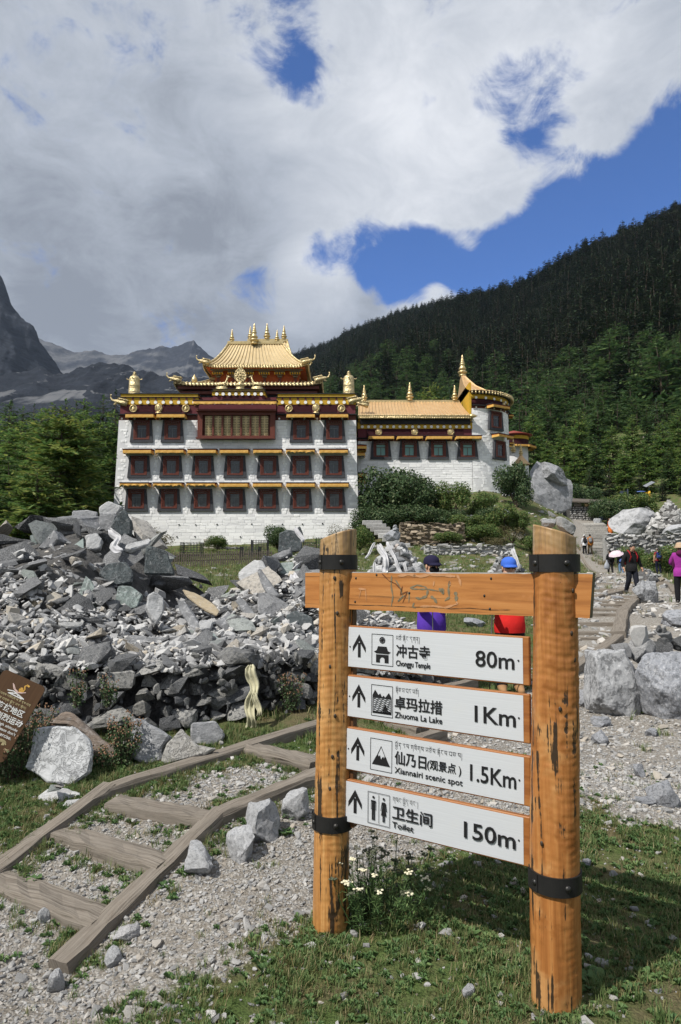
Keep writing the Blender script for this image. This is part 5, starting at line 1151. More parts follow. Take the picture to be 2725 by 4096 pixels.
M_TANW = rock_mat('tan_wall_stone', [(0, (.13, .10, .07)), (.5, (.26, .205, .14)), (1, (.40, .33, .24))], .25, .2, 1.5); M_GRYW = rock_mat('grey_wall_stone', [(0, (.24, .235, .225)), (.5, (.36, .355, .345)), (1, (.50, .495, .485))], .25, .3, 1.5)
TAN = stone_set(900, M_TANW); GRW = stone_set(920, M_GRYW)
dry_wall('retaining_wall', (1600, 1860, 2092, 2180, 55), 'tan dry stone retaining wall below the temple shrubs', (.16, .3), (.25, .7), TAN, 1)
dry_wall('retaining_wall', (1700, 2060, 2178, 2205, 52), 'low grey-white stone wall in front of the tan retaining wall', (.14, .28), (.25, .7), GRW, 2)
dry_wall('dry_stone_wall', (2425, 2790, 2135, 2205, 52), 'pale dry stone terrace wall right of the stone steps', (.13, .26), (.2, .6), GRW, 4)
dry_wall('retaining_wall', (1440, 1520, 2070, 2130, 60), 'dark stone wall behind the stair beside the temple', (.16, .3), (.3, .8), TAN, 5)
st_ = thing('stone_stair', 'rough stone stair climbing beside the white temple corner', 'stair', (at(1540, 2180, 56).x, 56, 3.2))
for k in range(9):
    p0, p1 = at(1450 + k * 16, 2082 + k * 13, 57 - k * .3), at(1530 + k * 16, 2082 + k * 13, 57 - k * .3); MB().box(((p0.x + p1.x) / 2, p0.y + .2, p0.z - .2), (p1.x - p0.x, .5, .42)).build('step', M_GRYW, st_, bevel=.04)

# ------------------------------------------------------------------ cairns
def cairn(px, Y, pyt, pyb, wpx, label, seed, mat_meshes=None, scarf=(), n=130, name='cairn', lean=0):
    c = at(px, pyb, Y); h = (pyb - pyt) / F * Y; w = wpx / F * Y; o_ = thing(name, label, 'cairn', c); r = random.Random(seed); ms = mat_meshes or ROCKS
    core = MB().lathe([(w * .46, -.2), (w * .38, h * .25), (w * .24, h * .5), (w * .10, h * .78), (0, h * .86)], (0, 0, 0), 14); link('core', core.mesh('core', M_CORE), o_)
    for k in range(n):
        q = r.random() ** 1.4; z = h * .88 * q; rad = w * .5 * (1 - q) ** .85 * r.uniform(.82, 1.05) + .01; a = r.uniform(0, 6.28) if k % 3 else r.uniform(-3.0, -.1)
        s_ = w * r.uniform(.08, .20) * (1.15 - .6 * q); link('stone', r.choice(ms), o_, (rad * math.cos(a) + lean * z, rad * math.sin(a) * .9, z), (r.uniform(-.5, .5), r.uniform(-.5, .5), r.uniform(0, 6.28)), (s_ * r.uniform(.9, 1.6), s_, s_ * r.uniform(.8, 1.2)))
    return o_, h, w
M_SCARF = simple('white_silk_scarf', (.52, .52, .53), (.36, .36, .38), 9, .7, 0, .3, .01)
def ribbon(pts, w, label, name='prayer_scarf', mat=None, folds=3):
    """draped strip through 3-D points with pleats"""
    P = [Vector(p) for p in pts]; D_ = []; r = random.Random(int(P[0].x * 77))
    for a, b_ in zip(P[:-1], P[1:]): D_ += [a.lerp(b_, q / 6) for q in range(6)]
    D_.append(P[-1]); V = []; nc = 9
    for i, p in enumerate(D_):
        d = (D_[min(i + 1, len(D_) - 1)] - D_[max(i - 1, 0)]).normalized(); sd_ = d.cross(Vector((0, -1, 0.2))).normalized(); nn = sd_.cross(d)
        ww = w * (.72 + .28 * abs(math.sin(i * .33 + r.random() * .5))) * (.6 if i in (0, len(D_) - 1) else 1); p = p + sd_ * w * .14 * math.sin(i * .55 + len(D_)) + nn * w * .15 * math.sin(i * .8)
        for k in range(nc): u = k / (nc - 1) - .5; V.append(p + sd_ * (u * ww) + nn * (w * .16 * math.sin(u * 9 * folds / 3 + i * .15) + .01))
    Fq = [(i * nc + k, i * nc + k + 1, (i + 1) * nc + k + 1, (i + 1) * nc + k) for i in range(len(D_) - 1) for k in range(nc - 1)]
    c = sum(P, Vector()) / len(P); me_ = np_mesh(name, np.array([tuple(v - c) for v in V]), np.array(Fq), mat or M_SCARF, True); md = link(name, me_, None, c); s_ = md.modifiers.new('cloth', 'SOLIDIFY'); s_.thickness = .004 if w < .3 else .01
    return tag(md, label, 'scarf')
def rp(px, py, Y): return at(px, py, Y)
YC = 22.
CAIR = [chisel(300 + i, (1, rnd.uniform(.6, 1), rnd.uniform(.4, .8)), rock_mat('pale_cairn_stone', [(0, (.10, .105, .11)), (.3, (.25, .255, .265)), (.7, (.40, .405, .41)), (.9, (.52, .52, .52)), (1, (.42, .33, .27))], .35, .3, 4) if i == 0 else None, 10, 2, .03) for i in range(6)]
for q_ in CAIR[1:]: q_.materials.append(CAIR[0].materials[0])
cairn(1585, YC, 2150, 2380, 350, 'grey stone cairn hung with white scarves behind the top beam', 3, CAIR, n=230)
for k, (a, lb) in enumerate((((1535, 1605, 2120, 2160), 'pointed flat stone balanced on the scarf cairn'), ((1570, 1598, 2110, 2126), 'small stone on the balanced pointed stone'), ((1572, 1592, 2101, 2113), 'topmost pebble of the scarf cairn'))): boulder(*a, YC, 95 + k, lb, M_BOUL2, .8, k, 'stone', 0, .03, 'stone', 15, 1)
ribbon([rp(1515, 2178, 21.6), rp(1535, 2215, 21.3), rp(1545, 2260, 21.1), rp(1540, 2300, 21)], .20, 'widest white scarf hanging down the middle of the cairn')
ribbon([rp(1548, 2168, 21.5), rp(1570, 2215, 21.3), rp(1590, 2260, 21.1), rp(1610, 2300, 21)], .11, 'thin white scarf slanting right down the cairn'); ribbon([rp(1500, 2170, 21.5), rp(1478, 2210, 21.4), rp(1462, 2235, 21.3)], .08, 'short white scarf on the left flank of the cairn'); ribbon([rp(1618, 2250, 21.2), rp(1626, 2290, 21.1)], .09, 'small white scarf low on the right flank of the cairn'); ribbon([rp(1500, 2250, 21.1), rp(1498, 2295, 21.)], .10, 'tied white strip low on the left of the cairn')
cairn(2030, 24, 2178, 2370, 210, 'smaller pale cairn behind the blue cap', 5, CAIR, n=140); ribbon([rp(2052, 2195, 23.4), rp(2060, 2225, 23.2), rp(2078, 2280, 23.1)], .14, 'white scarf on the smaller pale cairn')
cairn(2680, 60, 1988, 2130, 170, 'tall stepped cairn of pale slabs on the terrace', 7, stone_set(930, M_GRYW), n=150)
cairn(2588, 66, 2022, 2075, 90, 'small dark cairn beside the solar lamp', 8, ROCKS, n=50); cairn(2110, 66, 2040, 2066, 16, 'tiny white cairn on the grassy bank', 9, PEBB, n=16)
cairn(1560, 14, 2440, 2540, 220, 'loose heap of pale stones behind the boards', 10, CAIR, n=90)
cairn(2330, 26, 2310, 2380, 190, 'low scatter of piled stones beside the right post', 12, ROCKS + SLABS, n=70); cairn(2580, 33, 2270, 2330, 160, 'heap of pale stones below the weeds', 13, ROCKS, n=70); cairn(2480, 30, 2310, 2352, 70, 'little stack of flat stones beside the walking man', 14, SLABS, n=30)
# scarves on the rubble heap
ribbon([rp(440, 2120, 8.2), rp(470, 2150, 8.1), rp(455, 2185, 8.), rp(490, 2210, 7.9)], .09, 'crumpled grey-white scarf near the top of the rubble heap'); ribbon([rp(1170, 2300, 8.4), rp(1200, 2350, 8.2), rp(1235, 2430, 8.1), rp(1265, 2500, 8.)], .13, 'shiny white scarf draped on the rubble beside the post'); ribbon([rp(1130, 2345, 8.3), rp(1160, 2375, 8.2), rp(1185, 2395, 8.1)], .06, 'short white strip on the rubble beside the post')
ribbon([rp(1182, 2112, 10.4), rp(1205, 2150, 10.3), rp(1213, 2170, 10.3)], .07, 'white band tied round the standing stone')
yb_ = float(yfront(-.9)) - .1
ribbon([rp(1005, 2660, yb_), rp(1018, 2735, yb_ - .05), rp(1005, 2800, yb_ - .08), rp(1003, 2870, yb_ - .1), rp(995, 2930, yb_ - .1)], .09, 'yellowed frayed scarf hanging down the dry stone wall', 'prayer_scarf', simple('yellowed_scarf', (.55, .52, .36), (.38, .36, .24), 14, .8, 0, .4, .01), 5)
ribbon([rp(1020, 2770, yb_ - .1), rp(1034, 2830, yb_ - .12), rp(1040, 2865, yb_ - .12)], .05, 'thin yellowed strip beside the frayed scarf', 'prayer_scarf', bpy.data.materials['yellowed_scarf'], 5)

# ------------------------------------------------------------------ fence, cages, lamps, hut
M_FENCE = simple('weathered_grey_paling', (.13, .11, .09), (.07, .06, .05), 9, .9)
YFe = 40.; fe = thing('paling_fence', 'low wooden paling fence on the grass before the temple', 'fence', (at(880, 2290, YFe).x, YFe, 1.5))
for k in range(44):
    px = 690 + k * 9.2; x_ = at(px, 2250, YFe).x; z0 = tz(x_, YFe) - .1; h_ = .86 + .05 * math.sin(k * 2.3); m_ = MB().box((x_, YFe, z0 + h_ / 2), (.075, .04, h_)); m_.add([(x_ - .037, YFe - .02, z0 + h_), (x_ + .037, YFe - .02, z0 + h_), (x_ + .037, YFe + .02, z0 + h_), (x_ - .037, YFe + .02, z0 + h_), (x_, YFe, z0 + h_ + .1)], [(0, 1, 4), (1, 2, 4), (2, 3, 4), (3, 0, 4)]); m_.build('paling', M_FENCE, fe)
xa_, xb_ = at(690, 2250, YFe).x, at(1090, 2250, YFe).x
for dz in (.32, .62): MB().bar((xa_, YFe + .05, tz(xa_, YFe) + dz), (xb_, YFe + .05, tz(xb_, YFe) + dz), .04, .06).build('rail', M_FENCE, fe)
M_WIRE = flat('dark_steel_mesh', (.05, .052, .055), .5, .5)
def cage(px0, px1, pt, pb, Y, label):
    a, b_ = at(px0, pb, Y), at(px1, pt, Y); w, h = b_.x - a.x, b_.z - a.z; o_ = thing('tree_guard', label, 'tree guard', ((a.x + b_.x) / 2, Y, a.z)); m_ = MB()
    for i in range(7):
        q = -w / 2 + w * i / 6
        for sx_, sy_ in ((q, -w / 2), (q, w / 2), (-w / 2, q), (w / 2, q)): m_.box((sx_, sy_, h / 2), (.025, .025, h))
    for j in range(8):
        z = h * (j + .3) / 7.6
        for c_, d_ in (((0, -w / 2, z), (w, .022, .022)), ((0, w / 2, z), (w, .022, .022)), ((-w / 2, 0, z), (.022, w, .022)), ((w / 2, 0, z), (.022, w, .022))): m_.box(c_, d_)
    link('wire_frame', m_.mesh('wire_frame', M_WIRE), o_)
cage(730, 808, 2170, 2240, 50, 'square wire tree guard behind the paling fence near the rubble'); cage(1008, 1072, 2160, 2225, 52, 'tall wire tree guard around the green shrub'); cage(966, 1040, 2186, 2245, 49, 'wire tree guard between paling fence and standing stone'); cage(1215, 1265, 2168, 2215, 52, 'low wire tree guard right of the standing stone'); cage(1265, 1330, 2150, 2210, 54, 'wire tree guard beside the temple corner')
bp_ = thing('brick_stack', 'small stack of pale bricks at the foot of the temple wall', 'bricks', (at(850, 2195, 57).x, 57, at(850, 2195, 57).z)); rb_ = random.Random(3)
for r0 in range(5):
    for c_ in range(3): MB().box((bp_.location.x - .5 + c_ * .5 + rb_.uniform(-.06, .06), 57 + rb_.uniform(-.05, .05), bp_.location.z + .1 + r0 * .16), (.42, .25, .14)).build('brick', simple('pale_brick', (.5, .47, .42), (.36, .33, .29), 8, .9) if r0 + c_ == 0 else bpy.data.materials['pale_brick'], bp_, bevel=.015)
sr = thing('stone_row', 'row of leaning pale stones at the foot of the temple wall', 'stones', (at(910, 2200, 57).x, 57, at(910, 2200, 57).z))
for k in range(11): link('stone', BLOCKS[k % 7], sr, (-.9 + k * .22, 0, .15), (0, .5, .3), (.34, .3, .5)).data.materials[0]
M_STEEL = simple('blue_grey_steel', (.08, .10, .13), (.06, .075, .1), 6, .4, .5); M_YLAMP = simple('yellow_painted_pole', (.60, .36, .03), (.5, .29, .02), 6, .5)
YLm = 88.; pl_ = at(2600, 2035, YLm); lm = thing('solar_street_lamp', 'yellow solar street lamp behind the stone terrace', 'street lamp', pl_); px_m = YLm / F
m_ = MB().tube([(0, 0, -3), (0, 0, -.2)], .14, 8); link('pole_foot', m_.mesh('pole_foot', M_FENCE), lm); link('pole', MB().tube([(0, 0, -.3), (0, 0, 2.3)], .16, 8).mesh('pole', M_YLAMP, True), lm)
link('arm', MB().tube([(0, 0, 1.9), (-.7, -.1, 2.15)], .07, 6).mesh('arm', M_YLAMP), lm); link('lamp_head', MB().ell((-1.1, -.12, 2.2), (.62, .2, .10), 10, 6).mesh('lamp_head', simple('blue_lamp_shell', (.10, .17, .45), (.08, .13, .36), 4, .3), True), lm)
link('solar_panel', MB().box((0, 0, 3.2), (1.3, .8, .05), Matrix.Rotation(R(-28), 3, 'Y') @ Matrix.Rotation(R(20), 3, 'X')).mesh('solar_panel', simple('solar_panel_glass', (.20, .21, .23), (.16, .17, .19), 4, .3)), lm); link('panel_mount', MB().tube([(0, 0, 2.3), (0, 0, 3.2)], .05, 6).mesh('panel_mount', M_STEEL), lm)
p2 = at(2513, 2010, 90); cm = thing('camera_pole', 'blue-grey steel camera pole among the trees', 'pole', p2); link('pole', MB().tube([(0, 0, -2), (0, 0, 1.8)], .11, 8).mesh('pole', M_STEEL), cm); link('arm', MB().box((-.5, 0, 1.5), (1.0, .07, .07)).mesh('arm', M_STEEL), cm); link('camera_box', MB().box((-.85, -.05, 1.3), (.4, .3, .26)).mesh('camera_box', M_STEEL, bevel=.03), cm)
# stone hut at the head of the path
hy = 84.; ha, hb = at(2292, 2078, hy), at(2372, 2078, hy); hut = thing('stone_hut', 'rough stone hut with a sagging plank roof at the path head', 'hut', ((ha.x + hb.x) / 2, hy, ha.z)); cxh = (ha.x + hb.x) / 2; wh_ = hb.x - ha.x + .6
MB().box((cxh, hy + 1.5, ha.z + .7), (wh_, 2.6, 1.9)).build('wall_core', M_CORE, hut); masonry(hut, stone_rects(cxh - wh_ / 2, cxh + wh_ / 2, ha.z - .3, ha.z + 1.6, (.15, .32), (.25, .6), random.Random(8)), lambda x, z: hy + .2, .2, GRW, 200)
MB().add([(cxh - wh_ / 2 - .6, hy - .5, ha.z + 2.1), (cxh + wh_ / 2 + 2.2, hy - .4, ha.z + 1.9), (cxh + wh_ / 2 + 2.2, hy + 3.2, ha.z + 2.6), (cxh - wh_ / 2 - .6, hy + 3.2, ha.z + 2.9), (cxh - wh_ / 2 - .6, hy - .5, ha.z + 2.25), (cxh + wh_ / 2 + 2.2, hy - .4, ha.z + 2.05), (cxh + wh_ / 2 + 2.2, hy + 3.2, ha.z + 2.75), (cxh - wh_ / 2 - .6, hy + 3.2, ha.z + 3.05)], [(0, 1, 2, 3), (4, 7, 6, 5), (0, 4, 5, 1), (1, 5, 6, 2), (2, 6, 7, 3), (3, 7, 4, 0)]).build('roof', M_FENCE, hut)
for k in range(2): MB().box((cxh - .6 + k * 1.4, hy + .1, ha.z + 1.82), (.9, .3, .35)).build('beam', M_TILE if k else M_TIMB, hut)
MB().box((cxh + wh_ / 2 + 1.2, hy + 1, ha.z + .4), (2.0, 1.6, 2.6)).build('annex', M_DARKW, hut); MB().box((cxh + wh_ / 2 + .7, hy + .15, ha.z + .3), (.6, .12, 1.5)).build('door', M_STEEL, hut)
bn = thing('litter_bin', 'dark brown litter bin beside the stone hut', 'bin', at(2444, 2080, 80)); link('body', MB().box((0, 0, .45), (.9, .5, 1.2)).mesh('body', M_FENCE, bevel=.05), bn)
# ------------------------------------------------------------------ trees
M_BARK = simple('grey_brown_bark', (.10, .075, .055), (.045, .035, .028), 9, .95, 0, .6, .03, vscale=(1, 1, .2))
M_SPRUCE = leaf_mat('dark_fir_needles', [(0, (.014, .034, .020)), (.35, (.024, .052, .026)), (.7, (.036, .070, .034)), (.86, (.055, .085, .040)), (.92, (.085, .055, .026)), (.95, (.10, .062, .03)), (1, (.050, .085, .048))], .12)
M_LARCH = leaf_mat('green_larch_needles', [(0, (.07, .14, .042)), (.5, (.12, .215, .06)), (.8, (.19, .265, .068)), (1, (.28, .31, .075))], .4)
M_GOLDL = leaf_mat('yellow_green_larch_needles', [(0, (.06, .125, .036)), (.4, (.11, .18, .048)), (.75, (.19, .235, .058)), (1, (.28, .28, .07))], .4)
M_MIDGR = leaf_mat('mid_green_needles', [(0, (.036, .078, .032)), (.5, (.064, .122, .042)), (1, (.115, .17, .055))], .35)

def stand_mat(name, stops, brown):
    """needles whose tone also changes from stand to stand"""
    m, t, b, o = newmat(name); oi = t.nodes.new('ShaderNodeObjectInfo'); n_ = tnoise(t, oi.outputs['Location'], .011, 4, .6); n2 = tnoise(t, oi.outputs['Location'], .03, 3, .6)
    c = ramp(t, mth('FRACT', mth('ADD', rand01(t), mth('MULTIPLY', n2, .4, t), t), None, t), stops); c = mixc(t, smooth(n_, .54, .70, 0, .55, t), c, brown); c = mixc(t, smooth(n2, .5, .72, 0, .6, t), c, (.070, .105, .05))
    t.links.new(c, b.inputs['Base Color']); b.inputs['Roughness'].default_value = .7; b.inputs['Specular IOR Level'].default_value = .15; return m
M_STAND = stand_mat('cloud_shaded_hillside_firs', [(0, (.014, .030, .017)), (.4, (.025, .048, .023)), (.8, (.040, .068, .031)), (1, (.058, .082, .040))], (.050, .042, .024))  # needle greens kept dark so the colour carries the cloud shadow on the hill
def conifer(seed, H, Rad, whorls, nb, twigs, crown_mat, power=.85, droop=.25, base=.10, gap=.15, tw_len=.34, flat_=.35, tip_up=.0):
    """returns (trunk mesh, crown mesh) of a layered conifer, foot at the origin"""
    r = np.random.default_rng(seed); V = []; T = []
    lean = r.normal(0, .012, 2)
    def axis(h): return np.array([lean[0] * h * H + .01 * H * math.sin(h * 5 + seed), lean[1] * h * H, h * H])
    tb = MB(); hs = [0, .03, .2, .45, .7, .97]; tb.tube([axis(h) for h in hs], [.022 * H, .016 * H, .013 * H, .0095 * H, .006 * H, .0012 * H], 7)
    for w in range(whorls):
        h = base + (1 - base) * (w + r.uniform(-.3, .3)) / whorls; h = min(max(h, base * .8), .985)
        env = Rad * ((1 - h) ** power) * (1 if h > base + .1 else .8) + .012 * H
        for k in range(nb):
            if r.random() < gap: continue
            L = env * r.uniform(.6, 1.12); az = r.uniform(0, 6.283); up = .25 * h + tip_up - droop * r.uniform(.5, 1.3) * (1 - h) ** .6
            o = axis(h); dr = np.array([math.cos(az), math.sin(az), 0.]); sd = np.array([-math.sin(az), math.cos(az), 0.])
            def pt(q): return o + dr * L * q + np.array([0, 0, L * (up * q - droop * .35 * q * q + .14 * droop * q ** 4)])
            if L > .06 * H:
                tb.tube([pt(0), pt(.45), pt(.85)], [.0045 * H * (1 - h * .6), .003 * H * (1 - h * .6), .0008 * H], 4, cap=False)
            nt_ = max(2, int(twigs * L / Rad) + 1)
            for j in range(nt_):
                q = (j + r.uniform(.1, .9)) / nt_; q = .12 + .88 * q
                for sgn in (-1, 1, -1, 1):
                    a = pt(q); ln = L * tw_len * (1.05 - q * .75) * r.uniform(.6, 1.3); wd = ln * r.uniform(.11, .19)
                    td = dr * r.uniform(.35, .9) + sd * sgn * r.uniform(.5, 1) + np.array([0, 0, r.normal(-.10, flat_)]); td /= np.linalg.norm(td)
                    nn = np.cross(td, np.array([r.normal(0, .5), r.normal(0, .5), 1.])); nn /= np.linalg.norm(nn) + 1e-6
                    b = len(V); V += [a, a + td * ln * .5 + nn * wd, a + td * ln, a + td * ln * .55 - nn * wd]; T += [(b, b + 1, b + 2), (b, b + 2, b + 3)]
            b = len(V); e = pt(1.06); m_ = pt(.8); ww = sd * L * .06; V += [m_ + ww, e, m_ - ww]; T += [(b, b + 1, b + 2)]
    for k in range(8):
        a = axis(.95 + .006 * k); az = r.uniform(0, 6.28); b = len(V); d = np.array([math.cos(az), math.sin(az), .5]) * .012 * H
        V += [a, a + d + np.array([0, 0, .01 * H]), a + np.array([0, 0, .022 * H])]; T += [(b, b + 1, b + 2)]
    return tb.mesh('trunk', M_BARK), np_mesh('crown', V, T, crown_mat)

def join2(name, t_, c_):
    """trunk and crown in one mesh, for woods seen from far off"""
    bm = bmesh.new(); bm.from_mesh(t_); n0 = len(bm.faces); bm.from_mesh(c_); bm.faces.ensure_lookup_table()
    for f in bm.faces[n0:]: f.material_index = 1
    me = bpy.data.meshes.new(name); bm.to_mesh(me); bm.free(); me.materials.append(t_.materials[0]); me.materials.append(c_.materials[0]); return me
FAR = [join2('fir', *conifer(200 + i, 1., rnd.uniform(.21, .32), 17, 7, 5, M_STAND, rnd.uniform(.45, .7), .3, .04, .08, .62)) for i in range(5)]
FAR2 = [join2('larch', *conifer(220 + i, 1., rnd.uniform(.28, .38), 16, 7, 5, M_MIDGR, .5, .2, .05, .12, .6)) for i in range(3)]
# woods on the hill: individual trunks cannot be told apart
n = 36000; s_ = rng.uniform(0, 1, n); t_ = rng.uniform(0, 1, n) ** .62
s_ = np.concatenate([s_, rng.uniform(.1, 1, 700)]); t_ = np.concatenate([t_, np.full(700, .995) - rng.uniform(0, .02, 700)])
HPt = hill(s_, t_); keep = (HPt[:, 1] > 118) & (rng.uniform(0, 1, len(HPt)) < np.clip(.25 + HPt[:, 1] / 700, 0, 1)); HPt = HPt[keep]; t_ = t_[keep]
hgt = rng.uniform(9, 20, len(HPt)) * np.where(rng.uniform(0, 1, len(HPt)) < .12, 1.5, 1.) * np.where(rng.uniform(0, 1, len(HPt)) < .3, .7, 1.)
light = (t_ < .13 + .07 * rng.normal(size=len(t_)))
var = np.where(light, rng.integers(0, 3, len(t_)), rng.integers(0, 5, len(t_)))
rot = np.stack([rng.normal(0, .03, len(t_)), rng.normal(0, .03, len(t_)), rng.uniform(0, 6.28, len(t_))], 1)
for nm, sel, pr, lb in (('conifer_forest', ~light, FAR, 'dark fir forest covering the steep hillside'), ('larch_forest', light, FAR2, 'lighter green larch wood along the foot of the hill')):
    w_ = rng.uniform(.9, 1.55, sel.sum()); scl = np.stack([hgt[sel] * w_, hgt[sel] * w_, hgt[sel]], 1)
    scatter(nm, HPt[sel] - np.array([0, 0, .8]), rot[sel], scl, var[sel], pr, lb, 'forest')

# trees that can be told apart
KINDS = {}
def kind(nm, i):
    if (nm, i) not in KINDS:
        if nm == 'gold': KINDS[nm, i] = conifer(300 + i, 1., .36, 26, 7, 13, M_GOLDL, .38, .10, .10, .08, .42, .3, .05)
        if nm == 'larch': KINDS[nm, i] = conifer(320 + i, 1., .27, 28, 7, 9, M_LARCH, .48, .14, .06, .1, .46, .3, .03)
        if nm == 'green': KINDS[nm, i] = conifer(340 + i, 1., .24, 28, 7, 9, M_MIDGR, .55, .16, .05, .08, .48, .3)
        if nm == 'dark': KINDS[nm, i] = conifer(360 + i, 1., .19, 30, 7, 8, M_SPRUCE, .8, .3, .04, .06, .5, .3)
    return KINDS[nm, i]
def tree(nm, i, x, y, H, label, group, wide=1.0, name='larch_tree', z=None):
    tr, cr_ = kind(nm, i); zz = (tz(x, y) if z is None else z) - .25
    o = thing(name, label, 'tree', (x, y, zz), rnd.uniform(0, 6.28), group)
    for n_, m_ in (('trunk', tr), ('crown', cr_)): link(n_, m_, o, scl=(H * wide, H * wide, H))
    return o
def tree_px(nm, i, px, top, Y, label, group, wide=1.0, name='larch_tree'):
    x = at(px, 2000, Y).x; zt = at(px, top, Y).z; z0 = tz(x, Y)
    return tree(nm, i, x, Y, zt - z0 + .25, label, group, wide, name)
GL = 'larches on the slope left of the temple'
tree_px('gold', 0, 235, 1635, 44, 'broad yellow-green larch beside the temple wall', None, 1.25)
tree_px('gold', 1, 150, 1860, 36, 'smaller yellow-tipped larch in front of the broad yellow-green larch', None, 1.35)
_lt = [('green', 70, 1620, 72, 1.2), ('larch', 160, 1640, 84, 1.2), ('green', 250, 1600, 88, 1.2), ('larch', 330, 1595, 76, 1.1), ('larch', 400, 1690, 82, 1.2), ('green', 350, 1790, 74, 1.3), ('larch', 420, 1830, 80, 1.2), ('larch', 390, 1900, 76, 1.3), ('green', 400, 1585, 92, 1.2), ('larch', 445, 1640, 78, 1.1), ('green', 10, 1600, 82, 1.3), ('green', -60, 1640, 62, 1.3), ('dark', 205, 1625, 98, 1.3), ('dark', 300, 1610, 100, 1.3), ('dark', 460, 1560, 104, 1.2), ('dark', 120, 1615, 102, 1.3), ('dark', 30, 1600, 100, 1.3)]
for k in range(12): _lt.append((('larch', 'green', 'larch')[k % 3], -70 + k * 46, 1690 + 40 * math.sin(k * 2.1), 58 + 5 * math.sin(k * 1.7), 1.35))
for k in range(10): _lt.append((('larch', 'larch', 'green')[k % 3], -60 + k * 52, 1800 + 50 * math.sin(k * 1.3), 50 + 4 * math.sin(k * 2.3), 1.5))
for k in range(8): _lt.append((('green', 'larch')[k % 2], -50 + k * 62, 1930 + 30 * math.sin(k * 1.9), 41 + 3 * math.sin(k * 1.1), 1.8))
for k, (nm, px, top, Y, w) in enumerate(_lt):
    if (abs(px - 235) < 30 and Y < 46) or (px > 300 and Y < 64): continue
    tree_px(nm, k % 3, px, top, Y, {'larch': 'fresh green larch in the dense stand left of the temple', 'green': 'darker green larch in the dense stand left of the temple', 'dark': 'dark fir at the back of the stand left of the temple'}[nm], GL + ', ' + nm, w)
GR_ = 'larches below the wooded hill'
for k, (nm, px, top, Y, w) in enumerate([('larch', 2140, 1640, 128, 1.1), ('green', 2200, 1580, 140, 1), ('larch', 2260, 1700, 120, 1.1), ('larch', 2330, 1640, 126, 1.1), ('green', 2400, 1560, 138, 1), ('larch', 2460, 1700, 118, 1.15), ('larch', 2540, 1660, 124, 1.1),
        ('green', 2600, 1620, 130, 1), ('larch', 2660, 1680, 116, 1.1), ('larch', 2720, 1640, 122, 1.1), ('larch', 2790, 1660, 118, 1.1), ('green', 2100, 1730, 118, 1), ('larch', 2190, 1760, 110, 1.1), ('larch', 2300, 1800, 106, 1.2), ('green', 2390, 1760, 108, 1.1),
        ('larch', 2500, 1790, 104, 1.2), ('larch', 2590, 1760, 106, 1.15), ('green', 2680, 1790, 102, 1.1), ('larch', 2740, 1760, 100, 1.1), ('dark', 2440, 1850, 100, 1.2), ('dark', 2360, 1880, 102, 1.3), ('dark', 2560, 1880, 98, 1.2), ('dark', 2650, 1900, 97, 1.3), ('dark', 2730, 1890, 98, 1.2), ('green', 2270, 1880, 102, 1.2)]):
    lb = {'larch': 'light green larch at the foot of the wooded hill', 'green': 'mid green conifer at the foot of the wooded hill', 'dark': 'dark lower conifer behind the stone hut'}[nm]
    tree_px(nm, k % 3, px, top, Y, lb, GR_ + ', ' + nm, w, 'conifer_tree')
tree_px('gold', 2, 1725, 1542, 96, 'yellowish larch top rising behind the gold wing roof', None, .9)
for k, (px, top, Y) in enumerate([(1590, 1570, 102), (1650, 1600, 98), (1800, 1560, 104), (1480, 1580, 110), (1850, 1600, 96), (2080, 1600, 112)]):
    tree_px('dark', k % 3, px, top, Y, 'dark fir rising behind the gold wing roof', 'firs behind the wing roof', 1.1, 'fir_tree')

# ------------------------------------------------------------------ shrubs
M_SHRUB = leaf_mat('dark_shrub_leaves', [(0, (.028, .058, .022)), (.5, (.05, .09, .034)), (.85, (.085, .125, .05)), (1, (.17, .19, .10))], .25)
M_SHRUB2 = leaf_mat('light_shrub_leaves', [(0, (.05, .095, .026)), (.5, (.09, .15, .04)), (.85, (.15, .19, .055)), (1, (.22, .20, .08))], .3)
M_DRYSH = leaf_mat('dry_shrub_leaves', [(0, (.06, .07, .025)), (.5, (.11, .10, .045)), (1, (.16, .12, .06))], .2)
def bush_mesh(seed, mat, lobes=9, leaves=6500, leaf=.026):
    r = np.random.default_rng(seed)
    C = np.stack([r.uniform(-.33, .33, lobes), r.uniform(-.33, .33, lobes), r.uniform(.25, .72, lobes)], 1); Rr = r.uniform(.14, .30, lobes)
    w = r.choice(lobes, leaves, p=Rr ** 2 / (Rr ** 2).sum()); d = r.normal(size=(leaves, 3)); d /= np.linalg.norm(d, axis=1)[:, None]
    P = C[w] + d * (Rr[w] * r.uniform(.55, 1.12, leaves))[:, None]; P[:, 2] = np.abs(P[:, 2])
    u = r.normal(size=(leaves, 3)); u /= np.linalg.norm(u, axis=1)[:, None]; vv = np.cross(u, d + .3 * r.normal(size=(leaves, 3))); vv /= np.linalg.norm(vv, axis=1)[:, None]
    s = leaf * r.uniform(.6, 1.4, leaves)[:, None]
    V = np.stack([P - u * s, P + vv * s * .55, P + u * s, P - vv * s * .55], 1).reshape(-1, 3); Q = np.arange(leaves * 4).reshape(-1, 4)
    st = MB()
    for k in range(lobes):
        st.tube([(0, 0, 0), tuple(C[k] * np.array([.4, .4, .5])), tuple(C[k])], [.018, .012, .005], 5, cap=False)
    return st.mesh('stems', M_BARK), np_mesh('foliage', V, Q, mat)
BUSH = {'dark': [bush_mesh(i, M_SHRUB) for i in (1, 2, 3)], 'light': [bush_mesh(i, M_SHRUB2) for i in (4, 5, 6)], 'dry': [bush_mesh(i, M_DRYSH, 8, 1600, .022) for i in (7, 8)]}
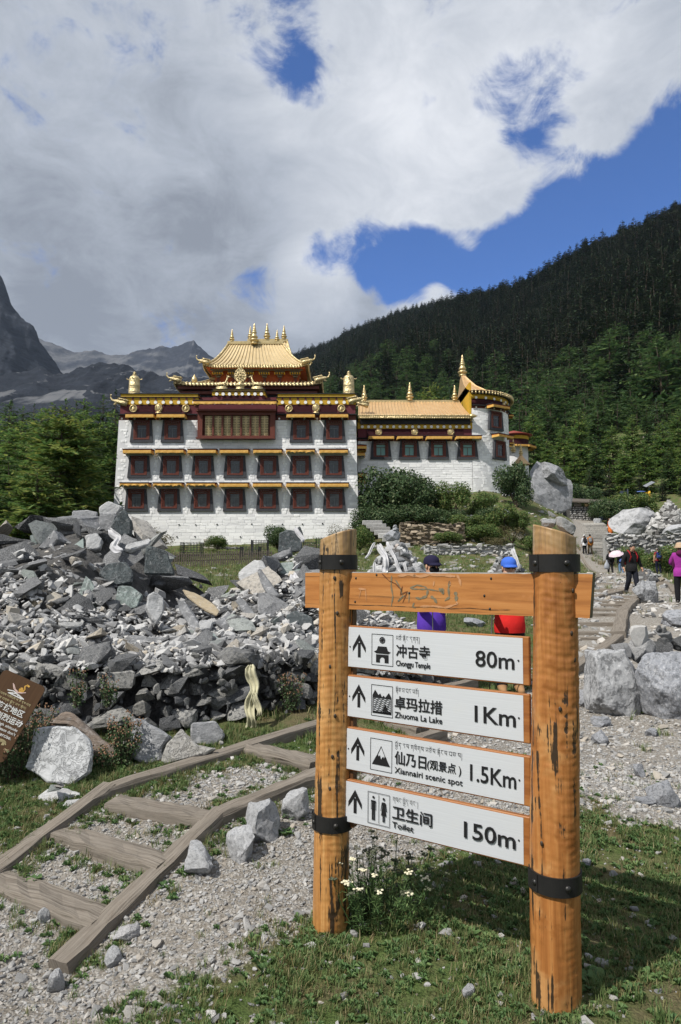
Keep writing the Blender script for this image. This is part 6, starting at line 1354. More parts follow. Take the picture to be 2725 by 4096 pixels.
def shrub(kind_, i, loc, size, label, group=None, name='shrub'):
    st, fo = BUSH[kind_][i % len(BUSH[kind_])]
    o = thing(name, label, 'shrub', loc, rnd.uniform(0, 6.28), group)
    link('stem', st, o, scl=size); link('foliage', fo, o, scl=size); return o
def shrub_px(kind_, i, px, py, wpx, hpx, Y, label, group=None):
    p = at(px, py, Y); k = Y / F; p.z = min(p.z, tz(p.x, p.y) + .3) if abs(p.z - tz(p.x, p.y)) > .3 else p.z
    return shrub(kind_, i, p, (wpx * k * 1.05, wpx * k * .9, hpx * k * 1.05), label, group)
for k, (kd, px, py, w, h, Y, lb) in enumerate([('light', 1930, 2160, 150, 70, 56, 'spreading olive shrub on the bank above the low grey wall'), ('light', 1870, 2130, 130, 80, 57, 'olive shrub at the end of the tan retaining wall'), ('dry', 2050, 2170, 140, 70, 55, 'brown dry bush on the bank beside the track'), ('dark', 1960, 2110, 120, 80, 59, 'small dark bush among the outcrops below the tower'), ('dry', 1990, 2190, 160, 50, 53, 'low rusty bush before the low grey wall'), ('light', 2120, 2180, 120, 60, 54, 'low green bush left of the stone steps'), ('light', 1790, 2150, 120, 50, 54.5, 'weeds growing on top of the tan wall')]):
    shrub_px(kd, k, px, py, w, h, Y, lb)
GB = 'shrubs on the bank below the temple wing'
for k, (kd, px, py, w, h, Y, lb) in enumerate([('dark', 1560, 2075, 260, 235, 61, 'large dark shrub below the first wing windows'), ('dark', 1700, 2075, 210, 180, 60.5, 'tall green shrub between the wing windows and the tan retaining wall'),
        ('light', 1815, 2060, 170, 140, 61, 'lighter green shrub under the last wing window'), ('dark', 1490, 2120, 170, 120, 59, 'low dark shrub against the corner of the white temple'), ('light', 1920, 2080, 140, 120, 62, 'olive shrub at the foot of the round tower'),
        ('dark', 2065, 2030, 150, 190, 64, 'upright shrub between the round tower and the pale boulder'), ('light', 2010, 2140, 170, 130, 58.5, 'brownish green shrub on the grassy bank below the tower'), ('dark', 1640, 2110, 200, 110, 59, 'low dark shrub above the tan retaining wall'),
        ('dark', 1760, 2120, 180, 90, 58.5, 'low green shrub overhanging the tan retaining wall'), ('light', 1440, 2200, 110, 110, 52, 'bright green shrub beside the stone stair'), ('light', 2090, 2120, 110, 90, 58, 'small green shrub beside the grassy track'),
        ('dark', 1115, 2205, 120, 105, 54, 'green shrub growing through the wire cages'), ('dry', 1370, 2190, 120, 90, 58, 'dry leafless shrub against the white wall corner'), ('dry', 650, 2190, 130, 110, 52, 'thin dry shrub behind the rubble pile'),
        ('light', 870, 2180, 90, 60, 55, 'small grey-green shrub by the stacked bricks'), ('dark', 2440, 2090, 150, 90, 80, 'dark shrub below the stone hut'), ('light', 2560, 2080, 160, 120, 84, 'green shrub between hut and cracked boulder'),
        ('dark', 2380, 2075, 120, 80, 84, 'shrub growing against the stone hut wall'), ('light', 2680, 2240, 200, 90, 42, 'bank of tall grassy weeds below the dry stone wall'), ('light', 2740, 2220, 200, 120, 40, 'tall green weeds behind the magenta jacket'), ('light', 2520, 2200, 120, 80, 50, 'low weeds beside the plank steps'),
        ('light', 2480, 2040, 160, 60, 92, 'yellowish shrub under the solar lamp'), ('dark', 2570, 2040, 120, 60, 95, 'dark shrub behind the solar lamp'), ('dark', 2300, 2020, 170, 110, 94, 'dark shrub behind the pale boulder')]):
    shrub_px(kd, k, px, py, w, h, Y, lb)
# ------------------------------------------------------------------ lettering
def text_mesh(txt, size, bold=0., name='lettering', depth=.0008, align='LEFT'):
    cu = bpy.data.curves.new('lettering', 'FONT'); cu.body = txt; cu.size = size; cu.offset = bold * size; cu.extrude = depth; cu.align_x = align; cu.resolution_u = 3
    ob = bpy.data.objects.new('lettering', cu); COL.objects.link(ob); bpy.context.view_layer.update()
    me_ = bpy.data.meshes.new_from_object(ob.evaluated_get(bpy.context.evaluated_depsgraph_get())); bpy.data.objects.remove(ob); me_.name = name; return me_
def fit_text(parent, txt, x0, x1, z0, z1, y, mat, bold=.0, name='lettering', rot=None):
    """lettering stretched to fill a box on a face that looks along -Y of its parent"""
    me_ = text_mesh(txt, 1., bold); co = np.empty(len(me_.vertices) * 3); me_.vertices.foreach_get('co', co); co = co.reshape(-1, 3); lo, hi = co.min(0), co.max(0)
    q = np.empty_like(co); q[:, 0] = x0 + (co[:, 0] - lo[0]) / (hi[0] - lo[0]) * (x1 - x0); q[:, 2] = z0 + (co[:, 1] - lo[1]) / (hi[1] - lo[1]) * (z1 - z0); q[:, 1] = y - (co[:, 2] - lo[2])
    me_.vertices.foreach_set('co', q.ravel()); me_.materials.clear(); me_.materials.append(mat); me_.update()
    return link(name, me_, parent)
def strokes(parent, lines, x0, x1, z0, z1, y, mat, w, name='tibetan_lettering'):
    """pen strokes in a unit box (x right, y up) drawn as thin raised ribbons"""
    m_ = MB()
    for ln in lines:
        P = [Vector((x0 + a * (x1 - x0), y, z0 + b_ * (z1 - z0))) for a, b_ in ln]
        for a, b_ in zip(P[:-1], P[1:]):
            d = (b_ - a)
            if d.length < 1e-6: continue
            d.normalize(); n_ = Vector((-d.z, 0, d.x)) * w / 2 * (1.25 if abs(d.z) < .3 else .85); e = d * w * .3
            m_.add([a - e - n_, b_ + e - n_, b_ + e + n_, a - e + n_], [(0, 1, 2, 3)])
    me_ = m_.mesh(name, mat); return link(name, me_, parent)
TL = {  # Tibetan letters as strokes, head line at 1.0, body down to 0.35, tails to 0
 'ma': [[(.05, 1), (.3, 1)], [(.2, 1), (.15, .7), (.3, .6), (.12, .5), (.5, .62)], [(.5, 1), (.95, 1)], [(.8, 1), (.8, .4)], [(.5, .62), (.8, .75)]],
 'tsha': [[(.05, 1), (.95, 1)], [(.5, 1), (.15, .8), (.45, .7), (.12, .5), (.5, .4), (.85, .55), (.55, .7), (.88, .85), (.5, 1)], [(.2, 1.25), (.5, 1.12), (.85, 1.3)]],
 'sko': [[(.05, 1), (.9, 1)], [(.25, 1), (.15, .75), (.5, .7), (.5, 1)], [(.75, 1), (.75, .6)], [(.1, .58), (.9, .58)], [(.3, .58), (.25, .3), (.5, .4)], [(.8, .58), (.8, .0)], [(.2, 1.25), (.5, 1.12), (.85, 1.3)]],
 'nga': [[(.1, 1), (.9, 1)], [(.5, 1), (.15, .65), (.5, .55), (.75, .4)]],
 'da': [[(.1, 1), (.9, 1)], [(.3, 1), (.2, .75), (.55, .7), (.7, .4), (.75, .1)]],
 'ga': [[(.05, 1), (.95, 1)], [(.25, 1), (.15, .6), (.4, .5), (.5, .75)], [(.85, 1), (.85, .1)], [(.5, 1), (.5, .7)]],
 'na': [[(.1, 1), (.95, 1)], [(.75, 1), (.2, .7), (.35, .55), (.6, .75), (.75, .45), (.75, .05)]],
 'la': [[(.05, 1), (.95, 1)], [(.2, 1), (.15, .6), (.4, .5), (.5, .9)], [(.5, .6), (.7, .5), (.9, .6), (.85, 1)]],
 'ba': [[(.05, 1), (.95, 1)], [(.1, 1), (.1, .55), (.85, .5), (.85, 1)], [(.85, .5), (.85, .35)]],
 'sa': [[(.05, 1), (.95, 1)], [(.3, 1), (.15, .7), (.4, .55), (.55, .75), (.3, .9)], [(.55, .75), (.85, .4)], [(.85, 1), (.85, .4)]],
 'ra': [[(.1, 1), (.9, 1)], [(.4, 1), (.3, .75), (.65, .7), (.6, .4)]],
 'ya': [[(.05, 1), (.35, 1)], [(.2, 1), (.15, .6), (.5, .5), (.85, .6), (.85, 1)], [(.6, 1), (.95, 1)], [(.85, .6), (.85, .35)]],
 'kha': [[(.05, 1), (.95, 1)], [(.2, 1), (.12, .55), (.45, .55), (.45, 1)], [(.8, 1), (.8, .4), (.55, .45)]],
 'spyo': [[(.05, 1), (.95, 1)], [(.3, 1), (.2, .75), (.5, .8)], [(.85, 1), (.85, .7)], [(.1, .6), (.9, .6)], [(.2, .6), (.2, .4), (.85, .35), (.85, .6)], [(.4, .35), (.2, .05), (.6, .0), (.95, .2)], [(.2, 1.25), (.5, 1.12), (.85, 1.3)]],
 'shad': [[(.5, 1.05), (.5, .0)]], 'dot': [[(.3, 1.0), (.6, .9)]], 'i': [[(.1, 1.05), (.5, 1.28), (.9, 1.02)], [(.1, 1), (.95, 1)], [(.3, 1), (.15, .6), (.5, .5), (.5, .9)], [(.85, 1), (.85, .35)]]}
def tibetan(parent, words, x0, x1, z0, z1, y, mat, w):
    lines = []; wd = [(.35 if k in ('dot', 'shad') else 1.) for k in words]; tot = sum(wd) + .12 * len(wd); cx_ = 0
    for k, a in zip(words, wd):
        lines += [[((cx_ + px * a) / tot, py / 1.3) for px, py in st] for st in TL[k]]; cx_ += a + .12
    return strokes(parent, lines, x0, x1, z0, z1, y, mat, w)

# ------------------------------------------------------------------ trail signpost
SD = Vector((.84719, -.53129, 0)); yaw_s = math.atan2(SD.y, SD.x); Lb = Vector((-.05737, 3.24575, 0))
sign = thing('trail_signpost', 'orange lacquered timber signpost with four white direction boards', 'signpost', (Lb.x, Lb.y, 0), yaw_s)
# local frame: x along the boards, -y towards the viewer, z up
def log_mat(name, cols, groove, patch, dark):
    m, t, b, o = newmat(name); vO = coords(t, 'Object'); vS = coords(t, 'Object', (34, 34, 1.5)); vG = coords(t, 'Object', (60, 60, 1.6))
    st = tnoise(t, vS, 1.0, 6, .6, .4); gn = tnoise(t, vG, 1., 5, .6); bl = tnoise(t, vO, 3.5, 5, .6, .3); bl2 = tnoise(t, vO, 9, 5, .6)
    oi_ = t.nodes.new('ShaderNodeObjectInfo')
    base = ramp(t, gn, [(.3, cols[0]), (.52, cols[1]), (.75, cols[2])])
    base = mixc(t, smooth(bl, .50, .66, 0, patch, t), base, (.60, .36, .15)); base = mixc(t, smooth(bl2, .54, .68, 0, dark, t), base, (.20, .065, .013))
    sp_ = t.nodes.new('ShaderNodeSeparateXYZ'); t.links.new(t.nodes.new('ShaderNodeTexCoord').outputs['Object'], sp_.inputs[0])
    topw = smooth(mth('ADD', sp_.outputs['Z'], mth('MULTIPLY', bl, .35, t), t), 1.76, 1.90, 0, .85, t)
    base = mixc(t, topw, base, ramp(t, st, [(.3, (.10, .085, .07)), (.5, (.34, .22, .10)), (.7, (.42, .33, .22))]))
    base = mixc(t, smooth(mth('ADD', st, mth('MULTIPLY', mth('SUBTRACT', bl, .5, t), .7, t), t), groove, groove + .04, 0, .95, t), base, (.022, .017, .013))
    t.links.new(base, b.inputs['Base Color']); b.inputs['Roughness'].default_value = .42; b.inputs['Specular IOR Level'].default_value = .4
    bump(t, b, mth('ADD', mth('MULTIPLY', st, -.9, t), mth('MULTIPLY', bl2, .5, t), t), .5, .006); return m
M_LOG = log_mat('lacquered_log', ((.23, .085, .022), (.36, .145, .040), (.45, .215, .070)), .60, .45, .6); M_LOG2 = log_mat('paler_grooved_log', ((.28, .12, .032), (.42, .20, .060), (.53, .31, .12)), .56, .6, .4)
def wood_mat(name, dark, mid, light_, worn=.0):
    m, t, b, o = newmat(name); v = coords(t, 'Object', (1.6, 14, 26)); g = tnoise(t, v, 1.2, 7, .65, .5); n_ = tnoise(t, coords(t), 7, 6, .65)
    c = ramp(t, g, [(.25, dark), (.5, mid), (.78, light_)]); c = mixc(t, smooth(n_, .60, .72, 0, .55, t), c, (.50, .24, .10)); ln = tnoise(t, coords(t, 'Object', (.8, 30, 60)), 1., 4, .6)
    c = mixc(t, smooth(ln, .63, .68, 0, .6, t), c, (.07, .03, .012))
    if worn: c = mixc(t, smooth(tnoise(t, coords(t), 3, 5, .6), .5, .62, 0, worn, t), c, (.32, .29, .25))
    t.links.new(c, b.inputs['Base Color']); b.inputs['Roughness'].default_value = .45; b.inputs['Specular IOR Level'].default_value = .35; bump(t, b, g, .3, .003); return m
M_BEAM = wood_mat('orange_varnished_beam', (.20, .070, .018), (.40, .165, .046), (.50, .235, .078)); M_BACK = wood_mat('board_backing_wood', (.17, .058, .016), (.29, .11, .03), (.36, .16, .05)); M_BATT = wood_mat('dark_batten_wood', (.05, .025, .012), (.10, .045, .018), (.15, .07, .03)); M_ENDW = wood_mat('dark_end_grain', (.02, .016, .012), (.045, .032, .022), (.07, .05, .035)); M_GREYW = simple('grey_weathered_edge', (.30, .29, .28), (.16, .15, .14), 20, .9, 0, .4, .003)
M_IRON = simple('black_iron_strap', (.016, .016, .017), (.026, .025, .024), 12, .5, .3, .25, .002); M_BOLT = simple('iron_bolt_head', (.06, .058, .055), (.03, .03, .03), 20, .4, .7, .2, .001)
m, t, b, o = newmat('brushed_aluminium_plate'); v = coords(t, 'Object', (2.5, 1, 160)); g = tnoise(t, v, 1.5, 4, .6); n_ = tnoise(t, coords(t), 6, 5, .6)
t.links.new(mixc(t, smooth(n_, .62, .8, 0, .25, t), ramp(t, g, [(.3, (.60, .62, .655)), (.7, (.68, .70, .735))]), (.70, .68, .62)), b.inputs['Base Color']); b.inputs['Metallic'].default_value = .25; b.inputs['Roughness'].default_value = .38; bump(t, b, g, .06, .001); M_PLATE = m
M_INK = flat('black_print', (.012, .012, .013), .5)
def log_post(name, s0, s1, ht, r0, r1, y0, seed, cut):
    """adzed log: rows of small scallops; top cut on the slant. s0/s1: place along the boards at foot and head"""
    r = np.random.default_rng(seed); na, nz = 72, 300; V = []; rows = int(ht / .0235)
    offs = r.uniform(0, 1, rows + 3); wd = r.uniform(.8, 1.3, rows + 3); lump = r.uniform(0, 6.28, 6); cell = r.uniform(.15, 1.15, (rows + 4, 40)) ** 1.5
    for j in range(nz + 1):
        q = j / nz; row = q * ht / .0235; ri = int(row); fz = row - ri
        for k in range(na):
            a = 2 * math.pi * k / na; arc = (a / (2 * math.pi) * 13 * 1. + offs[ri]) % 1.
            ri2 = int((row + .25 * math.sin(a * 3 + lump[0]))); fz = (row + .25 * math.sin(a * 3 + lump[0])) - ri2
            fa = ((a / (2 * math.pi) * 15 + offs[max(ri2, 0) % len(offs)] * 3) % 1.)
            ci = cell[max(ri2, 0) % (rows + 4), int(a / (2 * math.pi) * 15 + offs[max(ri2, 0) % len(offs)] * 3) % 40]; sc = (1 - (2 * fz - 1) ** 2) * (.0006 + .0017 * ci) * (.55 + .45 * math.sin(a * 1.3 + lump[1] + q * 4)) + (1 - (2 * fa - 1) ** 2) * .0012 * ci
            rad = r0 + (r1 - r0) * q + .004 * math.sin(a * 2 + q * 5 + lump[2]) + .003 * math.sin(a * 3 - q * 9 + lump[3]) - sc
            z = -.25 + (ht + .25) * q; top = ht + cut * math.cos(a - cutdir[seed]) * (1.0); z = -.25 + (top + .25) * q if q > .93 else -.25 + (ht + .25) * q
            V.append((s0 + (s1 - s0) * max(z, 0) / ht + rad * math.cos(a), y0 + rad * math.sin(a), z))
    fs = [(j * na + k, j * na + (k + 1) % na, (j + 1) * na + (k + 1) % na, (j + 1) * na + k) for j in range(nz) for k in range(na)]
    fs.append(tuple(nz * na + k for k in range(na)))
    return link(name, MB().add(V, fs).mesh(name, M_LOG if seed == 2 else M_LOG2, True), sign)
cutdir = {1: 0.15, 2: math.pi + .35}
pL = log_post('post', .013, .059, 1.80, .086, .083, 0, 1, .026); pR = log_post('post', 1.02, 1.062, 1.79, .090, .087, 0, 2, .027)
def strap(post, sfun, z, r, name='metal_band', hh=.034):
    m_ = MB(); n_ = 48
    for k in range(n_): pass
    m_.lathe([(r - .004, -hh), (r + .004, -hh), (r + .004, hh), (r - .004, hh)], (sfun(z), 0, z), n_); b_ = link(name, m_.mesh(name, M_IRON, False), post)
    lap = MB(); a0 = -2.25
    vs = [(sfun(z) + (r + .0075) * math.cos(a0 + q), (r + .0075) * math.sin(a0 + q), z + s_) for s_ in (-hh * .98, hh * .98) for q in np.linspace(-.45, .25, 8)] + [(sfun(z) + (r + .003) * math.cos(a0 + q), (r + .003) * math.sin(a0 + q), z + s_) for s_ in (-hh * .98, hh * .98) for q in np.linspace(-.45, .25, 8)]
    fs = [(k, k + 1, 8 + k + 1, 8 + k) for k in range(7)] + [(7, 23, 31, 15), (0, 8, 24, 16), (8, 15, 31, 24)]
    lap.add(vs, fs); link('strap_lap', lap.mesh('strap_lap', M_IRON), b_)
    for a in (-2.15, -.85):
        p = Vector((sfun(z) + (r + .006) * math.cos(a), (r + .006) * math.sin(a), z)); M3 = Matrix.Rotation(a, 3, 'Z')
        link('bolt', MB().ell(p, (.009, .012, .012), 10, 6, M3).mesh('bolt', M_BOLT, True), b_)
fL = lambda z: .013 + .046 * z / 1.8; fR = lambda z: 1.02 + .042 * z / 1.79
strap(pL, fL, 1.672, .0865); strap(pL, fL, .50, .0885); strap(pR, fR, 1.665, .091); strap(pR, fR, .475, .0935)
for post_, fn_, r_k, kl in ((pR, fR, .0875, ((-.45, 1.56), (-.55, 1.40), (-.35, 1.30), (-1.1, 1.12), (-.6, .86), (-1.9, .62))), (pL, fL, .083, ((-1.2, 1.60), (-1.0, 1.44), (-1.35, 1.2), (-1.0, .98), (-1.1, .8), (-1.2, .66)))):
    for a, z in kl: link('knot', MB().ell((fn_(z) + r_k * math.cos(a), r_k * math.sin(a), z), (.004, .007, .010), 8, 6, Matrix.Rotation(a, 3, 'Z')).mesh('knot', M_ENDW, True), post_)
# pebbles left on the right post
for k, (dx, dy, sz, nm) in enumerate(((.045, -.01, .098, 'whitish angular stone lying on the slanted post top'), (-.035, .025, .065, 'small grey stone beside the whitish stone on the post top'))):
    p = wmat(sign) @ Vector((fR(1.8) + dx, dy, 1.795 - (.028 * dx / .09) + sz * .26)); o_ = link('stone', chisel(810 + k, (1, .8, .62), M_LTSL, 12, 3, .03), None, p, (.1, .25, .6 + k), (sz, sz, sz)); tag(o_, nm, 'stone')
# beam
BZ0, BZ1 = 1.457, 1.627
def beam_mesh():
    m_ = MB(); x0, x1 = -.118, 1.205; y0, y1 = -.022, .030; n_ = 60
    V = []; r = random.Random(4)
    for i in range(n_ + 1):
        x = x0 + (x1 - x0) * i / n_; e = .001 * math.sin(i * .9)
        xb = x if i < n_ else x - .016
        V += [(xb, y0, BZ0 + e + r.uniform(-.0006, .0006)), (x, y0, BZ1 - .004 + r.uniform(-.001, .001)), (x, y0 + .004, BZ1 + r.uniform(-.0008, .0008)), (x, y1, BZ1), (xb, y1, BZ0)]
    fs = [(5 * i + k, 5 * i + 5 + k, 5 * i + 5 + (k + 1) % 5, 5 * i + (k + 1) % 5) for i in range(n_) for k in range(5)]; mi = []
    m_.add(V, fs); m_.add([V[k] for k in range(5)], [(0, 1, 2, 3, 4)], 1); m_.add([V[-5 + k] for k in range(5)], [(0, 4, 3, 2, 1)], 1)
    m_.m = [(2 if j % 5 in (1, 2) else 0) if j < len(fs) else 1 for j in range(len(m_.f))]
    return m_.mesh('beam', [M_BEAM, M_ENDW, M_GREYW])
beam = link('beam', beam_mesh(), sign)
# glue scars left on the beam where a plate was torn off
M_SCAR = simple('pale_glue_scar', (.50, .26, .13), (.40, .20, .09), 30, .7, 0, .3, .001); M_VERD = simple('green_grey_glue', (.22, .18, .11), (.13, .11, .07), 40, .7, 0, .3, .001); M_DSTN = simple('dark_worn_patch', (.17, .062, .02), (.11, .04, .014), 25, .6)
def scar(pts, w, mat, name='glue_scar', y=-.0235):
    P = [Vector((a, y, b_)) for a, b_ in pts]; m_ = MB(); r = random.Random(int(pts[0][0] * 9e4)); L = []; Rr_ = []
    Q = [P[0].lerp(P[1], 0)]; dense = []
    for a, b_ in zip(P[:-1], P[1:]):
        for q in range(6): dense.append(a.lerp(b_, q / 6))
    dense.append(P[-1])
    for i, p in enumerate(dense):
        d = (dense[min(i + 1, len(dense) - 1)] - dense[max(i - 1, 0)]).normalized(); n_ = Vector((-d.z, 0, d.x)); ww = w * (.35 + .65 * abs(math.sin(i * .55 + r.uniform(0, .6)))) * (.3 if i in (0, len(dense) - 1) else 1); L.append(p + n_ * ww); Rr_.append(p - n_ * ww)
    k = len(dense); m_.add(L + Rr_, [(i, i + 1, k + i + 1, k + i) for i in range(k - 1)]); link(name, m_.mesh(name, mat), beam)
bx = lambda px, py: (.114 + (px - 72) / (1492 - 72) * .842 + 0., 1.6275 - (py - (408 + (px - 72) * .006)) / (290 + (px - 72) * .033) * .1705)
for pts, w, mt in (([(470, 435), (465, 520), (480, 600), (465, 680)], .004, M_VERD), ([(500, 470), (540, 530), (560, 600), (520, 640), (580, 590)], .0035, M_VERD), ([(560, 520), (540, 590), (600, 560), (560, 650)], .003, M_DSTN), ([(520, 440), (620, 430), (700, 445), (800, 430), (930, 440), (980, 445)], .0065, M_SCAR), ([(990, 430), (1010, 470), (1020, 520)], .006, M_SCAR), ([(700, 680), (800, 678), (900, 690), (990, 660), (985, 640)], .0055, M_SCAR),
        ([(620, 535), (680, 512), (740, 525), (765, 545)], .0035, M_VERD), ([(625, 540), (700, 545), (770, 545), (850, 560)], .0035, M_VERD), ([(850, 555), (875, 545), (885, 570), (870, 575)], .009, M_VERD), ([(765, 550), (755, 600), (700, 620), (665, 610)], .006, M_VERD), ([(785, 600), (815, 620), (835, 655)], .007, M_VERD), ([(935, 480), (925, 540), (930, 610), (895, 635)], .0055, M_VERD), ([(975, 565), (985, 600), (980, 640)], .008, M_VERD), ([(930, 480), (940, 515)], .006, M_SCAR), ([(815, 480), (808, 525)], .0035, M_SCAR), ([(385, 420), (450, 480), (500, 500), (560, 560)], .003, M_DSTN), ([(180, 540), (250, 545)], .005, M_SCAR), ([(205, 545), (185, 620)], .002, M_SCAR), ([(245, 545), (250, 640)], .002, M_SCAR), ([(660, 430), (655, 450)], .006, M_VERD), ([(600, 570), (615, 590), (610, 650)], .003, M_VERD), ([(655, 650), (640, 680), (665, 690)], .004, M_VERD)):
    scar([bx(*p) for p in pts], w, mt)
cr_ = MB(); x = .114; P = []
for k in range(60): P.append((.114 + .842 * k / 59, 1.478 + .002 * math.sin(k * .5) + .0015 * math.sin(k * 1.7)))
scar([(a, b_) for a, b_ in P[::6]], .0011, M_ENDW, 'crack')
for px, py in ((158, 457), (150, 642), (1240, 462), (1228, 700), (340, 432), (615, 575), (1190, 597), (432, 410)):
    a, b_ = bx(px, py); link('nail', MB().ell((a, -.022, b_), (.005, .004, .006), 8, 5).mesh('nail', M_BOLT if px != 432 else M_WDISC, True), beam)
# battens behind the boards next to each post
for x_ in (.112,): link('batten', MB().box((x_, .018, .98), (.045, .035, 1.0)).mesh('batten', M_BATT), sign)
# four boards
BRD = [((.122, 1.375), (.930, 1.369), (.928, 1.189), (.120, 1.198)), ((.119, 1.151), (.927, 1.145), (.925, .966), (.117, .976)), ((.112, .919), (.924, .907), (.921, .727), (.110, .742)), ((.098, .685), (.917, .677), (.915, .498), (.097, .512))]
TXT = [dict(zh='冲古寺', en='Chonggu Temple', d='80m', tib=['ma', 'tsha', 'dot', 'sko', 'nga', 'dot', 'da', 'ga', 'na', 'shad'], zx=(.305, .505), dx=(.757, .958), ex=(.305, .507)),
       dict(zh='卓玛拉措', en='Zhuoma La Lake', d='1Km', tib=['sko', 'la', 'dot', 'ma', 'dot', 'ba', 'ra', 'dot', 'ma', 'tsha', 'shad'], zx=(.298, .575), dx=(.752, .963), ex=(.298, .575)),
       dict(zh='仙乃日', en='Xiannairi scenic spot', d='1.5Km', tib=['spyo', 'na', 'dot', 'ra', 'sa', 'dot', 'ga', 'i', 'ga', 'sa', 'dot', 'ma', 'tsha', 'sa', 'dot', 'sko', 'nga', 'sa', 'dot', 'ba', 'la', 'dot', 'sa', 'shad'], zx=(.303, .487), dx=(.728, .963), ex=(.303, .688), zh2='(观景点 )'),
       dict(zh='卫生间', en='Toilet', d='150m', tib=['ga', 'sa', 'nga', 'dot', 'spyo', 'da', 'dot', 'kha', 'nga', 'dot', 'shad'], zx=(.302, .530), dx=(.703, .963), ex=(.302, .425))]
def poly_part(parent, polys, mat, name, w, h, y=-.0012):
    m_ = MB()
    for p in polys: m_.add([(a * w, y, b_ * h) for a, b_ in p], [tuple(range(len(p)))])
    return link(name, m_.mesh(name, mat), parent)
def framed(x0, x1, z0, z1, w, h, tx):
    a, c = tx / w, tx / h; return [[(x0, z0), (x1, z0), (x1, z0 + c), (x0, z0 + c)], [(x0, z1 - c), (x1, z1 - c), (x1, z1), (x0, z1)], [(x0, z0 + c), (x0 + a, z0 + c), (x0 + a, z1 - c), (x0, z1 - c)], [(x1 - a, z0 + c), (x1, z0 + c), (x1, z1 - c), (x1 - a, z1 - c)]]
def circ(cx_, cz_, r, ar, n_=18): return [(cx_ + r * math.cos(6.283 * k / n_), cz_ + r * ar * math.sin(6.283 * k / n_)) for k in range(n_)]
def ringp(cx_, cz_, r0, r1, ar, n_=20): return [[(cx_ + r0 * math.cos(a), cz_ + r0 * ar * math.sin(a)), (cx_ + r1 * math.cos(a), cz_ + r1 * ar * math.sin(a)), (cx_ + r1 * math.cos(a2), cz_ + r1 * ar * math.sin(a2)), (cx_ + r0 * math.cos(a2), cz_ + r0 * ar * math.sin(a2))] for a, a2 in ((6.2832 * k / n_, 6.2832 * (k + 1) / n_) for k in range(n_))]
def pictogram(k, fx0, fx1, fz0, fz1, w, h):
    U = lambda pts: [(fx0 + a * (fx1 - fx0), fz0 + b_ * (fz1 - fz0)) for a, b_ in pts]; ar = w / h; ix = fx1 - fx0; P = []; Wt = []
    if k == 0:
        c = U([(.5, .81)])[0]; P += ringp(*c, ix * .10, ix * .135, ar) + [circ(*c, ix * .03, ar)]
        for q in range(8):
            a = 6.283 * q / 8; d = (math.cos(a), math.sin(a)); n_ = (-d[1] * .018 * ix, d[0] * .018 * ix); P.append([(c[0] + d[0] * ix * .02 + n_[0], c[1] + (d[1] * ix * .02 + n_[1]) * ar), (c[0] + d[0] * ix * .11 + n_[0], c[1] + (d[1] * ix * .11 + n_[1]) * ar), (c[0] + d[0] * ix * .11 - n_[0], c[1] + (d[1] * ix * .11 - n_[1]) * ar), (c[0] + d[0] * ix * .02 - n_[0], c[1] + (d[1] * ix * .02 - n_[1]) * ar)])
        P.append(U([(.10, .44), (.22, .38), (.78, .38), (.90, .44), (.84, .45), (.76, .48), (.70, .61), (.30, .61), (.24, .48), (.16, .45)]))
        P += [U([(.21, .09), (.39, .09), (.39, .20), (.43, .25), (.50, .27), (.50, .35), (.21, .35)]), U([(.79, .09), (.61, .09), (.61, .20), (.57, .25), (.50, .27), (.50, .35), (.79, .35)])]
    if k == 1:
        P.append(U([(.06, .66), (.18, .84), (.34, .68), (.42, .74), (.5, .62), (.58, .68), (.65, .62), (.82, .78), (.94, .64), (.94, .58), (.06, .58)]))
        P += [U([(.06, .09), (.94, .09), (.94, .60), (.90, .60), (.90, .16), (.10, .16), (.10, .60), (.06, .60)])]
        for q in range(7):
            z = .53 - q * .058; pts = [(.12 + .76 * i / 20, z + .014 * math.sin(i * 1.25 + q)) for i in range(21)]; P += [U([pts[i], pts[i + 1], (pts[i + 1][0], pts[i + 1][1] + .026), (pts[i][0], pts[i][1] + .026)]) for i in range(20)]
        P.append(U([(.66, .40), (.80, .17), (.52, .17)])); P.append(U([(.1, .09), (.9, .09), (.9, .17), (.1, .15)]))
    if k == 2:
        P += [U([(.5, .79), (.5, .75), (.30, .42), (.27, .42)]), U([(.5, .79), (.5, .75), (.70, .42), (.73, .42)])]
        P += [U([(.08, .18), (.92, .18), (.80, .33), (.73, .45), (.67, .50), (.63, .40), (.60, .47), (.56, .44), (.5, .36), (.45, .50), (.40, .45), (.36, .50), (.30, .48), (.25, .42)])]
    if k == 3:
        P.append(U([(.495, .05), (.512, .05), (.512, .95), (.495, .95)]))
        for c0, fem in ((.26, 0), (.73, 1)):
            c = U([(c0, .84)])[0]; P.append(circ(*c, ix * .052, ar))
            if not fem: P += [U([(c0 - .11, .74), (c0 + .11, .74), (c0 + .11, .44), (c0 + .085, .44), (c0 + .085, .69), (c0 - .085, .69), (c0 - .085, .44), (c0 - .11, .44)]), U([(c0 - .07, .70), (c0 + .07, .70), (c0 + .07, .12), (c0 + .01, .12), (c0 + .01, .42), (c0 - .01, .42), (c0 - .01, .12), (c0 - .07, .12)])]
            else: P += [U([(c0 - .06, .74), (c0 + .06, .74), (c0 + .06, .56), (c0 + .12, .32), (c0 - .12, .32), (c0 - .06, .56)]), U([(c0 - .06, .74), (c0 - .09, .72), (c0 - .14, .46), (c0 - .115, .45), (c0 - .06, .66)]), U([(c0 + .06, .74), (c0 + .09, .72), (c0 + .14, .46), (c0 + .115, .45), (c0 + .06, .66)]), U([(c0 - .05, .32), (c0 - .01, .32), (c0 - .01, .12), (c0 - .05, .12)]), U([(c0 + .05, .32), (c0 + .01, .32), (c0 + .01, .12), (c0 + .05, .12)])]
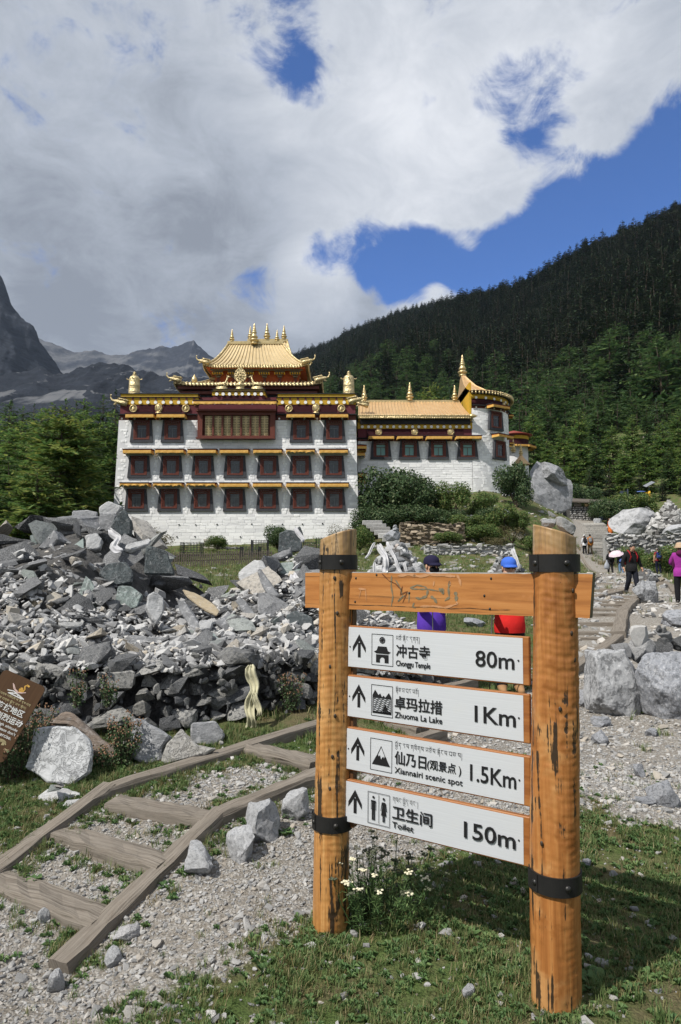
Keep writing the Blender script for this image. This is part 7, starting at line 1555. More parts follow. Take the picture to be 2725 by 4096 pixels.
    return P
for k, (c4, tx) in enumerate(zip(BRD, TXT)):
    (xa, za), (xb, zb1), (xc_, zc_), (xd, zd) = c4; w = (xb - xa + xc_ - xd) / 2; h = ((za - zd) + (zb1 - zc_)) / 2; tilt = math.atan2((zb1 - za + zc_ - zd) / 2, w)
    bm_ = MB().box((w / 2, .0125, h / 2), (w + .05, .025, h + .012)); bd = link('sign_board', bm_.mesh('sign_board', M_BACK, bevel=.003), sign, ((xd + (xa - xd) / 2), -.0165, zd), (0, -tilt, 0))
    bow = .0035 if k == 3 else .001
    V = []; nn = 24
    for i in range(nn + 1):
        u = i / nn; y_ = -.0015 - bow * (max(0, .25 - u) * 4) ** 2
        V += [(u * w, y_, 0), (u * w, y_, h), (u * w, y_ + .0012, 0), (u * w, y_ + .0012, h)]
    fs = [(4 * i, 4 * i + 4, 4 * i + 5, 4 * i + 1) for i in range(nn)] + [(4 * i + 2, 4 * i + 3, 4 * i + 7, 4 * i + 6) for i in range(nn)] + [(4 * i + 1, 4 * i + 5, 4 * i + 7, 4 * i + 3) for i in range(nn)] + [(4 * i, 4 * i + 2, 4 * i + 6, 4 * i + 4) for i in range(nn)] + [(0, 1, 3, 2), (4 * nn, 4 * nn + 2, 4 * nn + 3, 4 * nn + 1)]
    pl_ = link('plate', MB().add(V, fs).mesh('plate', M_PLATE), bd)
    yt = -.0022 - bow
    ax = .072; A = [[(ax - .0085, .25), (ax + .0095, .25), (ax + .0095, .62), (ax - .0085, .62)], [(ax, .83), (ax - .042, .51), (ax - .042, .38), (ax, .66)], [(ax, .83), (ax, .66), (ax + .042, .38), (ax + .042, .51)]]
    poly_part(bd, A, M_INK, 'arrow', w, h, yt)
    fx0, fx1, fz0, fz1 = .152, .286, .10, .87
    poly_part(bd, framed(fx0, fx1, fz0, fz1, w, h, .0022), M_INK, 'pictogram_frame', w, h, yt); poly_part(bd, pictogram(k, fx0, fx1, fz0, fz1, w, h), M_INK, 'pictogram', w, h, yt)
    fit_text(bd, tx['zh'], tx['zx'][0] * w, tx['zx'][1] * w, .34 * h, .66 * h, yt, M_INK, .014, 'chinese_lettering')
    if 'zh2' in tx: fit_text(bd, tx['zh2'], .492 * w, .680 * w, .335 * h, .60 * h, yt, M_INK, .008, 'chinese_lettering')
    fit_text(bd, tx['en'], tx['ex'][0] * w, tx['ex'][1] * w, (.09 if k in (0, 2) else .13) * h, .27 * h, yt, M_INK, .006, 'latin_lettering')
    fit_text(bd, tx['d'], tx['dx'][0] * w, tx['dx'][1] * w, .29 * h, .66 * h, yt, M_INK, .010, 'distance_lettering')
    tibetan(bd, tx['tib'], .303 * w, (.303 + (.145, .14, .385, .15)[k]) * w, .70 * h, .90 * h, yt, M_INK, .0014)
    for u in (.012, .978): link('screw', MB().ell((u * w, -.003, .5 * h), (.004, .003, .004), 8, 5).mesh('screw', M_BOLT, True), bd)

# ------------------------------------------------------------------ leaning brown notice board
M_BRN = simple('brown_wood_grain_board', (.085, .043, .018), (.065, .032, .013), 3, .6, 0, .1, .002, vscale=(30, 30, 1)); M_WINK = flat('white_print', (.70, .70, .68), .6); M_CREAM = flat('cream_print', (.42, .36, .20), .6); M_BRPOST = simple('brown_steel_leg', (.06, .035, .025), (.04, .024, .018), 8, .5)
Yb = 4.55; c0 = at(14, 2862, Yb); ns = thing('notice_board', 'brown leaning altitude warning notice with white Chinese and English text', 'notice board', c0, 0)
ns.rotation_euler = Euler((R(-12), R(26), R(8)), 'XYZ'); hw, hh, rc_ = .150, .26, .030
poly = []
for cx_, cz_, a0 in ((hw - rc_, hh - rc_, 0), (-hw + rc_, hh - rc_, 90), (-hw + rc_, -hh + rc_, 180), (hw - rc_, -hh + rc_, 270)):
    poly += [Vector((cx_ + rc_ * math.cos(R(a0 + q)), 0, cz_ + rc_ * math.sin(R(a0 + q)))) for q in range(0, 91, 15)]
link('panel', MB().prism(poly, (0, .022, 0)).mesh('panel', M_BRN), ns)
y = -.0015
for s_, x0, x1, z0, z1, nm in (('高海拔地区', -.118, .112, .030, .075, 'chinese_lettering'), ('请勿剧烈运动', -.145, .135, -.028, .017, 'chinese_lettering'), ('You are in high altitude', -.14, .128, -.062, -.040, 'latin_lettering'), ('countries, so please don\'t', -.14, .130, -.090, -.066, 'latin_lettering'), ('do intense exercise.', -.12, .118, -.116, -.094, 'latin_lettering')):
    fit_text(ns, s_, x0, x1, z0, z1, y, M_WINK, .012 if 'chin' in nm else .006, nm)
tibetan(ns, ['ma', 'tsha', 'dot', 'ba', 'ga', 'sa', 'dot', 'ma', 'tsha', 'ba', 'i', 'dot', 'sa', 'dot', 'tsha', 'dot', 'na', 'sa', 'dot', 'ba', 'ga'], -.125, .120, .108, .130, y, M_CREAM, .002); tibetan(ns, ['na', 'sa', 'dot', 'ba', 'ga', 'la', 'dot', 'spyo', 'da', 'dot', 'ma', 'ra', 'dot', 'sko', 'ma', 'shad'], -.10, .105, .080, .104, y, M_CREAM, .002)
strokes(ns, [[(.5, .3), (.55, .1), (.75, .15), (.8, .5), (.7, .8), (.8, 1.), (.95, .95)], [(.5, .3), (.7, .35), (.65, .5), (.55, .45)]], -.045, .055, .165, .225, y, flat('amber_print', (.62, .36, .08), .6), .009, 'emblem')
strokes(ns, [[(0, .9), (.2, .3), (.5, .0), (.8, .2), (1, .45)], [(.08, .8), (.3, .3), (.5, .15)]], -.05, .05, .160, .205, y - .0004, flat('red_white_print', (.62, .45, .40), .6), .006, 'emblem'); strokes(ns, [[(0, .6), (.3, .9), (.7, .5), (1, .1)], [(.15, .2), (.5, .6), (.85, .2)], [(.1, .1), (.9, .0)], [(.3, .5), (.35, .1)], [(.6, .5), (.62, .1)]], -.06, .06, .135, .162, y, M_WINK, .005, 'emblem')
strokes(ns, [[(.0, .6), (.25, .8), (.6, .85), (.85, .7), (1, .3)], [(.05, .6), (.6, .7), (.9, .6)], [(.1, .6), (.12, 0)], [(.3, .6), (.32, 0)], [(.65, .6), (.66, 0)], [(.8, .6), (.8, .05)]], .045, .105, -.160, -.130, y, M_CREAM, .009, 'animal_print'); strokes(ns, [[(0, .7), (.3, .6), (.7, .6), (1, .9)], [(.3, .6), (.25, 0)], [(.7, .6), (.75, 0)]], .115, .140, -.185, -.170, y, M_CREAM, .004, 'animal_print')
link('leg', MB().tube([(-.10, .04, -.20), (-.24, .06, -.52), (-.36, .1, -.80)], .026, 10).mesh('leg', M_BRPOST, True), ns); link('bracket', MB().prism([Vector((-.20, .02, -.09)), Vector((-.115, .02, -.15)), Vector((-.10, .02, -.24)), Vector((-.20, .02, -.28))], (0, -.05, 0)).mesh('bracket', M_BRPOST), ns)
# ------------------------------------------------------------------ people
SKIN = simple('skin', (.50, .30, .20), (.42, .24, .16), 9, .55, 0, .05, .002); HAIR = simple('black_hair', (.012, .010, .009), (.02, .016, .013), 30, .5)
def cloth(nm, c): return simple(nm, c, tuple(x * .78 for x in c), 7, .85, 0, .3, .012, spec=.15)
J0 = dict(pel=(0, 0, .96), waist=(0, 0, 1.08), chest=(0, .0, 1.30), neck=(0, .01, 1.47), head0=(0, -.01, 1.56), head1=(0, -.015, 1.66), head2=(0, -.005, 1.715),
          shL=(.175, .01, 1.40), elL=(.235, .03, 1.13), wrL=(.24, -.04, .90), haL=(.24, -.07, .82), hipL=(.09, 0, .92), knL=(.105, -.015, .50), anL=(.11, .03, .09), toL=(.12, -.13, .035))
for k in list(J0):
    if k.endswith('L'): x_, y_, z_ = J0[k]; J0[k[:-1] + 'R'] = (-x_, y_, z_)
RAD = dict(pel=(.155, .115), waist=(.145, .105), chest=(.175, .125), neck=(.062, .062), head0=(.078, .09), head1=(.082, .100), head2=(.058, .072), sh=(.078, .08), el=(.056, .056), wr=(.042, .042), ha=(.036, .03), hip=(.098, .10), kn=(.072, .075), an=(.056, .06), to=(.042, .036))
BON = [('pel', 'waist'), ('waist', 'chest'), ('chest', 'neck'), ('neck', 'head0'), ('head0', 'head1'), ('head1', 'head2')] + [(a + s, b_ + s) for s in 'LR' for a, b_ in (('sh', 'el'), ('el', 'wr'), ('wr', 'ha'), ('hip', 'kn'), ('kn', 'an'), ('an', 'to'))] + [('chest', 'shL'), ('chest', 'shR'), ('pel', 'hipL'), ('pel', 'hipR')]
def person(label, loc, face, H, pose=None, coat=(.02, .02, .02), trousers=(.02, .02, .03), shoes=(.03, .03, .03), bulk=1.1, hair_long=False, hat=None, extras=(), group=None, sleeve=True, seedn=0):
    """one continuous skinned figure; regions of the surface become cloth, skin and shoes"""
    J = dict(J0); J.update(pose or {}); names = list(J); idx = {k: i for i, k in enumerate(names)}
    me_ = bpy.data.meshes.new('body'); me_.from_pydata([J[k] for k in names], [(idx[a], idx[b_]) for a, b_ in BON], [])
    ob = bpy.data.objects.new('body', me_); COL.objects.link(ob); sk = ob.modifiers.new('skin', 'SKIN'); sk.use_smooth_shade = True
    for k in names:
        base = k[:-1] if k[-1] in 'LR' else k; rx, ry = RAD[base]; f = bulk if base in ('pel', 'waist', 'chest', 'sh', 'el', 'hip', 'kn', 'an') else 1.
        me_.skin_vertices[0].data[idx[k]].radius = (rx * f, ry * f)
    me_.skin_vertices[0].data[idx['pel']].use_root = True
    sb = ob.modifiers.new('sub', 'SUBSURF'); sb.levels = 2; sb.render_levels = 2
    bpy.context.view_layer.update(); bm_ = bpy.data.meshes.new_from_object(ob.evaluated_get(bpy.context.evaluated_depsgraph_get())); bpy.data.objects.remove(ob)
    mats = [cloth('jacket_cloth', coat), cloth('trouser_cloth', trousers), SKIN, cloth('shoe', shoes), HAIR]; bm_.materials.clear()
    for m_ in mats: bm_.materials.append(m_)
    segs = [(np.array(J[a]), np.array(J[b_]), a, b_) for a, b_ in BON]; hz = J['pel'][2] - .06
    P = np.array([p.center for p in bm_.polygons]); best = np.full(len(P), 1e9); mi = np.zeros(len(P), int)
    for a, b_, na_, nb_ in segs:
        d = b_ - a; t_ = np.clip(((P - a) @ d) / (d @ d), 0, 1); ds = np.linalg.norm(P - a - t_[:, None] * d, axis=1)
        n0 = nb_.rstrip('LR')
        mt = {'kn': 1, 'an': 1, 'hip': 1, 'to': 3, 'ha': 2, 'head0': 2, 'head1': 2, 'head2': 2}.get(n0, 0)
        if n0 == 'neck': q = np.where(t_ > .72, 2, 0)
        elif n0 == 'wr' and not sleeve: q = np.full(len(P), 2)
        elif n0 == 'el' and not sleeve: q = np.where(t_ > .45, 2, 0)
        else: q = np.full(len(P), mt)
        sel = ds < best; best[sel] = ds[sel]; mi[sel] = q[sel]
    mi[(mi == 0) & (P[:, 2] < hz)] = 1; mi[(mi == 1) & (P[:, 2] > hz + .02)] = 0
    hc = np.array(J['head1']); hd = P - hc
    mi[(mi == 2) & (P[:, 2] > hc[2] - .12) & ((hd[:, 1] > .025) & (hd[:, 2] > -.10) | (hd[:, 2] > .055))] = 4
    bm_.polygons.foreach_set('material_index', mi.astype(np.int32)); bm_.name = 'body'
    root = thing('person', label, 'person', loc, face, group); s_ = H / 1.76
    bd = link('body', bm_, root, None, None, (s_, s_, s_))
    h1 = Vector(J['head1'])
    def sub(nm, mb, mat, sm=True): return link(nm, mb.mesh(nm, mat, sm), root, None, None, (s_, s_, s_))
    sub('nose', MB().ell(h1 + Vector((0, -.098, -.035)), (.013, .018, .022), 8, 5), SKIN); sub('ears', MB().ell(h1 + Vector((.083, .0, -.03)), (.012, .022, .032), 8, 5).ell(h1 + Vector((-.083, 0, -.03)), (.012, .022, .032), 8, 5), SKIN)
    sub('eyes', MB().ell(h1 + Vector((.032, -.088, -.01)), (.014, .008, .006), 8, 5).ell(h1 + Vector((-.032, -.088, -.01)), (.014, .008, .006), 8, 5), HAIR); sub('mouth', MB().ell(h1 + Vector((0, -.084, -.082)), (.024, .008, .006), 8, 5), flat('lip', (.30, .10, .09)))
    for sd_ in 'LR':       # five fingers on each hand
        hb_ = Vector(J['ha' + sd_]); wv = (hb_ - Vector(J['wr' + sd_])).normalized(); sx = 1 if sd_ == 'L' else -1; hm = MB(); side = wv.cross(Vector((sx, 0, 0)))
        side = side.normalized() if side.length > .1 else Vector((0, 1, 0)); pal = side.cross(wv).normalized()
        for q, ln in enumerate((.062, .072, .068, .055)): b0 = hb_ + wv * .012 + side * ((q - 1.5) * .017); hm.tube([b0 - wv * .02, b0 + wv * ln * .5, b0 + wv * ln * .85 - pal * sx * .0 + side * 0 + Vector((-sx * .012, 0, 0))], [.0095, .0085, .006], 6)
        b0 = hb_ - wv * .02 - side * .03; hm.tube([b0, b0 - side * .022 + wv * .025, b0 - side * .024 + wv * .052], [.011, .0095, .007], 6); sub('fingers', hm, SKIN)
    hair = MB()
    sub('hair_cap', MB().ell(h1 + Vector((0, .022, .022)), (.090, .094, .088), 14, 9), HAIR)
    if hair_long: hair.tube([h1 + Vector((0, .06, .05)), h1 + Vector((0, .11, -.05)), h1 + Vector((0, .12, -.2)), h1 + Vector((0, .10, -.32))], [.06, .07, .05, .015], 8); sub('hair', hair, HAIR)
    for kind_, col_ in ([hat] if hat else []):
        hm = MB(); m_ = cloth('hat_cloth', col_)
        if kind_ == 'cap':
            prof = [(.108, -.005), (.110, .03), (.095, .075), (.055, .105), (0, .115)]; hm.lathe(prof, tuple(h1 + Vector((0, .005, .01))), 18, sx=.92, sy=1.08)
            vs = [h1 + Vector((.095 * math.cos(a), -.05 + r0 * math.sin(a), .012 - .03 * (r0 > .1) + dz)) for dz in (0, .008) for r0 in (.06, .135) for a in np.linspace(math.pi, 2 * math.pi, 9)]
            fs = [(k, k + 1, 9 + k + 1, 9 + k) for k in range(8)] + [(18 + k, 27 + k, 27 + k + 1, 18 + k + 1) for k in range(8)] + [(9 + k, 10 + k, 28 + k, 27 + k) for k in range(8)]; hm.add(vs, fs)
        if kind_ == 'sunhat': hm.lathe([(.16, -.05), (.165, -.045), (.115, .015), (.108, .06), (.08, .105), (0, .12)], tuple(h1 + Vector((0, .005, .0))), 20, sx=1, sy=1.1)
        if kind_ == 'visor': hm.lathe([(.11, .02), (.113, .05)], tuple(h1), 18, sx=.92, sy=1.05); hm.add([h1 + Vector((.1 * math.cos(a), -.05 + r0 * math.sin(a), .03)) for r0 in (.05, .15) for a in np.linspace(math.pi, 2 * math.pi, 9)], [(k, k + 1, 9 + k + 1, 9 + k) for k in range(8)])
        if kind_ == 'beanie': hm.lathe([(.104, -.02), (.108, .02), (.09, .075), (.05, .105), (0, .115)], tuple(h1 + Vector((0, .01, .01))), 16, sx=.95, sy=1.08)
        sub('hat', hm, m_)
    for ex in extras:
        if ex[0] == 'pack':
            m_ = cloth('backpack_cloth', ex[1]); z0, z1 = ex[2] if len(ex) > 2 else (1.02, 1.46); bmb = MB(); zc = (z0 + z1) / 2; rings = []
            for q in range(7):
                u = q / 6; z = z0 + (z1 - z0) * u; w_ = .155 * (1 - .35 * (2 * u - 1) ** 4); dp = .11 * (1 - .4 * (2 * u - 1) ** 4)
                rings += [(w_ * c_, .17 + dp * s2 + (.02 if q < 3 else 0), z) for c_, s2 in ((-1, -.7), (-.95, .5), (-.5, 1), (.5, 1), (.95, .5), (1, -.7))]
            fs = [(q * 6 + k, q * 6 + (k + 1) % 6, q * 6 + 6 + (k + 1) % 6, q * 6 + 6 + k) for q in range(6) for k in range(6)] + [(5, 4, 3, 2, 1, 0), tuple(range(36, 42))]; bmb.add(rings, fs); bo = sub('backpack', bmb, m_)
            bmb2 = MB().ell((0, .29, z0 + .14), (.11, .05, .11), 10, 6); link('pack_pocket', bmb2.mesh('pack_pocket', m_, True), bo); ms_ = cloth('strap_cloth', ex[3] if len(ex) > 3 else ex[1])
            for sx in (-1, 1): link('shoulder_strap', MB().tube([(sx * .09, .14, 1.44), (sx * .105, .02, 1.52), (sx * .115, -.11, 1.44), (sx * .12, -.165 * bulk / 1.1, 1.30), (sx * .14, -.10, 1.12)], [.022, .026, .028, .026, .016], 6).mesh('shoulder_strap', ms_, True), bo)
        if ex[0] == 'glasses': sub('sunglasses', MB().ell(h1 + Vector((.036, -.098, -.012)), (.034, .010, .026), 10, 6).ell(h1 + Vector((-.036, -.098, -.012)), (.034, .010, .026), 10, 6).box(h1 + Vector((0, -.1, -.008)), (.03, .008, .008)).box(h1 + Vector((.078, -.05, -.005)), (.006, .1, .01)).box(h1 + Vector((-.078, -.05, -.005)), (.006, .1, .01)), flat('black_lens', (.008, .008, .009), .12, 0, .5))
        if ex[0] == 'mask': sub('face_mask', MB().ell(h1 + Vector((0, -.055, -.072)), (.074, .058, .052), 12, 8), cloth('mask_cloth', (.012, .012, .014)))
        if ex[0] == 'pole':
            hb_ = Vector(J['ha' + ex[1]]); sub('walking_pole', MB().tube([hb_ + Vector((0, -.02, .10)), hb_ + Vector((0, -.03, -.03))], .017, 8).tube([hb_ + Vector((0, -.03, -.03)), Vector((hb_.x * 1.25, hb_.y - .12, .01))], .008, 6), flat('black_pole', (.02, .02, .022), .4))
        if ex[0] == 'skirt': sub('dress_skirt', MB().lathe([(.16, 1.05), (.18, .9), (.24, .5), (.33, .06), (.31, .05), (.2, .5)], (0, .02, 0), 22, sx=1, sy=.9), ex[1])
        if ex[0] == 'hood': sub('hood', MB().ell((0, .10, 1.46), (.14, .09, .09), 12, 7), cloth('hood_cloth', ex[1]))
        if ex[0] == 'collar': sub('collar', MB().lathe([(.085, 1.42), (.088, 1.50), (.078, 1.50), (.076, 1.42)], (0, .0, 0), 16), mats[0])
        if ex[0] == 'hem': sub('jacket_hem', MB().lathe([(.20, .80), (.205, .86), (.19, 1.05), (.17, 1.05), (.185, .82)], (0, .005, 0), 20, sx=1, sy=.80), mats[0])
        if ex[0] == 'side': sub('sleeve_panel', MB().ell((ex[2] * .20, 0, 1.2), (.02, .1, .2), 8, 6), cloth('panel_cloth', ex[1]))
    return root
FY = {2530: 23.4, 1730: 8.5, 2045: 8.6, 2728: 18.3, 2636: 40, 2443: 47, 2487: 45, 2362: 58, 2340: 57.5}
def foot(px, py):
    Y = FY.get(px) if py != 2194 else 66.
    x = at(px, py, Y).x; return Vector((x, Y, tz(x, Y)))
walkL = dict(knL=(.10, -.10, .52), anL=(.11, -.16, .11), toL=(.115, -.31, .05), knR=(-.10, .02, .50), anR=(-.105, .22, .12), toR=(-.11, .09, .04))
# walker in the black jacket, coming down the steps
person('walker in black jacket with red pack straps looking down at the steps', foot(2530, 2368), R(8), 1.74, {**walkL, 'head0': (0, -.06, 1.54), 'head1': (0, -.10, 1.62), 'head2': (0, -.10, 1.69), 'elL': (.30, .03, 1.13), 'wrL': (.34, -.06, .93), 'haL': (.35, -.09, .85), 'elR': (-.30, .04, 1.14), 'wrR': (-.31, -.02, .93), 'haR': (-.31, -.05, .85)}, (.014, .014, .015), (.016, .018, .026), (.06, .06, .06), 1.26, extras=[('pack', (.25, .02, .02), (1.0, 1.46), (.32, .02, .025)), ('collar',), ('hem',)])
# two hikers behind the sign
p = foot(1730, 2765); arms = {'elL': (.28, -.06, 1.17), 'wrL': (.13, -.24, 1.12), 'haL': (.06, -.28, 1.13), 'elR': (-.27, -.05, 1.16), 'wrR': (-.24, -.25, 1.10), 'haR': (-.22, -.30, 1.12)}
person('hiker in purple jacket, navy cap and black mask behind the sign boards', p, R(28), 1.66, arms, (.085, .035, .33), (.16, .15, .17), (.05, .05, .05), 1.2, hat=('cap', (.018, .016, .045)), extras=[('glasses',), ('mask',), ('pole', 'R'), ('pack', (.02, .02, .02)), ('hem',), ('collar',)])
p = foot(2045, 2782); person('hiker in red jacket and blue cap with walking pole behind the sign boards', p, R(2), 1.68, {'elL': (.28, -.04, 1.17), 'wrL': (.25, -.2, 1.06), 'haL': (.24, -.26, 1.05), 'elR': (-.29, -.05, 1.18), 'wrR': (-.31, -.24, 1.10), 'haR': (-.31, -.29, 1.11), **{}}, (.52, .018, .016), (.012, .012, .016), (.35, .20, .10), 1.25, True, ('cap', (.055, .15, .60)), extras=[('glasses',), ('pole', 'R'), ('hem',), ('collar',), ('pack', (.03, .03, .03))])
# others on the path
person('woman in magenta and plum jacket and beige sun hat seen from behind', foot(2728, 2392), R(168), 1.63, {'elL': (.24, -.12, 1.16), 'wrL': (.10, -.26, 1.15), 'haL': (.03, -.28, 1.16), 'elR': (-.24, -.12, 1.16), 'wrR': (-.1, -.26, 1.15), 'haR': (-.03, -.28, 1.16)}, (.30, .035, .26), (.012, .012, .014), (.4, .38, .36), 1.22, hat=('sunhat', (.46, .33, .22)), extras=[('hood', (.10, .012, .06)), ('hem',), ('side', (.085, .012, .055), 1), ('side', (.085, .012, .055), -1)])
person('woman in red top with blue backpack and white visor', foot(2636, 2302), R(172), 1.62, {'knL': (.1, -.06, .5), 'anL': (.11, .12, .14), 'toL': (.11, .0, .04)}, (.26, .012, .03), (.010, .012, .028), (.05, .05, .05), 1.1, True, ('visor', (.75, .73, .70)), extras=[('pack', (.035, .055, .20))], sleeve=False)
person('person in black with black backpack climbing the plank steps', foot(2443, 2288), R(170), 1.72, walkL, (.014, .014, .016), (.012, .012, .013), (.02, .02, .02), 1.15, extras=[('pack', (.018, .018, .02)), ('hem',)])
pu = foot(2487, 2306); person('person in blue jeans under the pale pink umbrella', pu, R(165), 1.62, {'elR': (-.2, -.16, 1.22), 'wrR': (-.12, -.22, 1.4), 'haR': (-.1, -.22, 1.46), 'knL': (.1, -.05, .5)}, (.03, .035, .05), (.13, .21, .34), (.3, .3, .3), 1.1, True, extras=[('pack', (.10, .16, .42), (.98, 1.2))])
um = thing('umbrella', 'pale pink open umbrella held on the steps', 'umbrella', pu + Vector((-.25, .15, 0))); M_UMB = cloth('pale_pink_nylon', (.66, .54, .60)); prof = [(0, .24), (.15, .225), (.3, .17), (.42, .08), (.5, -.03)]
V = []; n_ = 8
for r0, z0 in prof:
    for k in range(n_ * 3): a = 6.2832 * k / (n_ * 3); sag = (1 - .07 * (k % 3 != 0) * (r0 > .3)); V.append((r0 * sag * math.cos(a), r0 * sag * math.sin(a), z0))
nn = n_ * 3; me_ = np_mesh('canopy', V, np.array([(i * nn + k, i * nn + (k + 1) % nn, (i + 1) * nn + (k + 1) % nn, (i + 1) * nn + k) for i in range(4) for k in range(nn)]), M_UMB); cn = link('canopy', me_, um, (0, 0, 1.42), (R(14), R(-16), 0)); link('shaft', MB().tube([(0, 0, .36), (0, 0, -.5)], .012, 6).mesh('shaft', M_STEEL), um, (0, 0, 1.42), (R(14), R(-16), 0))
for k in range(8): a = 6.2832 * k / 8; link('rib', MB().tube([(r0 * math.cos(a), r0 * math.sin(a), z0 - .012) for r0, z0 in prof], .006, 5).mesh('rib', M_STEEL), um, (0, 0, 1.42), (R(14), R(-16), 0))
bg = thing('plastic_bag', 'translucent grey plastic bag hanging beside the umbrella', 'bag', pu + Vector((-.75, .5, .45))); link('bag_body', MB().lathe([(.02, .62), (.06, .5), (.16, .3), (.2, .1), (.12, 0), (0, -.02)], (0, 0, 0), 10, sx=1, sy=.5).mesh('bag_body', simple('grey_plastic', (.36, .38, .42), (.28, .3, .34), 9, .4), True), bg)
person('hiker in orange jacket with grey backpack climbing the stone steps', foot(2362, 2222), R(175), 1.74, walkL, (.42, .16, .03), (.14, .11, .07), (.2, .12, .06), 1.25, extras=[('pack', (.20, .21, .22)), ('hood', (.42, .16, .03)), ('hem',)])
person('hiker in white jacket and white hat with black backpack on the stone steps', foot(2340, 2221), R(178), 1.66, {'knR': (-.1, -.05, .5), 'anR': (-.1, .1, .12), 'toR': (-.1, -.02, .04)}, (.62, .62, .64), (.012, .012, .014), (.5, .5, .5), 1.15, True, ('beanie', (.7, .7, .7)), extras=[('pack', (.018, .018, .02)), ('hem',)])
mdr = simple('orange_red_floral_print', (.55, .05, .02), (.60, .26, .04), 14, .85); pd = person('woman in long orange-red floral dress beside the terrace wall', foot(2443, 2194), R(-60), 1.64, None, (.45, .06, .02), (.45, .06, .02), (.1, .05, .04), 1.0, True, extras=[('skirt', mdr)])
# ------------------------------------------------------------------ gravel, grass and small plants
def band(n, x0, x1, y0, y1):
    x = rng.uniform(x0, x1, n); y = rng.uniform(y0, y1, n); return x, y
def infront(x, y): return (y > 1.0) & (np.abs(x) < .6 * y + 2.2)
gr_protos = [rock_mesh(960 + k, (1, rnd.uniform(.7, 1), rnd.uniform(.5, .8)), M_PALE, 20) for k in range(6)]
def stones(name, n, x0, x1, y0, y1, size, sig, label, thr=.5, invert=False, lo=.006, hi=.08, sink=.15):
    x, y = band(n, x0, x1, y0, y1); ok = infront(x, y); x, y = x[ok], y[ok]; g = gravel_mask(x, y); ok = rng.uniform(0, 1, len(x)) < (g if not invert else (1 - g)); x, y = x[ok], y[ok]
    pm = (y > yfront(x)) & (x < 1.2) & (y < 12); x, y = x[~pm], y[~pm]
    s_ = np.clip(size * rng.lognormal(0, sig, len(x)), lo, hi); z = TZ(x, y) + s_ * sink
    return scatter(name, np.stack([x, y, z], 1), np.stack([rng.normal(0, .3, len(x)), rng.normal(0, .3, len(x)), rng.uniform(0, 6.28, len(x))], 1), np.stack([s_ * rng.uniform(.9, 1.5, len(x)), s_, s_ * rng.uniform(.7, 1.1, len(x))], 1), rng.integers(0, 6, len(x)), gr_protos, label, 'gravel')
stones('path_gravel', 140000, -5, 5.6, 1.2, 5.6, .0105, .5, 'pale grey gravel covering the path and trail')
stones('track_gravel', 48000, -1, 9, 4.5, 10, .0135, .55, 'pale gravel of the track beyond the sign', hi=.12)
stones('meadow_stones', 9500, -5, 5.6, 1.2, 5.5, .016, .5, 'scattered white pebbles in the short grass', invert=True)
stones('far_stones', 24000, -10, 26, 8, 45, .055, .6, 'scattered pale stones on the meadow', lo=.02, hi=.32)
stones('bank_stones', 2600, -4, 40, 20, 80, .16, .6, 'pale stones strewn over the upper meadow', invert=True, lo=.05, hi=.6)
# grass tufts
def tuft(seed, mat, n=16, h=.06, spread=.03, w=.0015, lean=.6):
    r = np.random.default_rng(seed); V = []; T = []
    for k in range(n):
        a = r.uniform(0, 6.28); q = r.uniform(0, spread); p = np.array([q * math.cos(a), q * math.sin(a), -.005]); hh = h * r.uniform(.45, 1.15); b_ = r.uniform(0, 6.28); ln = lean * r.uniform(.2, 1.2)
        d = np.array([math.cos(b_), math.sin(b_), 0]); s_ = np.array([-d[1], d[0], 0]) * w * r.uniform(.7, 1.4)
        m_ = p + d * hh * ln * .35 + np.array([0, 0, hh * .6]); e = p + d * hh * ln + np.array([0, 0, hh * (1 - .25 * ln)]); i = len(V); V += [p - s_, p + s_, m_ - s_ * .8, m_ + s_ * .8, e]; T += [(i, i + 1, i + 3), (i, i + 3, i + 2), (i + 2, i + 3, i + 4)]
    return np_mesh('tuft', V, T, mat)
def herb(seed, mat, n=7, r0=.03, leaf=.016):
    r = np.random.default_rng(seed); V = []; T = []
    for k in range(n):
        a = 6.28 * k / n + r.uniform(-.4, .4); L = r0 * r.uniform(.6, 1.3); d = np.array([math.cos(a), math.sin(a), 0]); s_ = np.array([-d[1], d[0], 0]); z0 = r.uniform(.002, .02); c = d * L * .45 + np.array([0, 0, z0 + .008]); e = d * L + np.array([0, 0, z0]); w = leaf * r.uniform(.35, .6); i = len(V)
        V += [np.zeros(3), c - s_ * w, e, c + s_ * w]; T += [(i, i + 1, i + 2), (i, i + 2, i + 3)]
    return np_mesh('herb', V, T, mat)
M_GRASS = leaf_mat('short_green_grass', [(0, (.075, .125, .042)), (.38, (.12, .18, .06)), (.68, (.175, .225, .08)), (.86, (.27, .25, .115)), (1, (.38, .32, .19))], .35)
M_GRDRY = leaf_mat('straw_grass', [(0, (.12, .11, .04)), (.5, (.20, .16, .07)), (1, (.30, .24, .13))], .3)
M_HERB = leaf_mat('green_herb_leaves', [(0, (.06, .12, .042)), (.6, (.10, .175, .06)), (1, (.16, .225, .08))], .3)
TUFTS = [tuft(k, M_GRASS, 24, .043, .04) for k in range(4)] + [tuft(10 + k, M_GRASS, 16, .07, .03) for k in range(2)] + [tuft(20, M_GRDRY, 20, .045, .04), herb(1, M_HERB), herb(2, M_HERB), herb(3, M_HERB, 9, .022, .014)]
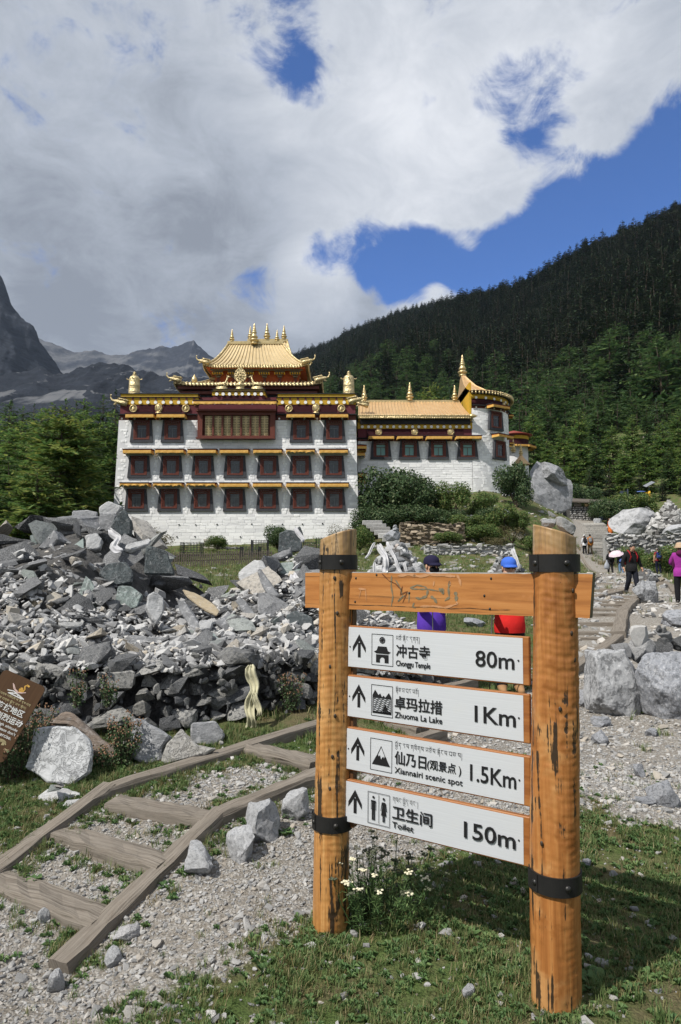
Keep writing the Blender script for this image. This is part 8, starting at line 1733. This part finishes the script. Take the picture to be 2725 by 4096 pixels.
def grass(name, n, x0, x1, y0, y1, label, smin, smax, protos, pw=None, thr=.45, extra=None):
    x, y = band(n, x0, x1, y0, y1); ok = infront(x, y); x, y = x[ok], y[ok]; g = gravel_mask(x, y); dens = np.clip(.60 + .75 * vnoise(x, y, .55, 21) + .3 * vnoise(x, y, .2, 22), .05, 1); ok = (rng.uniform(0, 1, len(x)) < dens) & (g < thr + .25 * rng.normal(size=len(x))); x, y = x[ok], y[ok]
    pm = (y > yfront(x) - .05) & (x < 1.2) & (y < 13); x, y = x[~pm], y[~pm]
    if extra is not None: x, y = np.concatenate([x, extra[0]]), np.concatenate([y, extra[1]])
    s_ = rng.uniform(smin, smax, len(x)) * (1 + .35 * vnoise(x, y, .8, 31)); v_ = rng.choice(len(protos), len(x), p=pw)
    return scatter(name, np.stack([x, y, TZ(x, y)], 1), np.stack([rng.normal(0, .1, len(x)), rng.normal(0, .1, len(x)), rng.uniform(0, 6.28, len(x))], 1), s_, v_, protos, label, 'grass')
# longer grass along the beams
ex, ey = [], []
for rl in (RAIL_R, RAIL_L):
    for (a0, b0, c0_), (a1, b1, c1_) in zip(rl[:-1], rl[1:]):
        for _ in range(260):
            q = rng.uniform(); w_ = atz(a0 + (a1 - a0) * q, b0 + (b1 - b0) * q, c0_ + (c1_ - c0_) * q); s_ = rng.choice((-1, 1)) * rng.uniform(.075, .2)
            if vnoise(np.array([w_.x]), np.array([w_.y]), .5, 41)[0] > -.15: ex.append(w_.x + s_ * .6); ey.append(w_.y + s_ * -.7)
for (a, b_) in STEPS:
    A_, B_ = atz(*a), atz(*b_)
    for _ in range(60): q = rng.uniform(); p = A_.lerp(B_, q); ex.append(p.x + rng.normal(0, .03)); ey.append(p.y - .13 + rng.normal(0, .05))
PWT = [.12, .12, .12, .12, .05, .05, .12, .10, .10, .10]
grass('short_grass', 118000, -5, 5.6, 1.2, 5.6, 'short patchy grass around the signpost and path', .55, 1.15, TUFTS, PWT, extra=(np.array(ex), np.array(ey)))
grass('meadow_grass', 34000, -5, 12, 5.2, 16, 'short meadow grass beyond the sign', 1.0, 2.0, TUFTS[:7], None, .4)
grass('upper_meadow_grass', 26000, -24, 32, 14, 62, 'grass and weeds on the meadow before the temple', 2.5, 6.0, TUFTS[:7], None, .6)
grass('bank_weeds', 5000, 20, 36, 34, 60, 'tall weeds on the bank below the terrace wall', 5, 11, TUFTS[4:7], None, .9)
# ------------------------------------------------------------------ flowering and leafy plants
M_STEMG = flat('green_stem', (.05, .085, .025), .7); M_WFLOW = simple('cream_flower_heads', (.72, .68, .50), (.60, .56, .40), 60, .8, 0, .4, .003); M_SEED = simple('grey_green_seed_heads', (.10, .11, .07), (.06, .07, .04), 60, .9); M_YFL = flat('yellow_petals', (.65, .45, .02), .6)
def yarrow(x, y, n, hmax, label, spread=.14, flowers=True):
    z = tz(x, y); o_ = thing('yarrow_plant', label, 'plant', (x, y, z)); r = np.random.default_rng(int(abs(x * 977 + y * 131))); st, lf, fl, sd_ = MB(), [[], []], MB(), MB()
    for k in range(n):
        a = r.uniform(0, 6.28); q = spread * math.sqrt(r.uniform()); p = Vector((q * math.cos(a), q * math.sin(a) * .8, 0)); h = hmax * r.uniform(.5, 1.05); e = p * 1.6 + Vector((r.normal(0, .02), r.normal(0, .02), h)); mid = p.lerp(e, .5) + Vector((r.normal(0, .01), 0, 0)); st.tube([p, mid, e], [.0028, .0022, .0016], 4, cap=False)
        for j in range(22):
            u = r.uniform(.05, .9); c = p.lerp(e, u); b_ = r.uniform(0, 6.28); L = .05 * (1 - .5 * u) * r.uniform(.6, 1.2); d = Vector((math.cos(b_), math.sin(b_), r.uniform(.2, .9))).normalized(); s_ = d.cross(Vector((0, 0, 1))).normalized() * .0035; i = len(lf[0]); lf[0] += [tuple(c), tuple(c + d * L * .5 + s_), tuple(c + d * L), tuple(c + d * L * .5 - s_)]; lf[1] += [(i, i + 1, i + 2, i + 3)]
        tgt = fl if flowers and (r.random() < .55) and h < hmax * .92 else sd_
        for j in range(9): tgt.ell(e + Vector((r.normal(0, .009), r.normal(0, .009), r.normal(0, .003))), (.0065, .0065, .004), 6, 4)
    link('stem', st.mesh('stem', M_STEMG), o_); link('foliage', np_mesh('foliage', lf[0], lf[1], M_HERB), o_)
    if fl.v: link('flower_heads', fl.mesh('flower_heads', M_WFLOW), o_)['kind'] = 'stuff'
    if sd_.v: link('seed_heads', sd_.mesh('seed_heads', M_SEED), o_)['kind'] = 'stuff'
pf = gp(1510, 3690); yarrow(pf.x, pf.y, 44, .33, 'clump of cream-flowered yarrow growing beside the left post', .15)
pf = gp(1640, 3660); yarrow(pf.x, pf.y, 16, .25, 'thinner seedy yarrow stems right of the flowering clump', .10, False)
pf = gp(1440, 3600); yarrow(pf.x, pf.y, 10, .24, 'few flowering yarrow stems close against the left post', .06)
def rosette(px, py, n, L, label, mat=None, up=.5, broad=.30):
    p = gp(px, py); o_ = thing('leafy_plant', label, 'plant', p); r = np.random.default_rng(int(px * 3 + py)); V, T = [], []
    for k in range(n):
        a = r.uniform(0, 6.28); d = Vector((math.cos(a), math.sin(a), up * r.uniform(.2, 1.4))).normalized(); s_ = d.cross(Vector((0, 0, 1))).normalized(); ln = L * r.uniform(.5, 1.1); base = Vector((r.normal(0, L * .3), r.normal(0, L * .3), 0)); w = ln * broad * r.uniform(.7, 1.2); i = len(V)
        V += [tuple(base), tuple(base + d * ln * .4 + s_ * w), tuple(base + d * ln * .8 + s_ * w * .6 - Vector((0, 0, ln * .08))), tuple(base + d * ln - Vector((0, 0, ln * .2))), tuple(base + d * ln * .8 - s_ * w * .6 - Vector((0, 0, ln * .08))), tuple(base + d * ln * .4 - s_ * w)]; T += [(i, i + 1, i + 2, i + 3), (i, i + 3, i + 4, i + 5)]
    link('leaves', np_mesh('leaves', V, T, mat or M_HERB), o_); return o_
for px, py, n_, L, lb in ((1890, 3740, 46, .06, 'bright low leafy plant in the grass between the posts'), (1600, 3960, 24, .045, 'dandelion-like rosette in the grass'), (740, 3300, 30, .05, 'green leaves growing against the second step'), (650, 3270, 34, .045, 'leafy weeds in the gravel below the upper step'), (180, 3610, 26, .06, 'broad-leaved weed beside the lowest step'), (420, 3430, 36, .04, 'low weeds under the middle step'), (500, 3460, 30, .04, 'yellowish weeds at the end of the middle step'), (1180, 3260, 40, .07, 'leafy herbs between the verge rocks and the post'), (1140, 3330, 34, .06, 'herbs behind the white-veined rock'), (900, 3300, 20, .05, 'herbs under the edge beam beside the angular rock'), (2560, 2850, 60, .07, 'yellow-flowered herb between the two boulders'), (2660, 2860, 30, .06, 'herb growing in the hollow of the blue-grey boulder'), (2280, 4050, 40, .06, 'grassy herb at the foot of the right post'), (1330, 3800, 20, .04, 'small weeds at the foot of the left post'), (2380, 3930, 40, .08, 'feathery grey-green herb right of the right post'), (2000, 3990, 24, .04, 'low weeds before the right post'), (130, 3520, 40, .05, 'weeds along the lowest step'), (960, 2960, 50, .05, 'grass clump inside the upper tread'), (820, 3050, 50, .05, 'grass clump against the left beam')):
    rosette(px, py, n_, L, lb)
sp = gp(2510, 3900); o_ = thing('seed_spike_plant', 'single pale seed spike rising at the edge of the sign shadow', 'plant', sp); m_ = MB().tube([(0, 0, 0), (.004, 0, .07), (.0, 0, .14)], [.002, .0018, .001], 5)
link('stem', m_.mesh('stem', M_STEMG), o_); m_ = MB(); rq = random.Random(2)
for k in range(40): u = rq.random(); m_.ell((rq.gauss(0, .005 * (1.2 - u)), rq.gauss(0, .005), .03 + .11 * u), (.003, .003, .005), 5, 4)
link('seed_heads', m_.mesh('seed_heads', M_GRDRY), o_)['kind'] = 'stuff'
# shrub with dry russet seed heads by the notice board
M_RUSS = simple('russet_seed_heads', (.30, .18, .11), (.22, .13, .08), 40, .9)
def berry_shrub(px, py, w, h, n, label, Y=None):
    p = gp(px, py) if Y is None else at(px, py, Y); o_ = thing('seed_head_shrub', label, 'shrub', p); r = np.random.default_rng(int(px + py)); st = MB(); V, T = [], []; bm_ = MB()
    for k in range(n):
        a = r.uniform(0, 6.28); q = math.sqrt(r.uniform()) * .5; e = Vector((w * q * math.cos(a), w * q * math.sin(a) * .8, h * r.uniform(.45, 1.05) * (1 - .5 * q * q))); b0 = Vector((e.x * .3, e.y * .3, 0)); st.tube([b0, b0.lerp(e, .5) + Vector((0, 0, h * .05)), e], [.004, .003, .0015], 4, cap=False)
        for j in range(34):
            c = b0.lerp(e, r.uniform(.15, 1)) + Vector((r.normal(0, .018), r.normal(0, .018), r.normal(0, .014))); d = Vector((r.normal(), r.normal(), r.normal(.3))).normalized(); s_ = d.orthogonal().normalized(); L = r.uniform(.006, .014); i = len(V); V += [tuple(c - d * L), tuple(c + s_ * L * .6), tuple(c + d * L), tuple(c - s_ * L * .6)]; T.append((i, i + 1, i + 2, i + 3))
        for j in range(5): bm_.ell(e + Vector((r.normal(0, .016), r.normal(0, .016), r.normal(0, .012))), (.0055, .0055, .006), 5, 4)
    link('stem', st.mesh('stem', M_BARK), o_); link('foliage', np_mesh('foliage', V, T, M_SHRUB), o_); link('seed_heads', bm_.mesh('seed_heads', M_RUSS), o_)['kind'] = 'stuff'
berry_shrub(40, 3110, .52, .42, 60, 'green shrub with russet seed heads under the brown notice'); berry_shrub(130, 3050, .34, .40, 36, 'russet-headed shrub between the brown notice and the carved slab'); berry_shrub(500, 3060, .26, .34, 34, 'feathery green shrub between carved slab and streaked boulder'); berry_shrub(400, 3070, .24, .14, 22, 'low herb cushion at the foot of the carved slab')
berry_shrub(1165, 2850, .26, .34, 24, 'dry pinkish seed-head shrub against the dry wall beside the post'); berry_shrub(300, 2830, .14, .30, 9, 'trailing leafy plant hanging on the dry stone wall', 5.2); berry_shrub(430, 2830, .12, .26, 8, 'small trailing plant on the dark wall blocks', 5.2)
